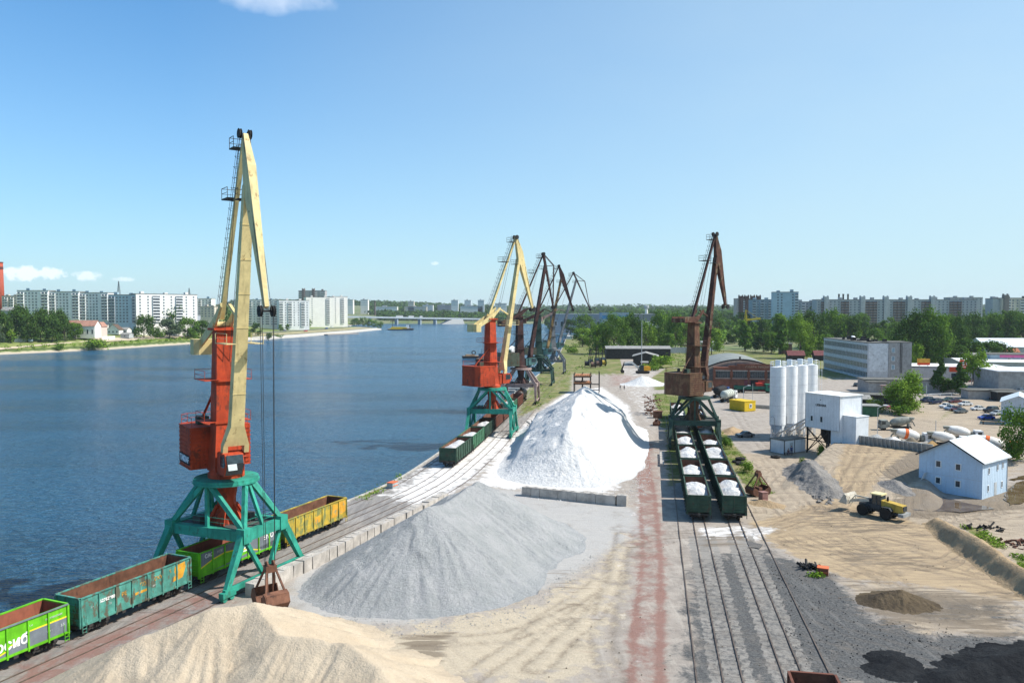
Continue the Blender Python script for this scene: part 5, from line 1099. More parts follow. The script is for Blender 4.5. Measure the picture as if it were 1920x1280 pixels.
# grey shed on the right edge
g0 = G(1876, 794); t = thing('grey_shed', 'pale grey metal shed with blue door frame on the right edge', 'shed', g0, math.atan2(.30, .95) - R(90) + R(90))
rz_ = math.atan2(-.55, .83); t.rotation_euler = (0, 0, rz_)
m = MB(); m.prism([(0, 0, 0), (7.6, 0, 0), (7.6, 0, 5.6), (3.8, 0, 7.3), (0, 0, 5.6)], (0, 12, 0)); m.build('wall', M('shed_grey', (.50, .545, .58), var=.08, streak=.25, rough=.55), t)
m = MB()
for s in (0, 1):
    x0, x1 = (-.3, 3.8) if s == 0 else (7.9, 3.8); m.prism([(x0, -.35, 5.5), (x1, -.35, 7.33), (x1, -.35, 7.45), (x0, -.35, 5.62)], (0, 12.7, 0))
m.build('roof', M('shed_roof', (.66, .72, .77), rough=.4, var=.05), t)
m = MB(); m.b2(1.0, 6.2, -.05, 0, .05, 4.2); m.build('gate', M('shed_gate', (.58, .62, .64), var=.06, streak=.2), t); m = MB(); m.b2(.8, 1.0, -.09, 0, 0, 4.3); m.b2(6.2, 6.4, -.09, 0, 0, 4.3); m.b2(.8, 6.4, -.09, 0, 4.3, 4.45); m.build('gate_frame', M('blue_frame', (.16, .26, .36), var=.1), t)
# brick hall with its vaulted roof
h0 = G(1337.5, 731.7); t = thing('brick_hall', 'red brick hall with lettered stepped parapet and vaulted grey roof', 'hall', h0, -A2)
FW, FH = 25.0, 8.4
m = MB(); m.b2(0, FW, 0, 3.5, 0, FH); m.b2(5.2, FW - 1.5, 0, .5, FH + .002, FH + .75); m.b2(8.2, FW - 4.6, 0, .48, FH + .752, FH + 1.35)
for x in (.3, 6.3, 12.3, 18.3, 24.4): m.b2(x - .3, x + .3, -.18, -.002, 0, FH)
m.b2(-.05, FW + .05, -.1, 0, FH - .25, FH - .05); m.build('wall', REDBR, t)
for k in range(4):
    x = 3.3 + k * 6.0; f = win(t, x, 0, 4.75, 4.9, 2.3, 'y-', M('hall_glass', (.05, .06, .065), var=.5, scale=1.5, rough=.2), M('lintel', (.38, .33, .29), var=.2), .0)
    m = MB(); m.b2(x - 2.7, x + 2.7, -.10, -.002, 7.1, 7.45); m.b2(x - 2.7, x + 2.7, -.12, -.002, 4.35, 4.6); m.build('sill', M('lintel', (.38, .33, .29)), f)
    m = MB(); 
    for q in (-1.6, -.8, 0, .8, 1.6): m.b2(x + q - .04, x + q + .04, -.06, -.031, 4.75, 7.05)
    m.b2(x - 2.45, x + 2.45, -.065, -.031, 5.85, 5.95); m.build('glazing_bar', M('bar_grey', (.14, .14, .14)), f)
text('sign_lettering', 'СЛАВА ТРУДУ', 1.15, M('worn_brick_letters', (.40, .27, .18), var=.25), t, frame((15.2, -.02, FH + .12), (1, 0, 0), (0, 0, 1)), .03, .03)
m = MB(); m.b2(10.8, 13.0, -.12, -.002, 0, 3.9); m.build('gate_leaf', M('gate_maroon', (.16, .045, .06), var=.2), t); m = MB(); m.b2(15.6, 17.8, -.14, -.002, 0, 3.9); m.build('gate_leaf', M('gate_red', (.38, .04, .03), var=.2), t)
m = MB(); m.b2(13.0, 15.6, -.06, -.002, 0, 3.9); m.build('gateway', BLK, t); m = MB(); m.b2(7.4, 8.5, -.06, -.002, 0, 2.2); m.build('door', WOODDK, t)
m = MB(); n = 22; VW, VH, VZ, VL = 26.0, 3.6, 7.2, 46.0; x0 = -3.2
arc = [(x0 + VW * k / n, VZ + VH * math.sin(math.pi * k / n) ** .85) for k in range(n + 1)]
m.prism([(x0, 3.6, 0)] + [(x, 3.6, z) for x, z in arc] + [(x0 + VW, 3.6, 0)], (0, VL, 0)); m.build('vault', M('vault_wall', (.17, .16, .15), var=.25, streak=.4), t)
def shell(name, mat, grow, y0, y1, parent):
    m = MB(); vs = []
    for y in (y0, y1):
        for x, z in arc: vs.append((x, y, z + .02 + grow)); 
    k = n + 1; m.add(vs, [(i, i + 1, k + i + 1, k + i) for i in range(n)])
    vs2 = [(x, y0, z + .02) for x, z in arc]; m.add(vs2 + vs[:k], [(i, i + 1, k + i + 1, k + i) for i in range(n)]); return m.build(name, mat, parent)
rf = shell('roof', M('vault_roof', (.22, .235, .22), var=.2, scale=.3, streak=.2), .25, 4.4, VL + 4, t); shell('roof_edge', BLK, .5, 3.9, 4.4, rf)
m = MB(); k = n + 1; arc2 = [(x0 + VW / 2 + (x - x0 - VW / 2) * .97, z - .75) for x, z in arc]; m.add([(x, 3.55, z) for x, z in arc] + [(x, 3.55, z) for x, z in arc2], [(i, i + 1, k + i + 1, k + i) for i in range(n)]); m.build('arch_band', M('arch_plaster', (.50, .36, .26), var=.2, streak=.3), t)
m = MB(); m.lathe([(.3, 0), (.3, .9), (.42, .95), (.42, 1.1)], (x0 + 13, 5.5, VZ + VH + .1), 10); m.build('roof_vent', BLK, t)
# dark sheds at the end of the yard road
def shed(label, o, rz, w, d, h, rise, wall, roof, cat='shed', name='shed', ridge='x', ov=.5, group=None):
    t = thing(name, label, cat, o, rz, group); m = MB()
    if ridge == 'x': pr = [(0, 0, 0), (0, d, 0), (0, d, h), (0, d / 2, h + rise), (0, 0, h)]; m.prism(pr, (w, 0, 0))
    elif ridge == 'y': m.prism([(0, 0, 0), (w, 0, 0), (w, 0, h), (w / 2, 0, h + rise), (0, 0, h)], (0, d, 0))
    else: m.b2(0, w, 0, d, 0, h)
    wl = m.build('wall', wall, t); m = MB()
    if ridge == 'x':
        for s in (0, 1): y0, y1 = (-ov, d / 2) if s == 0 else (d + ov, d / 2); z0 = h - rise / (d / 2) * ov; m.prism([(-ov, y0, z0 + .02), (-ov, y1, h + rise + .02), (-ov, y1, h + rise + .2), (-ov, y0, z0 + .2)], (w + 2 * ov, 0, 0))
    elif ridge == 'y':
        for s in (0, 1): x0, x1 = (-ov, w / 2) if s == 0 else (w + ov, w / 2); z0 = h - rise / (w / 2) * ov; m.prism([(x0, -ov, z0 + .02), (x1, -ov, h + rise + .02), (x1, -ov, h + rise + .2), (x0, -ov, z0 + .2)], (0, d + 2 * ov, 0))
    else: m.b2(-ov, w + ov, -ov, d + ov, h + .002, h + max(.15, rise))
    m.build('roof', roof, t); return t
SLATE = M('grey_slate', (.27, .265, .25), var=.25, scale=.6, streak=.2)
shed('long dark boarded shed across the end of the yard road', G(1137, 673), R(-3), 38, 13, 6.2, 1.3, WOODDK, SLATE)
shed('shorter dark boarded shed with pale ridge in front of the long one', G(1187, 685), R(-10), 13, 16, 4.8, 1.8, WOODDK, SLATE, ridge='y')
shed('tiny maroon hut beside the corner of the dark sheds', G(1203, 689), R(-10), 3, 3, 2.6, .5, M('maroon', (.13, .03, .03), var=.2), SLATE, 'hut', 'hut')
t = thing('panel_fence', 'pale grey panel fence right of the long dark shed', 'fence', G(1256, 662)); 
for k in range(6): m = MB(); m.b2(k * 2.4 + .03, k * 2.4 + 2.37, -.08, .08, 0, 4.0); m.build('panel', M('panel_grey', (.42, .44, .45), var=.15, streak=.3), t)
# yellow hut
t = thing('site_hut', 'yellow container hut with one small white framed window', 'hut', G(1396, 772), R(27))
YEL = M('hut_yellow', (.62, .42, .02), var=.1, streak=.3); m = MB(); m.b2(0, 4.2, 0, 6.2, .12, 2.9); 
for k in range(13): m.b2(-.03, 0, .25 + k * .47, .4 + k * .47, .2, 2.8)
m.build('wall', YEL, t); m = MB(); m.b2(-.1, 4.3, -.1, 6.3, 2.902, 3.0); m.build('roof', YEL, t); win(t, 2.3, 0, 1.2, .55, .8, 'y-', fw=.2)
# trough and beams behind the yellow hut
t = thing('concrete_trough', 'long open concrete trough lying between the yellow hut and the silos', 'trough', G(1412, 764), R(-34)); m = MB(); m.b2(0, 14, -.7, -.5, 0, .9); m.b2(0, 14, .5, .7, 0, .9); m.b2(0, 14, -.5, .5, 0, .15); m.build('trough_side', MATS['concrete_grey'], t)
# long low dark roof and small green hut behind the batching tower
shed('long low dark felt roofed shed behind the silos', G(1540, 752), R(-24), 25, 6, 2.6, .2, WOODDK, ROOFDK, ridge='flat')
shed('small green hut behind the batching tower', G(1605, 780), R(-10), 6, 4.5, 2.8, .2, M('hut_green', (.03, .11, .06), var=.25, streak=.3), SLATE, 'hut', 'hut', 'flat')
shed('low shed with grey slate roof beside the small green hut', G(1590, 768), R(-12), 6, 6, 3.2, .8, WOODDK, SLATE)
# four storey office block
o0 = Vector((149, 328, 0)); t = thing('office_block', 'four storey grey office block with long window bands', 'office building', o0, -math.atan2(6.4, 64))
OG = M('office_panel', (.52, .525, .53), var=.15, streak=.45, scale=.4); OB = M('office_grey_brick', (.34, .325, .31), var=.18, streak=.4); OH = 15.3
m = MB(); m.b2(0, 12.2, 0, 62, 0, OH, 0); m.b2(8.4, 17.6, -.25, 13, 0, OH + .35, 1); wl_ = m.build('wall', [OG, OB], t)
m = MB(); m.b2(.35, 8.2, -.10, -.002, 3.6, OH - .1); m.build('whitewashed_panel', M('whitewash', (.62, .63, .64), var=.15, rust=.28, rustc=(.34, .33, .32), rscale=1.2), t)
m = MB(); m.b2(-.2, 12.4, -.1, 62.2, OH + .002, OH + .3); m.b2(8.3, 17.7, -.35, 13.1, OH + .352, OH + .6); m.build('roof', ROOFDK, t)
m = MB(); m.b2(-.03, -.002, 0, 62, 14.6, 15.2); 
for zz in (3.4, 7.1, 10.8): m.b2(-.10, -.002, 0, 62, zz, zz + 1.25)
m.b2(-.10, -.002, 0, 62, 14.35, 15.25); m.build('spandrel', M('spandrel_white', (.56, .57, .58), var=.15, streak=.4), t)
wm = MB(); wm.b2(-.06, -.012, -.78, .78, 0, 2.0, 0)
for q in (-.76, 0, .76): wm.b2(-.09, -.062, q - .05, q + .05, 0, 2.0, 1)
def many(parent, name, mb, mats, spots, limit=94):
    """copies of one small part; past the limit the rest is one part of kind stuff"""
    o = None
    for q in spots[:limit]:
        if o is None: o = mb.build(name, mats, parent, loc=q)
        else: c = o.copy(); c.location = q; col.objects.link(c)
    if len(spots) > limit:
        r = MB()
        for q in spots[limit:]: k = len(r.v); r.v += [v + Vector(q) for v in mb.v]; r.f += [tuple(i + k for i in f) for f in mb.f]; r.mi += mb.mi
        tag(r.build(name, mats, parent), kind='stuff')
spots = [(0, 1.1 + k * 1.9, z) for z in (12.2, 8.5, 4.8, 1.1) for k in range(32)]
many(t, 'window', wm, [DKGLASS, TRIMW], spots, 96)
for z in (12.0, 8.5, 4.9): win(t, 10.2, -.25, z - .4, 1.1, 1.7, 'y-', M('pane_blue', (.25, .36, .42), rough=.15))
m = MB(); 
for x in (13, 13.6): m.tube((x, -.42, 3), (x, -.42, OH + .2), .1, n=6)
m.build('down_pipe', BLK, t)
m = MB(); r = random.Random(4)
for k in range(14): x, y = r.uniform(1, 10), r.uniform(2, 58); s_ = r.uniform(.5, 1.8); m.b2(x, x + s_, y, y + s_ * 1.5, OH + .305, OH + .3 + r.uniform(.5, 1.6))
m.build('roof_clutter', BLK, t); m = MB(); m.lathe([(1.4, 0), (1.5, .6), (.8, 1.3), (.1, 1.5)], (8, 44, OH + .3), 10); m.build('water_tank', TRIMW, t)
a0_ = G(1621, 735); t = thing('annex', 'low flat roofed brick annex at the end of the office block', 'annex', a0_, R(-9)); m = MB(); m.b2(0, 33, 0, 9, 0, 4.3); m.b2(-.01, 6, -5, -.01, 0, 3.9); m.build('wall', OB, t)
m = MB(); m.b2(-.4, 33.4, -.4, 9.4, 4.302, 4.6); m.b2(-.4, 6.4, -5.4, -.41, 3.902, 4.2); m.build('roof', ROOFDK, t); m = MB(); m.b2(3.4, 6.6, -7.3, -5.42, 3.0, 3.2); m.b2(3.5, 3.8, -7.2, -6.9, 0, 3.0); m.b2(6.2, 6.5, -7.2, -6.9, 0, 3.0); m.build('porch', M('porch', (.36, .25, .22), var=.2), t); win(t, 26, 0, 1.6, 1.2, 1.4, 'y-')
# shop, white roofed halls, pink and blue shop on the right
sg = G(1706, 712); t = thing('red_shop', 'single storey shop with red fascia and white flat roof', 'shop', sg, R(-12)); SR = M('shop_red', (.62, .07, .02), var=.12)
m = MB(); m.b2(0, 38, 0, 20, 0, 5.2); m.build('wall', M('shop_wall', (.46, .43, .42), var=.12), t); m = MB(); m.b2(15, 38.3, -.3, -.002, 3.7, 5.6); m.b2(27, 35, -.4, -.302, .6, 3.2); m.build('fascia', SR, t); m = MB(); m.b2(-.2, 38.2, -.002, 20.2, 5.602, 5.8); m.build('roof', ROOFW, t)
for x in (17, 21, 25): win(t, x, 0, .7, 2.6, 2.4, 'y-')
t = thing('sign_box', 'small red sign cube on the roof of the red shop', 'sign', sg + Vector((19.5, -3.2, 5.82)), R(-12)); m = MB(); m.b2(0, 3.2, 0, 2.2, 0, 2.6); m.build('box', SR, t); m = MB(); m.b2(.5, 1.2, -.03, 0, .6, 2.0); m.b2(1.9, 2.6, -.03, 0, .6, 2.0); m.build('white_mark', TRIMW, t)
t = thing('billboard', 'yellow and red billboard on a post left of the red shop', 'billboard', G(1731, 712)); m = MB(); m.b2(-2.6, 2.6, -.15, .15, 6.2, 8.9); m.build('board', M('board_yellow', (.70, .36, .05), var=.2), t); m = MB(); m.b2(-2.6, 2.6, -.18, -.152, 6.2, 7.2); m.build('red_strip', SR, t); m = MB(); m.tube((-1.8, 0, 0), (-1.8, 0, 6.2), .15); m.tube((1.8, 0, 0), (1.8, 0, 6.2), .15); m.build('post', GALV, t)
shed('broad low hall with white sheet roof behind the willow', G(1800, 700), R(-14), 70, 26, 5.4, .9, M('hall_grey', (.42, .43, .43), var=.12, streak=.3), ROOFW, 'hall', 'hall')
shed('grey concrete hall with white flat roof cut by the right edge', G(1872, 733), R(-10), 40, 22, 7.0, .35, MATS['concrete_grey'], ROOFW, 'hall', 'hall', 'flat')
t = shed('two storey grey blue shop building with pink bands', G(1856, 698), R(-12), 60, 14, 8.4, .3, M('shop_blue', (.30, .38, .44), var=.12), ROOFDK, 'shop', 'shop', 'flat')
PINK = M('pink_band', (.62, .14, .30), var=.12); m = MB(); m.b2(4, 60, -.08, -.002, 7.0, 8.3); m.b2(4, 60, -.08, -.002, 3.5, 4.5); m.build('pink_band', PINK, t); m = MB(); m.b2(4, 60, -.05, -.002, 0, 3.4); m.build('shop_front', M('front_pale', (.55, .60, .62), var=.15), t)
for k in range(9): win(t, 8 + k * 5.5, 0, 4.9, 1.4, 1.9, 'y-')
shed('pale hipped roof hall among the trees on the far right', G(1850, 668), R(-8), 60, 30, 6, 5, M('pale_wall', (.45, .47, .48), var=.1), M('pale_roof', (.62, .66, .68), var=.08), 'hall', 'hall')
shed('brown slate roofed low hall among the trees behind the red shop', G(1775, 690), R(-14), 55, 14, 5, 2.5, OB, SLATE, 'hall', 'hall')
shed('small brick red roofed house on the far right behind the pink shop', G(1884, 672), R(-10), 8, 7, 4, 2, M('brick_orange', (.36, .13, .06), var=.2), M('roof_red', (.36, .12, .06), var=.2), 'house', 'house')
for i, (x, y, w_, lb) in enumerate(((1775, 748, 15, 'low grey garage row at the back of the car park'), (1830, 752, 16, 'low dark garage with slanted roof at the back of the car park'))): shed(lb, G(x + 40, y), R(-10), w_, 6, 2.8, .25, OB if i == 0 else WOODDK, ROOFDK, 'garage', 'garage', 'flat')
for i, (x, y) in enumerate(((1478, 668), (1528, 668))): shed(['left', 'right'][i] + ' maroon roofed hut between the hall and the office block', G(x, y + 8), R(-8), 9, 7, 3.2, 2.4, WOODDK, M('maroon_roof', (.14, .04, .04), var=.25), 'hut', 'hut')
# ---------------------------------------------------------------- VEHICLES AND MACHINES
TYRE = M('tyre_rubber', (.018, .017, .016), rough=.9, var=.3); RIM = M('wheel_rim', (.30, .30, .31), rough=.4, metal=.5); CHROME = M('lamp_glass', (.6, .6, .58), rough=.15)
def wheel(parent, c, r, w, rim=RIM, n=18):
    m = MB(); m.lathe([(r * .55, -w / 2), (r * .92, -w / 2), (r, -w * .32), (r, w * .32), (r * .92, w / 2), (r * .55, w / 2)], (0, 0, 0), n, axis='Y'); o = m.build('wheel', TYRE, parent, loc=c)
    m = MB(); m.lathe([(.05, -w * .42), (r * .56, -w * .44), (r * .56, w * .44), (.05, w * .42)], (0, 0, 0), n, axis='Y'); m.build('rim', rim, o); return o
CARP = {}
def car(c, kind='sedan'):
    """body with bonnet, cabin and boot; glass as its own part; four wheels, lamps"""
    if (c, kind) in CARP: return CARP[c, kind]
    P = M('car_paint_' + c, {'white': (.70, .71, .71), 'silver': (.42, .45, .47), 'black': (.014, .015, .02), 'blue': (.02, .07, .40), 'navy': (.018, .024, .06), 'maroon': (.10, .014, .02), 'grey': (.10, .115, .125), 'lightblue': (.20, .28, .40), 'red': (.42, .02, .02), 'green': (.05, .10, .085)}[c], var=.05, rough=.22, spec=.5)
    t = thing('parked_car', 'x', 'car'); L, W = 2.15, .86
    if kind == 'suv': lo = [(-2.2, .35), (-2.25, .8), (-2.15, 1.08), (-.9, 1.12), (2.1, 1.15), (2.25, .8), (2.2, .35)]; up = [(-1.05, 1.12), (-.45, 1.72), (1.75, 1.74), (2.1, 1.15)]
    else: lo = [(-2.1, .28), (-2.18, .55), (-2.05, .78), (-.85, .92), (1.25, .95), (2.1, .88), (2.2, .55), (2.1, .28)]; up = [(-.95, .92), (-.3, 1.40), (.75, 1.42), (1.45, .94)]
    m = MB(); n = len(lo); f = lambda z: W if z < .8 else W * .965
    vs = [(x, -f(z), z) for x, z in lo] + [(x, f(z), z) for x, z in lo]; m.add(vs, [tuple(range(n)), tuple(range(2 * n - 1, n - 1, -1))] + [(i + n, (i + 1) % n + n, (i + 1) % n, i) for i in range(n)])
    (x0, z0), (x1, z1), (x2, z2), (x3, z3) = up; a, b = W * .95, W * .76
    m.add([(x1 + .02, -b, z1), (x1 + .02, b, z1), (x2 - .02, b, z2), (x2 - .02, -b, z2), (x1 + .02, -b, z1 + .05), (x1 + .02, b, z1 + .05), (x2 - .02, b, z2 + .05), (x2 - .02, -b, z2 + .05)], MB.BF)
    for s in (-1, 1):
        for (p, q) in (((x0, s * a, z0), (x1, s * b, z1)), ((x3, s * a, z3), (x2, s * b, z2)), (((x0 + x3) / 2, s * (a + .01), z0), ((x1 + x2) / 2, s * (b + .01), z1))): m.bar(p, q, .07, .09)
    m.build('body', P, t)
    g = MB(); g.add([(x0, -a + .02, z0), (x0, a - .02, z0), (x1, b - .02, z1), (x1, -b + .02, z1), (x3, -a + .02, z3), (x3, a - .02, z3), (x2, b - .02, z2), (x2, -b + .02, z2)], [(0, 3, 2, 1), (4, 5, 6, 7), (0, 4, 7, 3), (1, 2, 6, 5), (3, 7, 6, 2), (0, 1, 5, 4)]); g.build('glasshouse', GLASS, t)
    for x in (-1.3, 1.3):
        for s in (-1, 1): wheel(t, (x, s * (W - .1), .32), .32, .22, n=12)
    for s in (-1, 1): m = MB(); m.b2(-2.22, -2.1, s * .62 - .16, s * .62 + .16, .58, .70); m.build('headlight', CHROME, t)
    CARP[c, kind] = t; return t
cars = [(1397, 819, 12, 'grey', 'sedan', 'dark grey car alone on the yard between rusty crane and silos'),
 (1738, 754, 25, 'navy', 'suv', 'dark blue car furthest left in the back row of the car park'), (1753, 757, 22, 'navy', 'suv', 'dark blue estate car at the left end of the car park, nearer one'),
 (1778, 752, 10, 'green', 'sedan', 'dark green car left of the maroon one in the back row'), (1790, 755, 15, 'maroon', 'sedan', 'maroon car in the back row behind the white saloon'),
 (1810, 760, 12, 'white', 'sedan', 'white saloon behind the four cars parked side by side'), (1773, 764, 25, 'white', 'sedan', 'white car, back of the four parked side by side'),
 (1782, 768, 25, 'lightblue', 'sedan', 'light blue car, second from the back of the four side by side'), (1794, 770, 25, 'maroon', 'sedan', 'maroon car behind the dark front one of the four side by side'),
 (1801, 774, 22, 'grey', 'sedan', 'dark grey car, front of the four parked side by side'), (1834, 769, 12, 'white', 'sedan', 'white car in the middle of the car park left of the black one'),
 (1858, 773, 20, 'black', 'suv', 'black off road car beside the white car in the car park'), (1869, 778, 25, 'silver', 'sedan', 'silver car half hidden by the grey shed corner'),
 (1849, 786, 8, 'blue', 'sedan', 'bright blue car nearest in the car park'), (1842, 744, 15, 'grey', 'suv', 'dark grey car by the garages at the back'),
 (1857, 748, 18, 'lightblue', 'sedan', 'pale blue car beside the maroon one near the garages'), (1869, 749, 18, 'maroon', 'sedan', 'maroon car with pale roof near the garages'),
 (1636, 752, -30, 'white', 'sedan', 'white car left of the round tree, further one'), (1642, 757, -30, 'silver', 'sedan', 'silver car left of the round tree, nearer one'), (1676, 766, 10, 'red', 'sedan', 'red car behind the trunk of the round tree'),
 (1702, 766, 30, 'green', 'sedan', 'dark green car right of the trunk of the round tree'), (1885, 730, 15, 'silver', 'sedan', 'silver car by the grey concrete hall'), (1913, 735, 12, 'lightblue', 'sedan', 'pale blue car on the right edge by the concrete hall'),
 (1740, 712, 10, 'black', 'suv', 'black car in front of the red shop'), (1717, 706, 10, 'white', 'suv', 'white van like car beside the billboard'), (1780, 708, 8, 'silver', 'sedan', 'silver car between the two dark conical trees'), (1815, 716, 8, 'maroon', 'sedan', 'maroon car behind the lamp post by the willow'), (1605, 724, 60, 'black', 'sedan', 'black car by the blue awning of the office block')]
for x, y, a, c, k, lb in cars: p = G(x, y); place(car(c, k), lb, p, R(a), 'parked cars', .95 if k == 'sedan' else 1.0)
# wheel loader
lp = G(1640, 968); ld = Vector((-.62, .785, 0)); t = thing('wheel_loader', 'yellow wheel loader with raised pale bucket driving up to the ramp', 'wheel loader', lp + Vector((.6, .3, 0)), math.atan2(ld.y, ld.x))
LY = M('loader_yellow', (.47, .32, .06), var=.22, streak=.6, rust=.25, rustc=(.22, .17, .10)); LYL = M('loader_roof', (.72, .62, .33), var=.08); LG_ = M('loader_dark', (.04, .045, .05), var=.3); BK = M('bucket_worn', (.50, .46, .38), var=.3, rust=.35, rustc=(.12, .08, .05))
for x in (-1.65, 1.65):
    for s in (-1, 1): wheel(t, (x, s * 1.1, .82), .82, .6, M('rim_yellow', (.35, .27, .12)), 22)
m = MB(); m.prism([(-.7, -.62, 1.15), (-3.5, -.62, 1.15), (-3.75, -.62, 1.4), (-3.65, -.62, 2.15), (-.7, -.62, 2.45)], (0, 1.24, 0)); hb_ = m.build('engine_hood', LY, t)
m = MB(); m.b2(-3.8, -3.66, -.5, .5, 1.4, 2.05); m.build('grille', LG_, hb_); m = MB(); m.b2(-4.05, -3.3, -1.1, 1.1, .72, 1.14); m.build('counterweight', M('loader_grey', (.27, .28, .28), var=.2), t)
m = MB(); m.tube((-1.5, .25, 2.4), (-1.5, .25, 3.1), .09, n=8); m.lathe([(.16, 2.4), (.16, 2.75), (.08, 2.85)], (-1.2, -.3, 0), 10); m.build('exhaust', BLK, t)
m = MB(); m.b2(-3.2, -.2, -.5, .5, .7, 1.14); m.b2(-.2, .6, -.35, .35, .7, 1.1); m.b2(.55, 2.5, -.55, .55, .65, 1.6); m.prism([(.6, -.45, 1.6), (1.5, -.45, 1.6), (1.35, -.45, 2.3), (.95, -.45, 2.3)], (0, .9, 0)); 
for x in (-1.65, 1.65): m.b2(x - .2, x + .2, -.9, .9, .66, .98)
m.build('chassis', LG_, t)
m = MB(); m.b2(-.75, .65, -.74, .74, 1.15, 1.75); 
for (x, y) in ((-.7, -.7), (-.7, .7), (.6, -.7), (.6, .7), (-.1, -.7), (-.1, .7)): m.bar((x, y, 1.75), (x * .92, y * .94, 3.1), .09, .09)
cb = m.build('cab', LG_, t); m = MB(); m.b2(-.68, .57, -.66, .66, 1.76, 3.08); m.build('window', GLASS, cb); m = MB(); m.b2(-.85, .8, -.8, .8, 3.11, 3.28); m.build('roof', LYL, cb)
m = MB()
for s in (-1, 1): m.bar((1.1, s * .42, 2.1), (3.0, s * .42, 1.75), .14, .34, side=(0, 1, 0)); m.bar((3.0, s * .42, 1.72), (3.9, s * .42, 1.55), .14, .3, side=(0, 1, 0))
m.bar((1.3, 0, 2.3), (3.3, 0, 2.35), .16, .18); m.bar((3.3, 0, 2.4), (3.85, 0, 1.7), .12, .12); m.build('lift_arm', BK, t)
m = MB(); pr = [(3.9, 1.15), (3.82, 1.75), (4.0, 2.35), (4.3, 2.6), (4.34, 2.54), (4.1, 2.3), (3.95, 1.75), (4.02, 1.25), (5.05, 1.35), (5.07, 1.27), (4.0, 1.12)]
m.prism([(x, -1.45, z) for x, z in pr], (0, 2.9, 0)); 
for y in (-1.45, 1.39): m.prism([(4.0, y, 1.15), (4.0, y, 2.4), (4.3, y, 2.56), (5.05, y, 1.3)], (0, .06, 0))
for k in range(6): y = -1.3 + k * .5; m.bar((5.0, y, 1.32), (5.32, y, 1.36), .12, .07)
m.build('bucket', BK, t)
m = MB()
for s in (-1, 1): m.add([Vector((x, 1.1 * s + d, z)) for d in (-.32, .32) for x, z in ((-2.55, 1.35), (-2.2, 1.75), (-1.1, 1.75), (-.8, 1.35), (-.85, 1.3), (-1.15, 1.68), (-2.15, 1.68), (-2.5, 1.3))], [tuple(range(7, -1, -1)), tuple(range(8, 16))] + [(i, (i + 1) % 8, 8 + (i + 1) % 8, 8 + i) for i in range(8)])
m.build('mudguard', LG_, t)
# excavator
t = thing('excavator', 'tracked excavator with pale arm and yellow rear behind the small white heap', 'excavator', G(1205, 700), R(185)); t.scale = (1.35,) * 3
for s in (-1, 1): m = MB(); m.prism([(-1.9, s * 1.2 - .3, .25), (-2.2, s * 1.2 - .3, .5), (-1.9, s * 1.2 - .3, .85), (1.9, s * 1.2 - .3, .85), (2.2, s * 1.2 - .3, .5), (1.9, s * 1.2 - .3, .05), (-1.9, s * 1.2 - .3, .05)], (0, .6, 0)); m.build('track', BLK, t)
m = MB(); m.b2(-2.4, -.1, -1.35, 1.35, 1.05, 2.2); m.b2(-2.3, -.8, -1.2, 1.2, 2.21, 2.45); m.build('engine_house', M('digger_orange', (.62, .30, .02), var=.1), t); m = MB(); m.b2(-.1, 1.4, -1.35, 1.35, 1.0, 1.5); m.b2(-.9, .9, -.9, .9, .8, 1.0); m.build('turntable', LG_, t)
m = MB(); m.prism([(-.05, .35, 1.5), (1.4, .35, 1.5), (1.5, .35, 2.2), (1.1, .35, 2.9), (-.05, .35, 2.9)], (0, 1.0, 0)); m.build('cab', GLASS, t)
PALE = M('digger_pale', (.55, .56, .55), var=.12); m = MB(); m.bar((1.2, -.3, 1.7), (3.8, -.3, 3.9), .4, .6); m.bar((3.8, -.3, 3.9), (6.4, -.3, 3.5), .38, .5); m.build('boom', PALE, t); m = MB(); m.bar((6.2, -.3, 3.9), (7.2, -.3, 1.4), .3, .45); m.build('stick', BLK, t)
m = MB(); m.prism([(7.0, -.9, 1.5), (7.6, -.9, 1.1), (7.3, -.9, .2), (6.5, -.9, .3), (6.4, -.9, .9)], (0, 1.2, 0)); m.build('bucket', BLK, t)
# lorries
CABW = M('cab_white', (.72, .73, .74), var=.06, rough=.35); DRUM = M('drum_white', (.70, .69, .66), var=.10, streak=.3, rough=.5); DIRTG = M('mixer_grey', (.26, .27, .24), var=.3, streak=.4); CABB = M('cab_blue', (.03, .07, .22), var=.1, rough=.35)
def lorry(label, loc, rz, cabc, group='lorries in the plant yard', name='lorry', cat='lorry', length=7.6, s=1.0):
    t = thing(name, label, cat, loc, rz, group, s); m = MB()
    for y in (-.42, .42): m.b2(-length / 2, length / 2, y - .08, y + .08, .85, 1.1)
    m.b2(-length / 2, -length / 2 + .2, -1.15, 1.15, .75, .95); m.b2(-.6, .9, -1.15, -.6, .6, 1.05); m.b2(-.6, .9, .6, 1.15, .6, 1.05); m.build('chassis', BLK, t)
    h = length / 2; m = MB(); m.prism([(h - 1.9, -1.2, .75), (h, -1.2, .6), (h + .08, -1.2, 1.55), (h - .12, -1.2, 2.85), (h - 1.9, -1.2, 2.9)], (0, 2.4, 0)); cb = m.build('cab', cabc, t)
    m = MB(); m.prism([(h + .09, -1.08, 1.62), (h + .11, -1.08, 1.62), (h - .08, -1.08, 2.62), (h - .10, -1.08, 2.62)], (0, 2.16, 0)); m.b2(h - 1.35, h - .35, -1.215, -1.202, 1.7, 2.5); m.b2(h - 1.35, h - .35, 1.202, 1.215, 1.7, 2.5); m.build('window', GLASS, cb)
    m = MB(); m.b2(h - .02, h + .14, -1.2, 1.2, .45, .75); m.build('bumper', BLK, cb)
    for x in (h - 1.0, -h + 2.55, -h + 1.2):
        for y in (-.98, .98): wheel(t, (x, y, .52), .52, .36, M('rim_grey', (.28, .27, .25)), 16)
    return t
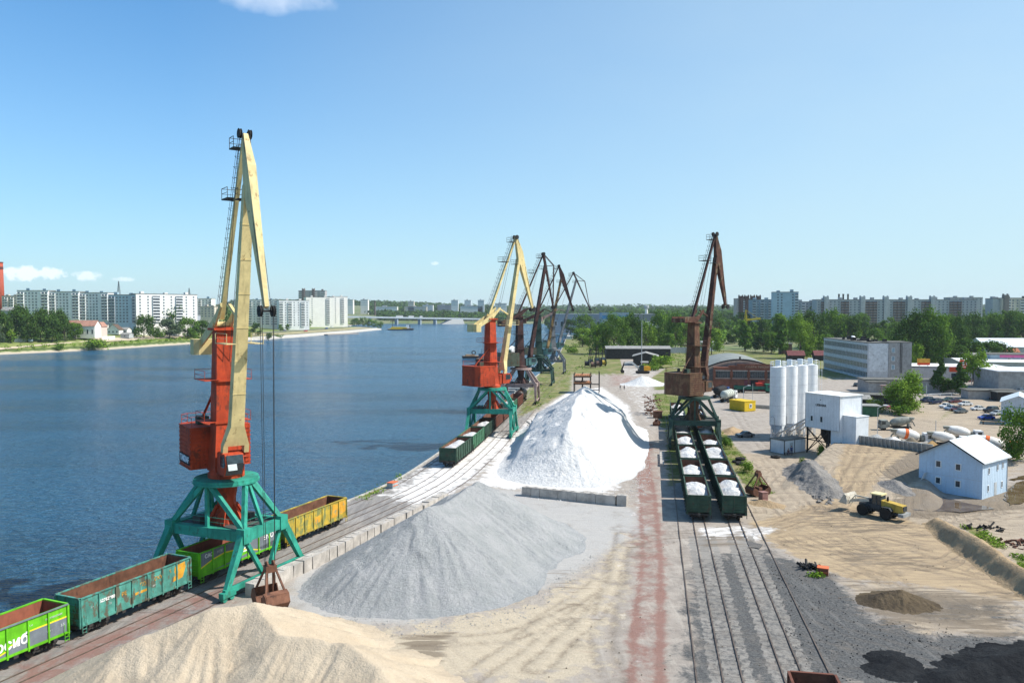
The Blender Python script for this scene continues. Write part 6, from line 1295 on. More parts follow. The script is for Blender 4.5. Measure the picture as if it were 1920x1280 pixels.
def mixer(label, loc, rz, cabc, stripe, s=1.0, drum=DRUM):
    t = lorry(label, loc, rz, cabc, 'concrete mixer lorries', 'mixer_lorry', 'mixer lorry', 8.4, s); q = Matrix.Translation((-1.1, 0, 2.45)) @ Matrix.Rotation(R(12), 4, 'Y'); m = MB(q)
    m.lathe([(.35, -3.1), (.75, -2.9), (.95, -2.2), (1.22, -1.0), (1.28, .2), (1.12, 1.5), (.7, 2.3), (.3, 2.5)], n=22, axis='X'); d = m.build('drum', drum, t, True)
    if stripe: m = MB(q); m.lathe([(1.20, -1.05), (1.245, -1.0), (1.29, -.3), (1.25, -.3)], n=22, axis='X', cap=False); m.build('drum_stripe', stripe, d)
    m = MB(); m.lathe([(.72, 0), (.9, .7)], (-4.3, 0, 3.0), 12); m.bar((-4.5, 0, 2.7), (-5.2, .2, 1.3), .45, .2); m.bar((-3.9, -.6, 1.1), (-4.2, -.6, 3.0), .12, .12); m.bar((-3.9, .6, 1.1), (-4.2, .6, 3.0), .12, .12); m.build('chute', DIRTG, t)
    m = MB(); m.b2(-3.7, -3.3, -.7, .7, 1.1, 1.9); m.b2(1.6, 2.2, -.7, .7, 1.1, 2.4); m.tube((1.9, -1.0, 1.75), (1.9, 1.0, 1.75), .36, n=12); m.build('drum_stand', DIRTG, t); return t
SRED = M('stripe_orange', (.70, .14, .03), var=.1); SBLU = M('stripe_blue', (.04, .09, .30), var=.1)
mixer('white concrete mixer lorry with orange striped drum and blue white cab', G(1712, 834), R(-8), CABW, SRED, .92); mixer('concrete mixer lorry with dirty grey drum behind the orange striped one', G(1678, 806), R(172), DIRTG, None, .86, DIRTG)
mixer('concrete mixer lorry with bluish white drum just left of the white house roof', G(1780, 838), R(-18), CABW, None, .85); mixer('concrete mixer lorry furthest right above the roof of the white house', G(1808, 826), R(-14), CABW, None, .85)
mixer('concrete mixer lorry with orange cab behind the white house', G(1868, 853), R(-28), M('cab_orange', (.55, .12, .03), var=.12), SRED, 1.0)
t = lorry('dark green flatbed lorry with a red box on it in front of the brick hall', G(1411, 736), R(-4), M('lorry_green', (.02, .16, .10), var=.12), length=11.5, s=1.1); m = MB(); m.b2(-5.7, 3.6, -1.2, 1.2, 1.2, 1.35); m.b2(-5.7, 3.6, -1.22, -1.14, 1.35, 2.2); m.b2(-5.7, 3.6, 1.14, 1.22, 1.35, 2.2); m.b2(-5.75, -5.66, -1.2, 1.2, 1.35, 2.2); m.build('bed', M('bed_green', (.02, .10, .07), var=.2), t)
t2 = thing('red_box', 'bright red steel box riding on the dark green flatbed lorry', 'box', G(1411, 736) + Vector((2.2, 0, 1.5)), R(-4)); m = MB(); m.b2(-1.1, 1.1, -.9, .9, 0, 1.9); m.b2(-1.15, 1.15, -.95, .95, 1.9, 2.0); m.build('body', M('box_red', (.55, .05, .03), var=.1), t2)
for i, (x, y, a, lb) in enumerate(((1366, 752, 58, 'pale grey tanker lorry with ridged tank parked by the brick hall'), (1352, 744, 58, 'dark tanker lorry on the far side of the pale one'))):
    t = lorry(lb, G(x, y), R(a), CABB if i else CABW, 'tanker lorries', length=9.6, s=1.1); m = MB(); m.lathe([(.4, -4.6), (1.15, -4.3), (1.25, -3.8), (1.25, 2.0), (1.15, 2.5), (.4, 2.75)], (0, 0, 2.25), 18, axis='X'); tkk = m.build('tank', M('tank_pale', (.46, .49, .44), var=.2, streak=.4) if i == 0 else BLK, t, True)
    for x_ in (-3.5, -1.8, -.1, 1.6): m = MB(); m.lathe([(1.24, x_ - .05), (1.31, x_ - .04), (1.31, x_ + .04), (1.24, x_ + .05)], (0, 0, 2.25), 18, axis='X', cap=False); m.build('tank_ring', BLK, tkk)
# ---------------------------------------------------------------- PEOPLE
def person(label, loc, rz, top, trousers, hair=(.03, .02, .015), pose='walk', carry=None):
    t = thing('person', label, 'person', loc, rz, None)
    k = {'walk': (.22, -.22, .2, -.2, 0), 'stand': (.03, -.03, .03, .05, 0), 'sit': (0, 0, .2, .2, 1)}[pose]; a, b, c, d, sit = k
    V, E, Rd = [], [], []
    def v(p, r): V.append(p); Rd.append(r); return len(V) - 1
    hz = .48 if sit else .92
    hip = v((0, 0, hz), .13); wst = v((0, 0, hz + .2), .125); ch = v((.01, 0, hz + .42), .15); nk = v((.01, 0, hz + .58), .06); E += [(hip, wst), (wst, ch), (ch, nk)]
    hd0 = v((.02, 0, hz + .66), .075); hd1 = v((.03, 0, hz + .76), .10); hd2 = v((.02, 0, hz + .84), .075); E += [(nk, hd0), (hd0, hd1), (hd1, hd2)]
    for s, lg, ar in ((1, a, c), (-1, b, d)):
        if sit: h1 = v((.03, s * .1, hz - .02), .09); kn = v((.44, s * .13, hz), .065); an = v((.46, s * .13, .08), .045); to = v((.62, s * .14, .04), .04)
        else: h1 = v((0, s * .1, hz - .08), .09); kn = v((lg * .55 + .03, s * .1, .48), .062); an = v((lg, s * .1, .08), .042); to = v((lg + .17, s * .12, .035), .036)
        E += [(hip, h1), (h1, kn), (kn, an), (an, to)]
        sh = v((0, s * .18, hz + .5), .062); el = v((ar * .5 - .03, s * .23, hz + .22), .045); wr = v((ar + .06, s * .21, hz - .02), .032); E += [(ch, sh), (sh, el), (el, wr)]
        pm = v((ar + .09, s * .21, hz - .09), .03); E.append((wr, pm))
        for f in range(4): fi = v((ar + .10 + .012 * f, s * (.185 + .017 * f), hz - .17 - .012 * (f in (1, 2))), .009); E.append((pm, fi))
        th = v((ar + .135, s * .19, hz - .11), .01); E.append((pm, th))
    me = bpy.data.meshes.new('body'); me.from_pydata(V, E, []); o = bpy.data.objects.new('body', me); col.objects.link(o); o.parent = t
    sk = o.modifiers.new('skin', 'SKIN'); sk.use_smooth_shade = True
    for i, q in enumerate(me.skin_vertices[0].data): q.radius = (Rd[i], Rd[i]); q.use_root = i == 0
    o.modifiers.new('sub', 'SUBSURF').render_levels = 1
    nt_ = NT('person_cloth'); z = nt_.n('ShaderNodeSeparateXYZ'); tc_ = nt_.n('ShaderNodeTexCoord'); nt_.l(tc_.outputs['Object'], z.inputs[0]); Z = z.outputs['Z']
    cc = nt_.mix(nt_.math('GREATER_THAN', Z, hz + .04), trousers, top); cc = nt_.mix(nt_.math('GREATER_THAN', Z, hz + .57), cc, (.42, .25, .18)); cc = nt_.mix(nt_.math('LESS_THAN', Z, .09), cc, (.02, .02, .02)); nt_.l(cc, nt_.b.inputs['Base Color']); me.materials.append(nt_.m)
    m = MB(); m.lathe([(.105, .0), (.112, .05), (.09, .10), (.03, .125)], (.0, 0, hz + .79), 12); m.build('hair', M('hair', (.03, .02, .015)), t, True)
    m = MB()
    for s in (-1, 1): m.box((.125, s * .035, hz + .775), (.015, .022, .012))
    m.box((.135, 0, hz + .745), (.03, .02, .035)); m.box((.12, 0, hz + .70), (.012, .045, .01)); m.build('face', M('face_dark', (.20, .10, .08)), t)
    return t
person('person in dark top and pale shorts walking on the yard road, left of two', G(1163, 731), R(-100), (.02, .02, .025), (.35, .33, .30))
person('person in dark clothes, right one of the two walking on the yard road', G(1170.5, 731), R(-95), (.03, .03, .045), (.06, .055, .06))
person('person in dark blue standing by the low white container hut', G(1484, 852), R(-120), (.03, .05, .16), (.03, .04, .10), pose='stand'); person('person in red brown top sitting in front of the low white container hut', G(1478, 853), R(-110), (.10, .04, .05), (.03, .03, .05), pose='sit')
person('person in pale top standing behind the tail of the dark green lorry', G(1383, 734), R(-90), (.45, .48, .55), (.08, .10, .22), pose='stand')
m = MB(); m.b2(-.9, .9, -.22, .22, .42, .48); [m.b2(x - .05, x + .05, -.2, .2, 0, .42) for x in (-.7, .7)]; bo = thing('bench', 'plain low bench under the sitting person by the container hut', 'bench', G(1478, 853) + Vector((.05, .1, 0)), R(-20)); m.build('seat', WOODDK, bo)
# ---------------------------------------------------------------- YARD ODDS AND ENDS
# pipe rack
t = thing('pipe_rack', 'black steel rack in two tiers stacked with rusty pipes beside the yard road', 'rack', G(1076, 737), R(-8)); t.scale = (.95,) * 3
for x in (0, 3.0, 6.0, 9.2): m = MB(); m.bar((x, 0, 0), (x, 0, 7.4 if x != 9.2 else 8.4), .28, .28); m.bar((x, 6, 0), (x, 6, 7.4), .28, .28); m.build('post', BLK, t)
m = MB()
for z in (3.6, 6.2): m.b2(-.2, 9.4 if z < 5 else 6.4, -.15, .15, z - .35, z); m.b2(-.2, 6.4, 5.85, 6.15, z - .35, z); [m.b2(x - .14, x + .14, .16, 5.84, z - .3, z - .02) for x in (0, 3, 6)]
m.b2(0, 6.2, .2, 5.8, 3.2, 3.3); m.b2(6.2, 9.2, -.12, .12, 1.2, 1.5); m.build('beam', BLK, t)
PIPE = M('pipe_rust', (.36, .16, .075), var=.3, rust=.25)
rp = local(t.location, R(-8))
for z in (3.62, 6.22):
    for k in range(9):
        p = rp(.45 * .95 + k * .66 * .95, -.9, (z + .3) * .95); o = tag(MB().lathe([(.24, -.0), (.3, 0), (.3, 7.2), (.24, 7.2)], n=12, axis='Y').build('steel_pipe', PIPE, loc=p), f'rusty pipe end showing on the {"lower" if z < 5 else "upper"} tier of the black rack', 'pipe', f'pipes on the {"lower" if z < 5 else "upper"} tier of the rack'); o.rotation_euler = (0, 0, R(-8))
# cable drums and machinery beyond the rack
r = random.Random(3)
for i, (x, y, c_, lb) in enumerate(((1101, 688, (.04, .04, .05), 'black cable drum at the left of the drums beyond the pipe rack'), (1112, 690, (.20, .12, .09), 'brown cable drum in the middle beyond the pipe rack'), (1121, 688, (.14, .09, .07), 'brown cable drum right of the middle one beyond the pipe rack'), (1131, 686, (.42, .30, .04), 'yellow cable drum at the right beyond the pipe rack'))):
    t = thing('cable_drum', lb, 'drum', G(x, y), R(-10 + 8 * i)); m = MB(); m.lathe([(1.2, -1.1), (1.2, 1.1)], (0, 0, 1.9), 20, axis='X'); m.build('core', M(f'drum_core_{i}', c_, var=.3), t)
    for s in (-1.2, 1.1): m = MB(); m.lathe([(1.9, s), (1.9, s + .12)], (0, 0, 1.9), 24, axis='X'); m.build('flange', WOODDK, t)
for i, (x, y, h_) in enumerate(((1107, 672, 7.5), (1119, 670, 9.0), (1131, 668, 8.0))):
    t = thing('steel_rig', f'{["left", "tall middle", "right"][i]} one of three dark steel rigs beyond the cable drums', 'rig', G(x, y + 8), R(10 * i), 'dark steel rigs'); m = MB()
    for (a, b) in ((-1.4, -1), (1.4, -1), (0, 1.4)): m.bar((a, b, 0), (a * .2, b * .2, h_), .3, .3)
    for z in (.3, .6): m.bar((-1.4 * (1 - z * .8), -1 * (1 - z * .8), h_ * z), (1.4 * (1 - z * .8), -1 * (1 - z * .8), h_ * z), .2, .2)
    m.build('frame', BLK, t); m = MB(); m.b2(-1.2, 1.2, -.9, .9, .3, 1.8); m.build('engine', M('rig_blue', (.04, .07, .10), var=.4), t)
# scrap stack left of the rusty crane and other scrap
def scrap(label, px, py, w_, d_, h_, n, mat, seed, cat='scrap', name='scrap_pile'):
    r = random.Random(seed); m = MB()
    for i in range(n):
        p = Vector((r.uniform(-w_, w_), r.uniform(-d_, d_), r.uniform(0, h_) * r.random() ** .4)); q = p + Vector((r.uniform(-1, 1), r.uniform(-1, 1), r.uniform(-.5, .5))) * r.uniform(.4, 1.2); q.z = max(.05, q.z); m.bar(p, q, r.uniform(.06, .25), r.uniform(.05, .3))
    return tag(m.build(name, mat, loc=G(px, py)), label, cat)
scrap('tall stack of rusty steel frames on the grass left of the rusty crane', 1222, 776, 1.8, 3.5, 5.5, 150, RUSTY, 1); scrap('rusty scrap steel lying below the small white heap', 1219, 717, 3.5, 1.5, .8, 40, RUSTY, 2)
scrap('dark scrap lying on the grass just left of the white heap', 962, 748, 3.0, 5, 1.6, 60, DKST, 3); scrap('tangle of black wire beside the small orange box on the coal', 1519, 1064, .7, .5, .35, 40, BLK, 4)
scrap('stack of old railway sleepers on the right beside the grass', 1845, 992, 2.4, 1.0, .4, 36, WOODDK, 5, 'timber', 'timber_stack'); scrap('rusty steel grid lying on the right edge by the sand bank', 1915, 1020, 2.2, 1.8, .2, 40, RUSTY, 6)
scrap('white bags and planks beside the legs of the green crane portal beyond the heap', 1000, 800, 1.5, 3.5, 1.4, 50, MATS['concrete_grey'], 8)
def box_thing(name, label, cat, px, py, rz, d, mat, mat2=None):
    t = thing(name, label, cat, G(px, py), rz); m = MB(); x, y, z = d; m.b2(-x / 2, x / 2, -y / 2, y / 2, 0, z); m.build('body', mat, t); m = MB(); m.b2(-x / 2 - .05, x / 2 + .05, -y / 2 - .05, y / 2 + .05, z, z + .08); m.b2(-x / 2 + .1, x / 2 - .1, -y / 2 - .04, -y / 2, z * .4, z * .55); m.build('lid', mat2 or mat, t); return t
ORB = M('box_orange', (.62, .15, .06), var=.15); box_thing('junction_box', 'small orange steel box standing on the coal covered ground', 'box', 1543, 1076, R(-25), (1.1, .9, .75), M('box_side_dark', (.20, .06, .04)), ORB); box_thing('junction_box', 'orange and grey steel box on the quay edge', 'box', 736, 914, R(65), (1.6, 1.1, .9), M('box_grey', (.33, .36, .36)), ORB)
box_thing('steel_bin', 'pinkish rusty steel bin beside the grab on the grass', 'bin', 1431, 938, R(20), (1.0, 1.0, 1.3), M('bin_pink', (.30, .16, .14), var=.25)); box_thing('winch_box', 'dark rusty winch box on the grass left of the rusty crane', 'box', 1233, 783, R(-10), (2.4, 2.0, 1.8), RUSTY)
for i, (x, y) in enumerate(((1382, 867), (1389, 871), (1388, 866), (1454, 858))):
    t = thing('old_tyre', ['old tyre lying left of the tyre pair on the grass edge', 'old tyre lying nearest on the grass edge right of the wagons', 'old tyre on top of the others at the grass edge', 'old tyre lying in front of the low white container hut'][i], 'tyre', G(x, y) + Vector((0, 0, .45 * (i == 2)))); m = MB(); m.lathe([(.45, .0), (.85, 0), (.95, .12), (.95, .32), (.85, .42), (.45, .42), (.4, .2)], n=18, cap=False); m.build('tread', TYRE, t)
# slabs stacked left of the white heap (flat)
for i in range(4):
    p = G(950 + i * 12, 736 - i * 4); t = tag(MB().b2(-3.2, 3.2, -1, 1, 0, .5).b2(-3.0, 3.0, -.9, .9, .5, .9).build('slab_stack', MATS['concrete_grey'], loc=p), f'{near[i]} low stack of concrete slabs on the grass left of the white heap', 'slabs', 'slab stacks by the white heap'); t.rotation_euler = (0, 0, R(-6))
# lamp posts and poles
def pole(label, px, py, h_, lamp=True, r=.11, name='lamp_post', cat='lamp post', arm=1.4, rz=0.0):
    t = thing(name, label, cat, G(px, py), rz); m = MB(); m.tube((0, 0, 0), (0, 0, h_), r, r * .6, n=8); m.build('pole', GALV, t)
    if lamp: m = MB(); m.tube((0, 0, h_ - .1), (arm, 0, h_ + .5), r * .5, n=6); m.build('arm', GALV, t); m = MB(); m.b2(arm - .1, arm + .8, -.22, .22, h_ + .45, h_ + .65); m.build('lamp', TRIMW, t)
    return t
pole('lamp post behind the yellow hut, left one', 1394, 752, 4.5); pole('thin pole right of the yellow hut', 1411, 762, 7, False, .08, 'pole', 'pole'); pole('tall concrete lamp post in front of the willow', 1822, 720, 12.5, False, .16, 'pole', 'pole')
pole('lamp post between the batching tower and the mixer lorries', 1645, 816, 6.5, True, .09); pole('lamp post far right beyond the car park in front of the bushes', 1844, 723, 6, True, .09); pole('red and white post between the mixer lorries', 1754, 830, 5.0, False, .1, 'post', 'post')
pole('tall lattice light mast standing before the dark sheds', 1203, 690, 24, False, .22, 'light_mast', 'mast')
pole('white gate post left of the dark conical trees', 1737, 742, 4, False, .14, 'post', 'post')
t = thing('pipe_barrier', 'low white pipe barrier along the back of the car park', 'barrier', G(1741, 743)); e = G(1805, 741) - G(1741, 743); m = MB(); m.tube((0, 0, .8), e + Vector((0, 0, .8)), .1, n=6); m.build('bar', TRIMW, t)
for k in range(4): p = e * (k / 3); m = MB(); m.tube(p, p + Vector((0, 0, .9)), .1, n=6); m.build('post', TRIMW, t)
t = thing('wooden_bench', 'wooden table and benches in the shade of the grey shed', 'table', G(1862, 796), R(-20)); m = MB(); m.b2(-2.6, 2.6, -.5, .5, .75, .85); m.build('table_top', M('wood_pale', (.30, .20, .11), var=.2), t); [MB().b2(x - .06, x + .06, -.4, .4, 0, .75).build('leg', WOODDK, t) for x in (-2.2, 2.2)]
# boats at the quay and in the river
def barge(label, px, py, L, W, H, rz, hull, deck, cat='barge', name='barge'):
    p = G(px, py, WZ); t = thing(name, label, cat, p, rz); m = MB(); m.prism([(-L / 2, -W / 2, -.6), (L / 2, -W / 2, -.6), (L / 2 + H, -W / 2, H), (-L / 2 - H * .6, -W / 2, H)], (0, W, 0)); m.build('hull', hull, t); m = MB(); m.b2(-L / 2, L / 2, -W / 2 + .3, W / 2 - .3, H + .002, H + .15); m.build('deck', deck, t); return t
DECK = M('deck_wood', (.33, .22, .13), var=.3); t = barge('dark flat pontoon with a big tyre moored left of the second crane', 884, 671, 11, 6, 1.4, R(10), BLK, DECK, 'pontoon', 'pontoon'); m = MB(); m.b2(-4, 2, -2, 2, 1.55, 2.4); m.build('cargo', DECK, t); m = MB(); m.lathe([(1.0, -.3), (1.5, -.3), (1.5, .3), (1.0, .3)], (1.5, 0, 3.6), 18, axis='Y', cap=False); m.build('tyre', TYRE, t)
t = barge('dark work boat with blue wheelhouse behind the second crane column', 903, 676, 12, 5, 1.5, R(80), BLK, DECK, 'boat', 'work_boat'); m = MB(); m.b2(-2, 1.5, -1.5, 1.5, 1.65, 4.6); m.build('wheelhouse', M('boat_blue', (.05, .12, .18), var=.3), t); m = MB(); m.tube((0, 0, 4.6), (0, 0, 8), .08); m.build('mast', BLK, t)
t = barge('pale blue launch moored behind the orange machine house', 885, 697, 16, 4.5, 1.6, R(80), M('launch_blue', (.20, .32, .36), var=.2), M('launch_deck', (.40, .44, .45))); m = MB(); m.b2(-5, 3, -1.6, 1.6, 1.76, 3.4); m.build('cabin', M('launch_cabin', (.36, .45, .48), var=.15), t)
t = barge('moored white boat with rounded roof behind the second crane boom', 958, 668, 26, 9, 2.4, R(82), M('hull_rust', (.16, .09, .08), var=.3), DECK, 'boat', 'moored_boat'); m = MB(); m.lathe([(.5, -7), (2.6, -6), (3.0, -3), (3.0, 4), (2.6, 6), (.5, 7)], (0, 0, 4.2), 16, axis='X'); m.build('cover', TRIMW, t, True)
t = barge('yellow hopper barge pushed by the dark tug far up the river', 748, 618.5, 34, 11, 1.6, R(4), BLK, M('barge_yellow', (.62, .46, .04), var=.15)); m = MB(); m.prism([(-15, -4, 1.8), (15, -4, 1.8), (12, -4, 4.6), (-11, -4, 5.2)], (0, 8, 0)); m.build('hopper', MATS['barge_yellow'], t)
t = barge('dark tug with white wheelhouse at the end of the yellow barge', 765, 618.5, 15, 7, 2.4, R(4), BLK, DECK, 'tug', 'tug'); m = MB(); m.b2(-5, 2, -2.5, 2.5, 2.6, 5.4); m.b2(-3, 1, -2, 2, 5.402, 8.2); m.build('wheelhouse', TRIMW, t); m = MB(); m.tube((0, 0, 8.2), (0, 0, 14), .2); m.tube((3, 0, 2.6), (3, 0, 8), .6); m.build('mast', BLK, t)
t = barge('small grey pontoon with a dark post left of the yellow barge', 735, 618, 14, 8, 1.5, R(2), M('hull_grey', (.28, .28, .27), var=.2), DECK, 'pontoon', 'pontoon'); m = MB(); m.b2(2, 6, -2, 2, 1.7, 5); m.build('cabin', M('cab_pale', (.5, .5, .48)), t); m = MB(); m.tube((1, 0, 1.6), (1, 0, 15), .35); m.b2(-3, 5, -.4, .4, 13.5, 14.6); m.build('post', BLK, t)
t = barge('flat grey landing stage moored at the embankment on the left bank', 640, 627, 60, 9, 1.0, R(60), M('stage_grey', (.30, .29, .28), var=.2), DECK, 'landing stage', 'landing_stage')
t = barge('pale landing stage with sheds at the quay beyond the grey crane', 1070, 640, 40, 12, 2.6, R(80), M('stage_pale', (.40, .42, .43), var=.2), DECK, 'landing stage', 'landing_stage'); m = MB(); m.b2(-14, 12, -3, 3, 2.76, 6.0); m.build('shed', M('shed_pale', (.50, .52, .53), var=.15), t)
# ---------------------------------------------------------------- TREES
def leaf_mat(name, c, c2, dark=(.018, .030, .008)):
    t = NT(name); t.t.nodes.remove(t.b); p = t.pos()
    a = t.mix(t.ramp(t.noise(.55, 4, .6, p), .38, .62), c, c2); a = t.mix(t.ramp(t.noise(3.5, 3, .6, p), .45, .7, 0, .5), a, tuple(x * .55 for x in c)); a = t.mix(t.ramp(t.noise(.16, 3, .5, p), .4, .65, 0, .45), a, tuple(x * 1.35 for x in c2))
    d = t.n('ShaderNodeBsdfDiffuse'); tr = t.n('ShaderNodeBsdfTranslucent'); mx = t.n('ShaderNodeMixShader'); mx.inputs[0].default_value = .22
    t.l(a, d.inputs[0]); t.l(a, tr.inputs[0]); t.l(d.outputs[0], mx.inputs[1]); t.l(tr.outputs[0], mx.inputs[2]); t.l(mx.outputs[0], t.t.nodes['Material Output'].inputs[0]); return t.m
LEAF = {'dark': leaf_mat('foliage_dark', (.040, .088, .018), (.072, .130, .028)), 'mid': leaf_mat('foliage_green', (.070, .150, .020), (.125, .215, .034)), 'light': leaf_mat('foliage_light', (.110, .205, .020), (.18, .28, .040)), 'yellow': leaf_mat('foliage_yellowish', (.13, .19, .025), (.17, .23, .05)), 'grey': leaf_mat('foliage_greyish', (.085, .125, .065), (.11, .15, .085))}
BARK = M('bark', (.075, .058, .042), var=.35, scale=3, stretch=.3)
def crown_shape(kind, r):
    """lobes (centre, radii) of a crown of height 1 standing on z = 0"""
    L = []
    if kind == 'round':
        for i in range(19): a = r.uniform(0, 6.28); h = r.uniform(.15, .88); w_ = .30 * math.sin(math.pi * min(1, (h + .10) / 1.08)) ** .7 * r.uniform(.5, 1.1); L.append(((w_ * math.cos(a), w_ * math.sin(a), h), r.uniform(.10, .18)))
    elif kind == 'broad':
        for i in range(26): a = r.uniform(0, 6.28); h = r.uniform(.13, .87); w_ = .46 * math.sin(math.pi * min(1, (h + .16) / 1.14)) ** .7 * r.uniform(.4, 1.1); L.append(((w_ * math.cos(a), w_ * math.sin(a), h), r.uniform(.11, .19)))
    elif kind == 'tall':
        for i in range(15): a = r.uniform(0, 6.28); h = .16 + .78 * (i + .5) / 15; w_ = .13 * math.sin(math.pi * min(1, h)) ** .6 * r.uniform(.3, 1.1); L.append(((w_ * math.cos(a), w_ * math.sin(a), h), r.uniform(.06, .12) * (1.1 - .5 * h)))
    elif kind == 'cone':
        for i in range(18): a = r.uniform(0, 6.28); h = .18 + .76 * (i + .5) / 18; w_ = .24 * (1.02 - h) * r.uniform(.5, 1.1); L.append(((w_ * math.cos(a), w_ * math.sin(a), h), .035 + .13 * (1 - h)))
    elif kind == 'willow':
        for i in range(22): a = r.uniform(0, 6.28); h = r.uniform(.18, .84); w_ = .44 * math.sin(math.pi * min(1, h + .12)) ** .5 * r.uniform(.3, 1.1); L.append(((w_ * math.cos(a), w_ * math.sin(a), h), r.uniform(.09, .15)))
    else:                                             # bush
        for i in range(12): a = r.uniform(0, 6.28); w_ = .42 * r.uniform(.2, 1.1); L.append(((w_ * math.cos(a), w_ * math.sin(a), r.uniform(.18, .68)), r.uniform(.16, .28)))
    return L
def crown_mb(kind, seed, n=2400, size=.030):
    r = random.Random(seed); L = crown_shape(kind, r); vs = []; fs = []; tot = sum(q[1] ** 2 for q in L)
    for (c, ra) in L:
        for i in range(int(n * ra * ra / tot)):
            d = Vector((r.gauss(0, 1), r.gauss(0, 1), r.gauss(0, 1) * .85)); d.normalize(); rad = ra * (r.random() ** .33) * (1.0 + .24 * r.gauss(0, 1))
            p = Vector(c) + d * rad
            if kind == 'willow': p.z -= .10 * r.random()
            if p.z < .03: continue
            nrm = (d + Vector((r.gauss(0, .55), r.gauss(0, .55), r.gauss(.25, .5)))).normalized(); u = nrm.orthogonal().normalized(); v = nrm.cross(u); an = r.uniform(0, 6.28); u, v = u * math.cos(an) + v * math.sin(an), v * math.cos(an) - u * math.sin(an)
            s = size * r.uniform(.6, 1.3); k = len(vs); vs += [p + u * s + v * s * .2, p + v * s * .75, p - u * s + v * s * .1, p - v * s * .75]; fs.append((k, k + 1, k + 2, k + 3))
    m = MB(); m.v = vs; m.f = fs; m.mi = [0] * len(fs); return m, L
TP = {}
def tree_proto(kind, leaf, lod, var):
    k = (kind, leaf, lod, var)
    if k in TP: return TP[k]
    n, sz = {0: (7000, .0185), 1: (2600, .030), 2: (700, .05)}[lod]
    t = thing('bush' if kind == 'bush' else 'tree', 'x', 'bush' if kind == 'bush' else 'tree'); m, L = crown_mb(kind, hash((kind, var)) % 1000 if 0 else 17 * len(kind) + 31 * var + lod, n, sz); m.build('crown', LEAF[leaf], t)
    if kind != 'bush' or lod == 0:
        m = MB(); h = .30 if kind not in ('tall', 'cone') else .6; m.tube((0, 0, -.03), (0, 0, h), .022, .014, n=7)
        for (c, ra) in L[::3]: m.tube((0, 0, min(h * .9, c[2] * .6)), (c[0] * .8, c[1] * .8, c[2]), .009, .004, n=5)
        m.build('trunk', BARK, t)
    TP[k] = t; return t
def RZ(x, y): return max(GZ(x, y) if y < 1090 else -9, float(land_z(np.array(x), np.array(y))))
def RG(x, y):
    p = G(x, y)
    return p if p.y < 470 else march(x, y, RZ, 440)
cnt = [0]
def tree(label, px, yb, hpx, kind, leaf, width=None, left=False, group=None, at=None, hm=None):
    """a tree whose foot is seen at (px, yb) and whose crown is hpx photo pixels high"""
    p = at if at is not None else (LG(px, yb) if left else RG(px, yb)); h = hm if hm else 1.13 * hpx * p.y / FOC; cnt[0] += 1
    lod = 0 if hpx > 75 else 1 if hpx > 26 else 2; r = random.Random(cnt[0] * 7)
    w0 = {'round': .72, 'broad': 1.12, 'tall': .38, 'cone': .55, 'willow': 1.0, 'bush': 1.1}[kind]; wf = (width / hpx / w0 / 1.08) if width else r.uniform(.9, 1.1)
    return place(tree_proto(kind, leaf, lod, cnt[0] % 2), label, p - Vector((0, 0, .1)), r.uniform(0, 6.28), group, (h * wf, h * wf, h))
T = tree
T('big round bright green tree standing in the car park beside the batching tower', 1691, 772, 78, 'round', 'light', 70); T('low bush round the foot of the big round car park tree', 1687, 779, 22, 'bush', 'mid', 48)
T('yellowish bushes left of the big round car park tree', 1640, 772, 30, 'bush', 'yellow', 40); T('dark conical tree left of the pair at the back of the car park', 1763, 737, 58, 'cone', 'dark', 36); T('dark conical tree right of the pair at the back of the car park', 1800, 740, 58, 'cone', 'dark', 38)
T('pale green willow behind the lamp post on the right', 1826, 722, 66, 'willow', 'light', 62); T('bushy green tree right of the willow', 1850, 722, 34, 'bush', 'mid', 60); T('yellow green bushes in front of the white roofed hall', 1878, 716, 22, 'bush', 'light', 62); T('autumn tinted bush left of the willow top', 1797, 690, 26, 'bush', 'yellow', 26)
T('tree hanging into the picture at the right edge in front of the grey shed', 1934, 868, 118, 'broad', 'mid', 105)
T('tall pointed poplar, leftmost of the row by the allotments', 1397, 658, 53, 'tall', 'mid', 26); T('pointed poplar, second of the row by the allotments', 1414, 654, 46, 'tall', 'mid', 24); T('dark bushy tree low between the poplars', 1431, 660, 34, 'round', 'dark', 36); T('dark low tree left of the tall poplar', 1446, 662, 40, 'round', 'mid', 34)
T('tall slim poplar left of the wide pale tree', 1464, 664, 70, 'tall', 'mid', 30); T('wide pale green tree above the silos', 1500, 672, 80, 'round', 'light', 50)
for x, yb, h_, w_, lb in ((1528, 655, 70, 52, 'left'), (1556, 652, 70, 56, 'middle'), (1587, 652, 58, 56, 'right'), ): T(f'big dark green tree, {lb} one of the clump above the office block', x, yb, h_, 'broad', 'mid' if lb == 'middle' else 'dark', w_)
T('small olive tree in front of the dark clump', 1543, 668, 42, 'round', 'mid', 30)
T('huge dark poplar left one of the pair right of the office block', 1714, 690, 108, 'round', 'dark', 66); T('huge green poplar right one of the pair right of the office block', 1748, 690, 106, 'round', 'mid', 60); T('light green small tree touching the right end of the office block', 1716, 700, 52, 'round', 'light', 26); T('dark bush under the huge pair of poplars', 1690, 684, 50, 'round', 'mid', 34)
T('tall dark tree right of the huge pair of poplars', 1783, 676, 88, 'broad', 'dark', 62)
for x, yb, h_, w_, lb in ((1822, 655, 66, 56, 'first'), (1855, 650, 62, 50, 'second'), (1888, 650, 62, 54, 'third'), (1918, 652, 60, 50, 'fourth')): T(f'broad dark tree, {lb} from the left in front of the cream apartment block', x, yb, h_, 'broad', 'dark' if lb in ('first', 'third') else 'mid', w_)
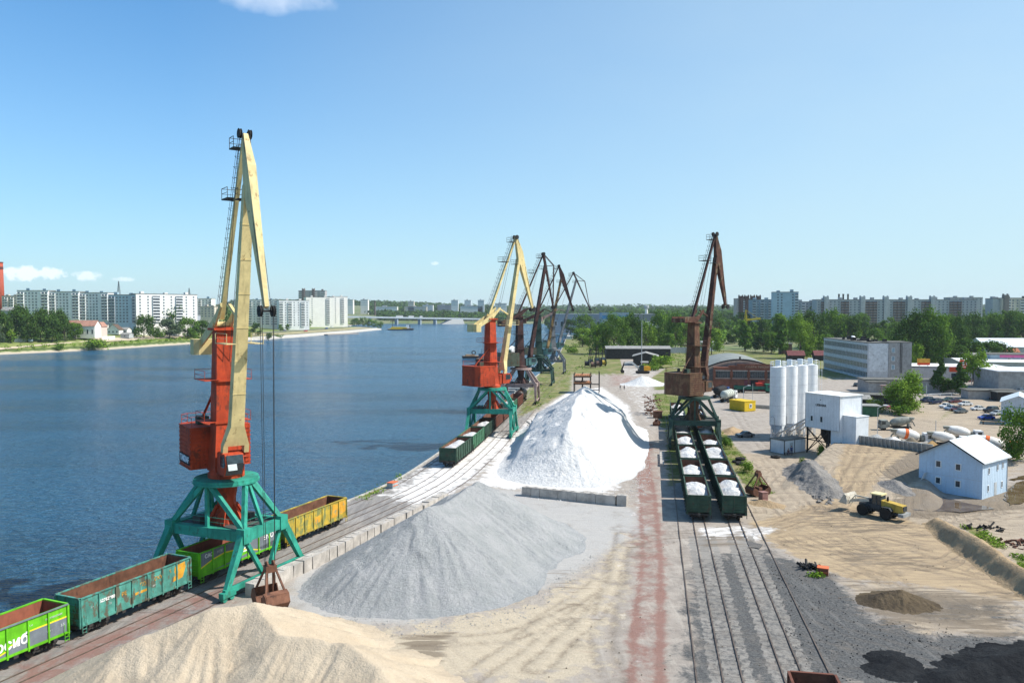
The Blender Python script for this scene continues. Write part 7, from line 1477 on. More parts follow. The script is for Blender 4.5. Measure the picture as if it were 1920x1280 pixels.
for x, yb, h_, lb in ((1790, 690, 46, 'left'), (1815, 688, 50, 'second'), (1845, 684, 44, 'third'), (1872, 682, 40, 'right')): T(f'dark green tree, {lb} of four behind the white roofed halls', x, yb, h_, 'round', 'dark', 48)
for x, yb, h_, w_, lf, lb in ((1122, 664, 52, 52, 'light', 'leftmost'), (1151, 664, 80, 64, 'mid', 'tallest'), (1181, 662, 70, 54, 'dark', 'dark'), (1213, 660, 56, 46, 'light', 'slender'), (1238, 656, 70, 54, 'mid', 'rounded'), (1266, 658, 68, 48, 'mid', 'rightmost')): T(f'{lb} tree of the belt behind the long dark shed', x, yb, h_, 'broad', lf, w_)
T('small tree behind the long shed, between the belt and the rusty crane', 1251, 660, 36, 'round', 'mid'); T('light green tree right of the rusty crane boom', 1334, 664, 46, 'round', 'light', 34); T('light young tree beside the grey crane on the waterside', 1092, 650, 36, 'round', 'light', 32); T('low bushes on the waterside left of the light young tree', 1073, 662, 20, 'bush', 'light', 30); T('bush beside the dark sheds on the yard road', 1240, 690, 26, 'bush', 'light', 50); T('long grass bush by the short dark shed', 1222, 694, 16, 'bush', 'light', 36)
T('bush by the legs of the batching tower', 1541, 858, 28, 'bush', 'light', 24); T('small weed bush by the side cabin of the batching tower', 1590, 838, 18, 'bush', 'light', 8); T('weed bush at the grass edge beside the old tyres', 1399, 886, 24, 'bush', 'light', 30); T('small weed bush at the top of the rubble heap', 1505, 868, 14, 'bush', 'light', 14); T('weed bush by the right leg of the rusty crane', 1360, 842, 26, 'bush', 'mid', 22)
r = random.Random(11)
def fill(n, x0, x1, y0, y1, h0, h1, label, group, left=False, kinds=('round', 'broad', 'round', 'broad', 'tall', 'willow'), leaf=('dark', 'mid', 'mid')):
    for i in range(n):
        x = x0 + (x1 - x0) * (i + r.uniform(.1, .9)) / n; y = r.uniform(y0, y1); T(label, x, y, r.uniform(h0, h1), r.choice(kinds), r.choice(leaf), None, left, group)
fill(14, 1285, 1460, 625, 648, 20, 34, 'green tree on the allotments between the rusty crane and the poplars', 'allotment trees', leaf=('mid', 'dark', 'light')); fill(16, 1290, 1450, 606, 622, 14, 26, 'distant green tree left of the light blue tower block', 'trees before the tower block')
fill(20, 1060, 1290, 600, 622, 12, 24, 'distant dark tree on the far side of the long blue factory', 'trees by the blue factory'); fill(22, 1490, 1920, 618, 632, 16, 34, 'distant green tree in front of the long grey apartment block', 'trees before the grey block'); fill(12, 1500, 1700, 634, 650, 20, 36, 'green tree between the office block and the long grey apartments', 'trees behind the office block', leaf=('mid', 'light', 'dark'))
fill(9, 1640, 1920, 640, 664, 30, 46, 'green tree in the wood right of the huge poplars', 'wood right of the poplars')
fill(20, 1420, 1700, 622, 646, 22, 40, 'green tree of the belt in front of the long grey apartments', 'belt before the grey apartments', leaf=('mid', 'light', 'dark')); fill(18, 1700, 1920, 624, 650, 26, 44, 'green tree of the wood on the right below the cream block', 'wood below the cream block', leaf=('mid', 'dark', 'light'))
fill(14, 1095, 1290, 628, 652, 24, 44, 'green tree in the second row of the belt behind the long dark shed', 'second row of the belt', leaf=('mid', 'light')); fill(12, 1060, 1300, 612, 630, 18, 30, 'green tree between the belt and the blue factory', 'trees before the blue factory', leaf=('mid', 'dark'))
# left bank
for i, (x, yb, h_, w_) in enumerate(((4, 642, 56, 40), (28, 640, 58, 46), (52, 641, 54, 44), (76, 641, 52, 42), (98, 641, 48, 40), (122, 640, 42, 34), (40, 634, 60, 46), (88, 634, 54, 44), (112, 632, 50, 40))): T('dark green tree in the dense clump on the left bank by the white fence', x, yb, h_, 'broad', 'dark', w_, True, 'dense clump on the left bank')
T('bright green young tree in front of the dense dark clump', 20, 643, 24, 'round', 'light', 18, True); T('lighter tree at the right end of the dense dark clump', 141, 638, 34, 'round', 'mid', 26, True); T('grey green willow cut by the left edge', -3, 645, 40, 'willow', 'grey', 20, True)
T('round riverside bush right of the small one on the grass bank', 174, 657, 24, 'bush', 'light', 46, True); T('small bush on the grass bank left of the round riverside bush', 109, 657, 18, 'bush', 'mid', 20, True); T('tall bush top showing above the dense clump before the apartments', 113, 615, 26, 'round', 'dark', 24, True)
T('large round dark tree in front of the sunlit apartment wing', 270, 634, 42, 'broad', 'dark', 52, True); T('tall dark tree right of the large round one', 322, 628, 58, 'round', 'dark', 40, True); T('greyish willow below the tall dark tree', 318, 634, 34, 'round', 'grey', 36, True); T('light green tree left of the hip roofed house', 352, 634, 38, 'broad', 'mid', 42, True); T('small dark bush between the round tree and the willow', 299, 634, 22, 'bush', 'mid', 26, True); T('dark tree right of the light green one behind the near crane', 378, 634, 34, 'round', 'dark', 30, True)
T('yellow green tree row behind the pink roofed house', 165, 612, 20, 'bush', 'light', 40, True); T('dark bush by the wall left of the small brown house', 193, 614, 16, 'bush', 'dark', 18, True)
for x, yb, h_, w_, lf, k, lb in ((479, 628, 22, 20, 'dark', 'round', 'dark round tree on the bank right of the near crane column'), (504, 638, 16, 14, 'dark', 'bush', 'small dark bush on the bank below the left apartment block'), (521, 634, 9, 20, 'mid', 'bush', 'low bush on the bank beside the small dark one'), (527, 621, 12, 10, 'mid', 'round', 'small tree at the left of three before the long white apartments'), (539, 619, 11, 9, 'mid', 'round', 'small tree in the middle of three before the long white apartments'), (557, 618, 11, 9, 'light', 'round', 'small tree at the right of three before the long white apartments'), (575, 617, 18, 20, 'mid', 'round', 'round green tree before the white tower'), (470, 634, 14, 12, 'light', 'bush', 'light bush beside the yellow boom on the bank')): T(lb, x, yb, h_, k, lf, w_, True)
for x, yb, h_, w_ in ((668, 611, 14, 22), (680, 611, 16, 22), (692, 612, 13, 20), (704, 613, 12, 18), (713, 616, 12, 14), (664, 606, 8, 14)): T('green tree in the clump at the tip of the left bank', x, yb, h_, 'broad', 'mid', w_, True, 'clump at the tip of the left bank')
fill(16, 335, 470, 588, 612, 14, 24, 'dark tree on the hillside among the far left apartments', 'hillside trees on the left', True); fill(8, 0, 60, 566, 578, 12, 20, 'dark tree on the hill by the red chimney', 'trees by the red chimney', True)
# scrub along the left shore, far woods
def scatter(name, pts, hgt, leaf, seed, n=26, parent=None, sx=1.2):
    rr = random.Random(seed); vs = []; fs = []
    for p in pts:
        h = hgt * rr.uniform(.6, 1.3); w_ = h * sx * rr.uniform(.7, 1.2)
        for i in range(n):
            d = Vector((rr.gauss(0, 1), rr.gauss(0, 1), rr.gauss(0, 1))).normalized(); q = Vector(p) + Vector((d.x * w_ * .5, d.y * w_ * .5, h * .45 + d.z * h * .5)); nrm = (d + Vector((rr.gauss(0, .4), rr.gauss(0, .4), .3))).normalized(); u = nrm.orthogonal().normalized(); v = nrm.cross(u); s = h * rr.uniform(.16, .30); k = len(vs); vs += [q + u * s, q + v * s * .8, q - u * s, q - v * s * .8]; fs.append((k, k + 1, k + 2, k + 3))
    m = MB(); m.v = vs; m.f = fs; m.mi = [0] * len(fs); return tag(m.build(name, LEAF[leaf], parent), kind='stuff')
pts = []
for Y in np.arange(520, 830, 1.7):
    d = r.uniform(8, 17); x = LX(Y) - d; pts.append((x, Y, LZ(x, Y)))
scatter('shore_scrub', pts, 2.0, 'light', 3, 14)
def wood(name, n, x0, x1, y0, y1, h, leaf, seed, zf, n_leaf=26):
    rr = random.Random(seed); pts = []
    for i in range(n): Y = y0 * (y1 / y0) ** rr.random(); X = rr.uniform(x0, x1) * Y / y0; pts.append((X, Y, zf(X, Y)))
    return scatter(name, pts, h, leaf, seed, n_leaf, sx=1.5)
lz1 = lambda X, Y: float(land_z(np.array(X), np.array(Y)))
fl = lambda X, Y: lz1(X, Y) if X > LX(min(Y, 2290)) else LZ(X, Y)
wood('far_wood', 1500, -330, 60, 1960, 2300, 13, 'dark', 5, lz1); wood('far_wood', 1300, -420, 160, 2300, 3400, 15, 'dark', 6, lz1, 18); wood('far_wood', 1400, -1150, 200, 3200, 5200, 22, 'dark', 7, lz1, 14)
wood('far_wood', 1700, 60, 800, 1250, 2000, 14, 'dark', 8, lz1, 20); wood('far_wood', 1600, 40, 1450, 2000, 4000, 19, 'dark', 9, lz1, 14); wood('far_wood', 1500, 0, 2900, 4000, 6500, 26, 'dark', 10, lz1, 12)
wood('far_wood', 500, -900, -420, 1000, 1500, 10, 'dark', 12, fl, 20)
wood('far_wood', 220, 96, 290, 640, 950, 7, 'mid', 14, RZ, 24)
# grass and weeds in tufts along the edges of the yard
def tufts(name, polys, n, h, leaf, seed, kl=5):
    rr = random.Random(seed); pts = []
    for pl in polys:
        P = poly_px(pl); xs = [p[0] for p in P]; ys_ = [p[1] for p in P]; k = 0
        X = np.array([rr.uniform(min(xs), max(xs)) for i in range(n)]); Y = np.array([rr.uniform(min(ys_), max(ys_)) for i in range(n)]); msk = pmask(X, Y, P, .3)
        for a, b, c_ in zip(X, Y, msk):
            if c_ > .5 and noise.noise((a * .35, b * .35, 3)) > -.15: pts.append((a, b, GZ(a, b) - .08))
    return scatter(name, pts, h, leaf, seed, kl, sx=1.6)
tufts('grass_tufts', [[(1340, 800), (1362, 815), (1398, 860), (1450, 925), (1410, 930), (1368, 870), (1335, 820)], [(1225, 738), (1300, 738), (1330, 790), (1240, 800)], [(975, 752), (1005, 700), (1060, 690), (1085, 640), (1135, 645), (1078, 700), (1010, 768), (960, 790)]], 3200, .42, 'light', 21)
tufts('grass_tufts', [[(1800, 985), (1840, 990), (1890, 1030), (1850, 1025)], [(1900, 1042), (1930, 1040), (1930, 1066), (1905, 1064)], [(660, 936), (760, 884), (768, 892), (690, 938)], [(1512, 1058), (1545, 1070), (1540, 1084), (1515, 1080)]], 500, .5, 'light', 23)
tufts('weed_scrub', [[(985, 745), (1040, 700), (1090, 645), (1135, 645), (1085, 700), (1010, 768)]], 260, 1.3, 'mid', 26, 12)
tufts('grass_tufts', [[(1200, 660), (1260, 655), (1320, 660), (1320, 690), (1215, 692)], [(1445, 640), (1540, 650), (1530, 690), (1450, 680)]], 1500, 1.0, 'light', 24)
# ---------------------------------------------------------------- FAR BUILDINGS
def apartment(label, px0, px1, ytop, Y, floors, fh, mats, layout, depth=13, turn=0.0, zb=None, stagger=0, towers=(), glass=None, name='apartment_block', cat='apartment block', w_=None, group=None):
    """layout: one letter per bay: w window, B balcony, n narrow blind strip"""
    a = D(px0, 590, Y); W = w_ or (px1 - px0) * Y / FOC; zt = HT(ytop, Y); z0 = zt - floors * fh - 1.2 if zb is None else zb
    t = thing(name, label, cat, (a.x, Y, z0), turn, group); H = zt - z0; wallm, balm, sidem = mats; bay = W / len(layout)
    m = MB(); m.b2(0, W, 0, depth, -14, H); m.build('wall', wallm, t)
    m = MB(); m.b2(-.2, W + .2, -.2, depth + .2, H + .002, H + .5); rf = m.build('roof', ROOFDK, t); rr = random.Random(int(px0))
    for k in range(max(2, int(W / 16))): x = (k + .5) * W / max(2, int(W / 16)) + rr.uniform(-2, 2); m = MB(); m.b2(x - 1.6, x + 1.6, depth * .35, depth * .6, H + .502, H + .5 + rr.uniform(1.3, 2.6)); m.build('roof_hut', sidem, rf)
    for x in towers: m = MB(); m.b2(x - 2.4, x + 2.4, -1.6, 3, -14, H + 3.4); m.b2(x - .5, x + .5, -1.65, -1.602, 1, H + 2); m.b2(x - 2.6, x - 1.6, .2, 2, H + 3.402, H + 4.6); m.b2(x + 1.6, x + 2.6, .2, 2, H + 3.402, H + 4.6); m.build('stair_tower', sidem, t)
    ws = []; bs = []
    for f in range(floors):
        z = H - 1.2 - (floors - f) * fh
        for b, c in enumerate(layout):
            x = (b + .5) * bay
            if c == 'w': ws.append((x, 0, z + .9))
            elif c == 'B': bs.append((x, 0, z + .1))
    if ws: m = MB(); m.b2(-.75, .75, -.08, -.005, 0, 1.55, 0); m.b2(-.06, .06, -.11, -.082, 0, 1.55, 1); m.b2(-.9, .9, -.14, -.082, -.14, -.02, 1); many(t, 'window', m, [glass or FARGL, TRIMW], ws, 60)
    if bs: q = bay * .46; m = MB(); m.b2(-q, q, -1.2, -.01, 0, .12, 0); m.b2(-q, q, -1.2, -1.1, .12, 1.15, 0); m.b2(-q, -q + .1, -1.1, -.01, .12, 2.5, 0); m.b2(q - .1, q, -1.1, -.01, .12, 2.5, 0); m.b2(-q + .12, q - .12, -.06, -.005, .2, 2.35, 1); many(t, 'balcony', m, [balm, FARGL], bs, 60)
    if turn:                                          # windows on the right end too
        s = [(W, y, z) for y in np.arange(2, depth - 1, 3.2) for z in [H - 1.2 - (floors - f) * fh + .9 for f in range(floors)]]; m = MB(); m.b2(.005, .08, -.7, .7, 0, 1.5); many(t, 'end_window', m, [FARGL], s, 24)
    return t
FARGL = M('far_glass', (.09, .12, .15), var=.3, rough=.2); PANEL = M('panel_white', (.74, .76, .77), var=.08, streak=.2, scale=.2); PANELW = M('panel_bright', (.80, .78, .74), var=.05, scale=.2); BALW = M('balcony_white', (.70, .71, .71), var=.1, scale=.4); PANELB = M('panel_blue_grey', (.33, .46, .53), var=.08, scale=.2); GREYP = M('panel_grey', (.44, .43, .42), var=.12, streak=.3, scale=.2); CREAM = M('panel_cream', (.60, .54, .45), var=.1, scale=.2); PANELBL = M('panel_pale_blue', (.42, .54, .60), var=.08, scale=.2, streak=.2)
lay = 'BBwwwnBBB'
apartment('pale nine storey block with balcony stacks, left section behind the dense dark trees', 33, 91, 545, 760, 9, 2.84, (PANEL, BALW, PANELB), 'BBwwwwnBB'); apartment('pale nine storey block with balcony stacks, middle section left of the river', 92, 148.5, 547, 762, 9, 2.84, (PANEL, BALW, PANELB), 'BBwwwwnBB'); apartment('pale nine storey block with balcony stacks, right section before the bluish one', 149.5, 202.5, 549, 764, 9, 2.84, (PANEL, BALW, PANELB), 'BBwwwwnBB')
apartment('bluish grey nine storey block joining the sunlit wing', 203.5, 254.5, 553, 742, 9, 2.84, (PANELBL, M('balcony_grey', (.40, .44, .47), var=.12), PANELB), 'BBwwwwnB')
apartment('sunlit cream white apartment wing behind the large round tree', 255.5, 330, 551, 741, 9, 2.84, (PANELW, BALW, PANELW), 'wwBwwBww', turn=R(52), w_=62)
apartment('cream apartment block behind the red chimney', 4, 32, 555, 880, 9, 2.8, (CREAM, BALW, CREAM), 'wBwBw', name='apartment_block'); apartment('far pale apartment block right of the sunlit wing, left one', 331, 356, 558, 1000, 8, 2.8, (PANELW, BALW, PANELB), 'wBwwB'); apartment('far pale apartment block right of the sunlit wing, right one', 359, 397, 560, 1010, 8, 2.8, (PANELW, BALW, PANELB), 'wwBwwB')
apartment('small pale block on the hill left of the near crane counterweight', 376, 402, 575, 900, 4, 2.8, (CREAM, BALW, CREAM), 'wwww')
apartment('long white apartment block behind the near crane boom', 440, 522, 562, 1120, 10, 3.5, (PANELW, BALW, PANELB), 'wBwBwBwBwB'); apartment('tall stepped white apartment block with sunlit right end on the left bank', 523, 569, 563, 1090, 10, 3.5, (PANEL, BALW, PANELW), 'BwBwwBw', turn=R(28), w_=42)
apartment('darkest and tallest tower of the left bank with dark topped roofs', 560, 610, 545, 1420, 15, 3.6, (M('tower_grey', (.42, .40, .40), var=.1), BALW, M('tower_dark', (.22, .17, .16), var=.2)), 'BwwBwB', towers=(9, 27)); apartment('white windowless looking tower in front of the dark one', 574, 617, 557, 1250, 12, 3.5, (PANELW, BALW, PANELW), 'nwnnnBn', turn=R(30), w_=45); apartment('white tower at the right end of the left bank apartments', 619, 647, 556, 1300, 12, 3.6, (PANELW, BALW, PANELW), 'nwnBn', turn=R(30), w_=30)
# right side town
apartment('sixteen storey pale blue tower block above the trees on the right', 1448, 1494, 548, 800, 15, 2.85, (PANELBL, BALW, M('tower_blue', (.30, .42, .48), var=.1)), 'nwwnnwB', turn=R(-14), depth=16); apartment('blue grey block left of the pale blue tower', 1410, 1447, 562, 850, 11, 2.8, (M('block_blue', (.24, .33, .39), var=.12, scale=.3), M('balcony_blue', (.36, .44, .48), var=.15), PANELB), 'BwBwB')
apartment('pinkish topped block left behind the blue grey one', 1381, 1425, 560, 930, 12, 2.8, (M('block_pinkish', (.50, .42, .38), var=.12), BALW, M('hut_dark', (.10, .06, .05), var=.2)), 'wBwBw', towers=(5, 12, 19, 26))
apartment('low grey block between the tower and the long grey block', 1495, 1531, 566, 860, 9, 2.8, (GREYP, PANEL, GREYP), 'wBwwB')
lw = 172
apartment('very long grey nine storey block with stair towers across the right horizon', 1531, 1832, 562, 840, 9, 2.84, (GREYP, M('balcony_brown', (.22, .17, .15), var=.3), GREYP), 'wBBwwwBBwwwwBBBwwwwBBBwwwwBBBwwwwBBBwwww', towers=(10, 49, 74, 99, 124), w_=lw); apartment('grey block behind the right end of the long grey one', 1780, 1842, 558, 930, 9, 2.84, (GREYP, PANEL, GREYP), 'wwBwwBww')
apartment('cream block with sunlit front cut by the right edge', 1878, 1945, 559, 800, 9, 2.84, (CREAM, BALW, M('cream_dark', (.20, .18, .17), var=.15)), 'wBwwBwwB', towers=(4, 30)); apartment('plain grey end wall beside the cream block on the right', 1861, 1877, 560, 803, 9, 2.84, (GREYP, PANEL, GREYP), 'n')
for x in (1573, 1581, 1590): D_p = D(x, 556, 900); t = thing('chimney', f'thin dark chimney, {["left", "middle", "right"][(1573, 1581, 1590).index(x)]} of three behind the long grey block', 'chimney', (D_p.x, 900, 8)); m = MB(); m.tube((0, 0, 0), (0, 0, HT(551, 900) - 8), 1.1, .9, n=10); m.build('shaft', BLK, t); m = MB(); m.lathe([(.9, 0), (1.15, .1), (1.15, .8), (.9, .9)], (0, 0, HT(551, 900) - 9), 10); m.build('rim', BLK, t)
# small houses on the left bank
def house(label, px, yb, wpx, hpx, Y_=None, wall=None, roof=None, rise=.45, depth=9, left=True, hip=False, turn=0, nw=3, ridge='x'):
    p = LG(px, yb) if left else RG(px, yb); s = p.y / FOC; w0 = wpx * s; h = hpx * s * (1 - rise); t = shed(label, p, turn, w0, depth, h, hpx * s * rise, wall or PANELW, roof or SLATE, 'house', 'house', ridge)
    for k in range(nw): win(t, w0 * (k + .5) / nw, 0, h * .35, min(1.2, w0 / nw * .4), h * .35, 'y-', fw=.1)
    return t
PINKR = M('roof_pinkish', (.36, .19, .14), var=.2, scale=.5)
house('long white house with pinkish tiled roof and red plinth on the left bank', 124, 634, 52, 33, roof=PINKR, rise=.3, depth=12, nw=6, turn=R(4)); house('bright gabled end house right of the pinkish roof', 176, 634, 13, 30, roof=PINKR, rise=.25, depth=11, nw=2, ridge='y', wall=M('wall_pink', (.62, .50, .44), var=.1)); house('small brown gabled house with white porch on the left bank', 201, 627, 22, 19, roof=M('roof_brown', (.12, .08, .06), var=.2), rise=.5, depth=8, nw=3, ridge='y'); house('low white wing right of the brown gabled house', 224, 627, 14, 13, roof=SLATE, rise=.3, nw=2); house('white walled house half hidden before the bluish block', 190, 622, 12, 16, rise=.2, nw=2)
house('hip roofed cream house on the rise above the trees', 344, 612, 34, 20, wall=CREAM, roof=M('roof_pale', (.46, .47, .48), var=.1), rise=.4, nw=3); house('blue and white low shop at the foot of the left apartments', 50, 604, 52, 10, wall=M('shop_pale', (.50, .56, .60), var=.15), roof=M('roof_blue', (.12, .30, .42), var=.15), rise=.2, nw=8); house('white low shop at the foot of the middle apartments', 122, 604, 20, 12, rise=.15, nw=4); house('grey old house under the red chimney', 2, 600, 30, 24, wall=GREYP, rise=.25, nw=3); house('tiny grey hut on the sandy path', 226, 634, 16, 10, wall=GREYP, rise=.25, nw=1)
p0, p1 = LG(27, 641), LG(62, 640); t = thing('board_fence', 'white board fence under the dense dark trees on the left bank', 'fence', p0); e = p1 - p0; n = 8
for k in range(n): a, b = e * (k / n), e * ((k + .96) / n); m = MB(); m.bar(a + Vector((0, 0, 1.3)), b + Vector((0, 0, 1.3)), .08, 2.6, side=(0, 1, 0)); m.build('panel', TRIMW if k < 5 else PANELB, t)
p0, p1 = LG(192, 637), LG(216, 636); t = thing('board_fence', 'white wall by the brown gabled house on the left bank', 'fence', p0); e = p1 - p0
for k in range(4): a, b = e * (k / 4), e * ((k + .95) / 4); m = MB(); m.bar(a + Vector((0, 0, 1.5)), b + Vector((0, 0, 1.5)), .1, 3.0, side=(0, 1, 0)); m.build('panel', TRIMW, t)
lorry('white lorry with blue cover parked before the pinkish roofed house', LG(160, 637), R(5), CABW, 'lorries on the left bank', s=1.0)
for i, (x, y, c_, lb) in enumerate(((533, 621, 'navy', 'dark car on the bank below the long white apartments'), (573, 622, 'red', 'red car on the bank below the white tower'), (622, 614, 'white', 'white car on the road under the right hand white tower'), (630, 612, 'silver', 'silver car on the road right of the white one'), (648, 610, 'red', 'red car on the road near the tip of the left bank'), (656, 612, 'white', 'white car at the tip of the left bank'), (612, 617, 'blue', 'blue car on the road before the white towers'))): place(car(c_), lb, LG(x, y) + Vector((0, 0, .4)), R(60), 'cars on the left bank road', 1.3)
# chimneys and masts
p = D(-1, 560, 900); t = thing('brick_chimney', 'tall red brick chimney with dark band at the left edge', 'chimney', (p.x, 900, 18)); hh = HT(492, 900) - 18; m = MB(); m.tube((0, 0, 0), (0, 0, hh), 5.3, 4.3, n=24); m.build('shaft', M('chimney_red', (.36, .07, .035), var=.15, streak=.2), t, True); m = MB(); m.lathe([(4.3, hh - 8), (4.55, hh - 7.9), (4.5, hh - 5), (4.3, hh - 4.9)], n=24, cap=False); m.lathe([(4.2, hh - .5), (4.7, hh - .4), (4.7, hh + .5), (4.0, hh + .5)], n=24); m.build('band', M('chimney_dark', (.10, .03, .03), var=.2), t)
def mast(label, px, ytop, ybot, Y, w_):
    p = D(px, ybot, Y); t = thing('lattice_mast', label, 'mast', p); h = HT(ytop, Y) - p.z; m = MB()
    for a in range(4): m.bar((w_ * math.cos(R(45 + 90 * a)), w_ * math.sin(R(45 + 90 * a)), -12), (w_ * .12 * math.cos(R(45 + 90 * a)), w_ * .12 * math.sin(R(45 + 90 * a)), h), .4, .4)
    for k in range(8):
        f = k / 8; g_ = (k + 1) / 8
        for a in range(4): b = a + 1; ra, rb = w_ * (1 - .88 * f), w_ * (1 - .88 * g_); m.bar((ra * math.cos(R(45 + 90 * a)), ra * math.sin(R(45 + 90 * a)), h * f), (rb * math.cos(R(45 + 90 * b)), rb * math.sin(R(45 + 90 * b)), h * g_), .25, .25)
    m.build('frame', M('mast_grey', (.20, .24, .27), var=.2), t); return t
mast('lattice mast rising above the middle of the left apartments', 223, 527, 556, 1100, 3.5); mast('lattice mast right of the sunlit wing on the left bank', 355, 540, 562, 1100, 3.2)
p = D(836, 590, 2300)
t = thing('factory_chimney', 'lone dark chimney on the far hillside beyond the bridge', 'chimney', (D(703, 580, 2300).x, 2300, 5)); m = MB(); m.tube((0, 0, 0), (0, 0, HT(564, 2300) - 5), 2.6, 2.0, n=12); m.build('shaft', M('chimney_brown', (.13, .09, .08), var=.2), t); m = MB(); m.lathe([(2.0, 0), (2.5, .3), (2.5, 2), (2.0, 2.2)], (0, 0, HT(564, 2300) - 8), 12); m.build('rim', BLK, t)
t = thing('water_tower', 'white water tower standing beyond the tree belt right of the yard road', 'tower', (D(1212, 590, 1000).x, 1000, 0)); m = MB(); h = HT(573, 1000); m.tube((0, 0, 0), (0, 0, h), 2.2, 1.8, n=14); m.build('shaft', PANELW, t); m = MB(); m.lathe([(1.8, h - 4), (3.2, h - 3), (3.2, h), (2.0, h + .5)], n=14); m.build('tank', GREYP, t)
# factory behind the grey crane, roofs on the plain
def block_far(label, px0, px1, ytop, Y, wall, roof, z0=0, depth=30, name='factory_hall', cat='factory', n=6, band=None):
    a = D(px0, 590, Y); W = (px1 - px0) * Y / FOC; h = HT(ytop, Y) - z0; t = shed(label, (a.x, Y, z0), 0, W, depth, h, .6, wall, roof, cat, name, 'flat')
    for k in range(n): win(t, W * (k + .5) / n, 0, h * .4, W / n * .4, h * .22, 'y-', fw=.4)
    if band: m = MB(); m.b2(0, W, -.3, -.01, h * .72, h * .9); m.build('band', band, t)
    return t
BLUEB = M('factory_blue', (.06, .25, .52), var=.1, scale=.1)
block_far('long grey factory hall behind the grey crane and the river', 1036, 1128, 589, 1000, M('factory_grey', (.36, .38, .41), var=.1), GREYP, depth=40, n=8); block_far('bright blue banded factory hall right of the long grey one', 1129, 1188, 587, 960, M('factory_pale', (.40, .47, .55), var=.1), M('roof_bluish', (.20, .32, .46), var=.1), n=5, band=BLUEB); block_far('plain grey concrete factory block right of the blue banded one', 1189, 1228, 589, 960, M('factory_concrete', (.27, .27, .29), var=.1), GREYP, n=1)
block_far('low hall with white arched roof in front of the concrete factory block', 1206, 1236, 604, 800, PANELW, ROOFW, n=2, depth=14); block_far('long low white sheet hall below the yellow site crane', 1370, 1430, 610, 1000, M('sheet_grey', (.42, .44, .45), var=.1), ROOFW, z0=3, n=0, depth=14, name='sheet_hall', cat='hall'); block_far('long low grey hall in front of the long grey apartments', 1606, 1672, 609, 740, GREYP, SLATE, z0=9, n=0, depth=10, name='low_hall', cat='hall'); block_far('reddish low hall right of the long low grey hall', 1673, 1700, 608, 740, M('hall_reddish', (.26, .15, .13), var=.15), SLATE, z0=9, n=0, depth=10, name='low_hall', cat='hall'); block_far('small white sheet shed among trees right of the rusty crane', 1318, 1345, 642, 560, PANELW, ROOFW, z0=0, n=0, depth=8, name='sheet_shed', cat='shed'); block_far('yellow green painted shed in the allotments right of the rusty crane', 1326, 1342, 622, 640, M('shed_yellow', (.50, .46, .08), var=.15), SLATE, z0=0, n=0, depth=8, name='sheet_shed', cat='shed'); block_far('long grey wall shed in the allotments below the yellow site crane', 1355, 1400, 600, 1200, GREYP, SLATE, z0=6, n=0, depth=10, name='low_hall', cat='hall'); block_far('dark garage row among the trees left of the wide pale tree', 1468, 1486, 645, 520, M('garage_brown', (.13, .08, .06), var=.2), SLATE, z0=0, n=0, depth=8, name='garage_row', cat='garage')
YC = M('crane_yellow', (.62, .45, .03), var=.1); p = D(1399, 612, 640); t = thing('site_crane', 'small yellow construction crane among the trees left of the tower block', 'crane', p); s = 640 / FOC; m = MB(); m.bar((0, 0, -4), (0, 0, 20 * s), 1.3, 1.3); m.build('mast', YC, t); m = MB(); m.bar((-4 * s, 0, 12 * s), (27 * s, 0, 15 * s), .7, 1.6); m.build('jib', YC, t); m = MB(); m.bar((0, 0, 19 * s), (-1 * s, 0, 31 * s), .6, .6); m.bar((-1 * s, 0, 31 * s), (22 * s, 0, 16 * s), .3, .3); m.bar((-1 * s, 0, 31 * s), (-4 * s, 0, 12 * s), .35, .35); m.build('tower_top', YC, t)
# houses on the far hills beyond the bridge
for i, (x0, x1, yt, h_, c_, lb) in enumerate(((648, 662, 562, 11, PANELW, 'far white block, leftmost beyond the white towers'), (676, 690, 562, 11, PANELW, 'far pair of white blocks left of the lone dark chimney'), (765, 776, 565, 9, CREAM, 'far cream tower on the hill above the bridge'), (846, 859, 563, 10, PANEL, 'far bluish tower, left of three on the hill'), (871, 883, 563, 10, PANEL, 'far bluish tower, middle of three on the hill'), (896, 908, 563, 10, PANEL, 'far bluish tower, right of three on the hill'), (704, 745, 575, 9, PANELW, 'far long white block right of the lone dark chimney'), (758, 800, 575, 8, CREAM, 'far long cream block above the middle of the bridge'), (792, 812, 572, 11, PANEL, 'far bluish block right of the long cream one'), (820, 846, 572, 12, M('far_pink', (.42, .36, .36), var=.1), 'far pinkish block below the three towers'), (863, 905, 574, 5, PANELW, 'far long white low block right below the three towers'), (928, 950, 569, 8, PANELW, 'far white block behind the second crane'), (955, 980, 571, 8, CREAM, 'far cream block behind the third crane'))):
    Y = 2350 + 40 * (i % 5); a = D(x0, 580, Y); W = (x1 - x0) * Y / FOC; zt = HT(yt, Y); zb_ = HT(yt + h_, Y); t = thing('far_block', lb, 'apartment block', (a.x, Y, zb_)); m = MB(); m.b2(0, W, 0, 18, -40, zt - zb_); m.build('wall', c_, t); m = MB(); m.b2(-.5, W + .5, -.5, 18.5, zt - zb_ + .01, zt - zb_ + 1); m.b2(W * .3, W * .5, 5, 12, zt - zb_ + 1.01, zt - zb_ + 4); m.build('roof', GREYP, t)
    fl_ = max(2, int((zt - zb_) / 5.5))
    for f in range(fl_): m = MB(); z = (zt - zb_) * (f + .35) / fl_; m.b2(W * .06, W * .94, -.2, -.02, z, z + 1.5); m.build('window_band', PANELB, t)
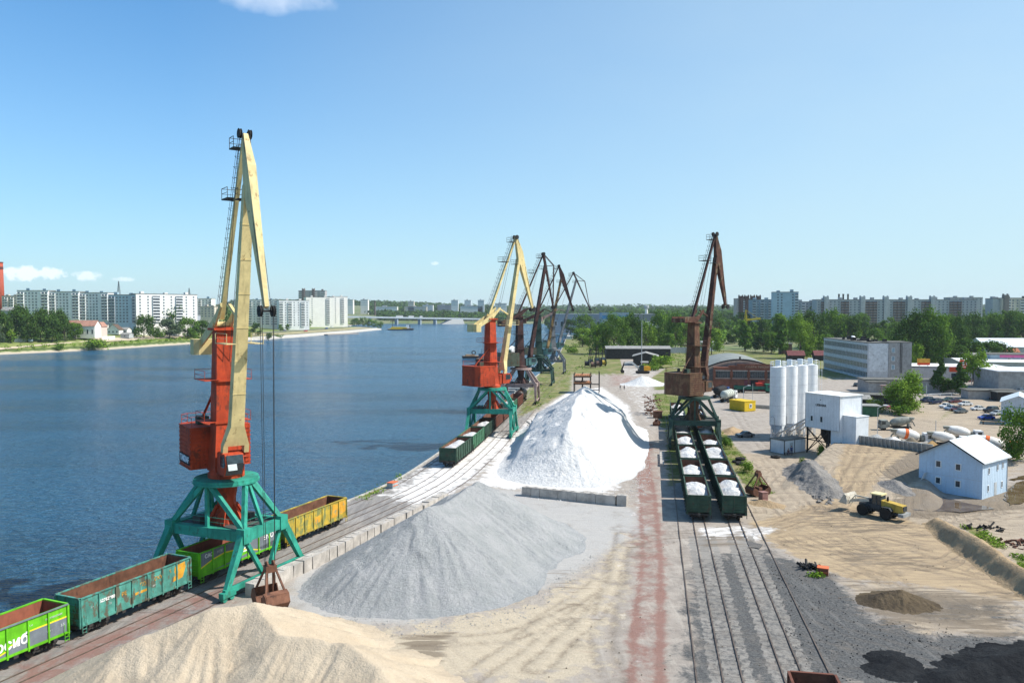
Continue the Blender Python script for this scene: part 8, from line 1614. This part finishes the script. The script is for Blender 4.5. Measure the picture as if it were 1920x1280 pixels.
# bridge
BRC = M('bridge_concrete', (.42, .47, .50), var=.1, scale=.1); b0, b1 = D(640, 594, 1700), D(908, 598.5, 1900); t = thing('road_bridge', 'long low road bridge across the river in the distance', 'bridge', b0); e = b1 - b0; u = e.normalized(); n_ = Vector((-u.y, u.x, 0)); m = MB(); m.bar((0, 0, 0), e, 16, 3.0, side=tuple(n_)); m.build('deck', BRC, t)
m = MB(); m.bar(n_ * -7.8 + Vector((0, 0, 1.5)), e + n_ * -7.8 + Vector((0, 0, 1.5)), .2, 1.4, side=tuple(n_)); m.build('parapet', M('parapet_pale', (.55, .58, .60), var=.1), t)
for f in (.18, .36, .52, .63): m = MB(); q = e * f; m.bar(q + Vector((0, 0, -24)), q + Vector((0, 0, -1.5)), 3, 13, side=tuple(u)); m.build('pier', BRC, t)
m = MB(); q = e * .70; z0 = -b0.z - 3.2
m.add([q - n_ * 9 + u * -22 + Vector((0, 0, z0)), q - n_ * 9 + u * 52 + Vector((0, 0, z0)), q - n_ * 9 + u * 44 + Vector((0, 0, -1.4)), q - n_ * 9 + u * 16 + Vector((0, 0, -1.4)), q + n_ * 9 + u * -22 + Vector((0, 0, z0)), q + n_ * 9 + u * 52 + Vector((0, 0, z0)), q + n_ * 9 + u * 44 + Vector((0, 0, -1.4)), q + n_ * 9 + u * 16 + Vector((0, 0, -1.4))], [(0, 1, 2, 3), (7, 6, 5, 4), (3, 2, 6, 7), (0, 4, 5, 1), (0, 3, 7, 4), (1, 5, 6, 2)]); m.build('abutment', M('abutment_white', (.58, .56, .53), var=.1), t)
for i, (f, L_) in enumerate(((.38, 16), (.46, 12), (.53, 6))):
    q = b0 + e * f + Vector((0, 0, 1.52)); t = thing('bus', ['white bus on the far bridge, left one', 'white bus on the far bridge, right one', 'white van on the far bridge ahead of the buses'][i], 'bus' if i < 2 else 'van', q, math.atan2(e.y, e.x)); m = MB(); m.b2(-L_ / 2, L_ / 2, -1.5, 1.5, .5, 3.6); m.b2(-L_ / 2 + .3, L_ / 2 - .3, -1.4, 1.4, 3.602, 3.8); m.build('body', TRIMW, t); m = MB(); m.b2(-L_ / 2 + .4, L_ / 2 - .4, -1.56, -1.502, 1.7, 2.9); m.build('window', GLASS, t)
    for x in (-L_ * .3, L_ * .3): wheel(t, (x, -1.2, .5), .5, .4, n=10)

# ---------------------------------------------------------------- the air
mb = MB(); mb.b2(-5300, 5600, -330, 7200, -16, 150); th = bpy.data.materials.new('haze'); th.use_nodes = True; n_ = th.node_tree; n_.nodes.remove(n_.nodes['Principled BSDF']); v_ = n_.nodes.new('ShaderNodeVolumePrincipled')
v_.inputs['Color'].default_value = (.80, .90, 1, 1); v_.inputs['Density'].default_value = .00006; v_.inputs['Anisotropy'].default_value = .2; n_.links.new(v_.outputs[0], n_.nodes['Material Output'].inputs['Volume'])
tag(mb.build('haze', th), kind='stuff')
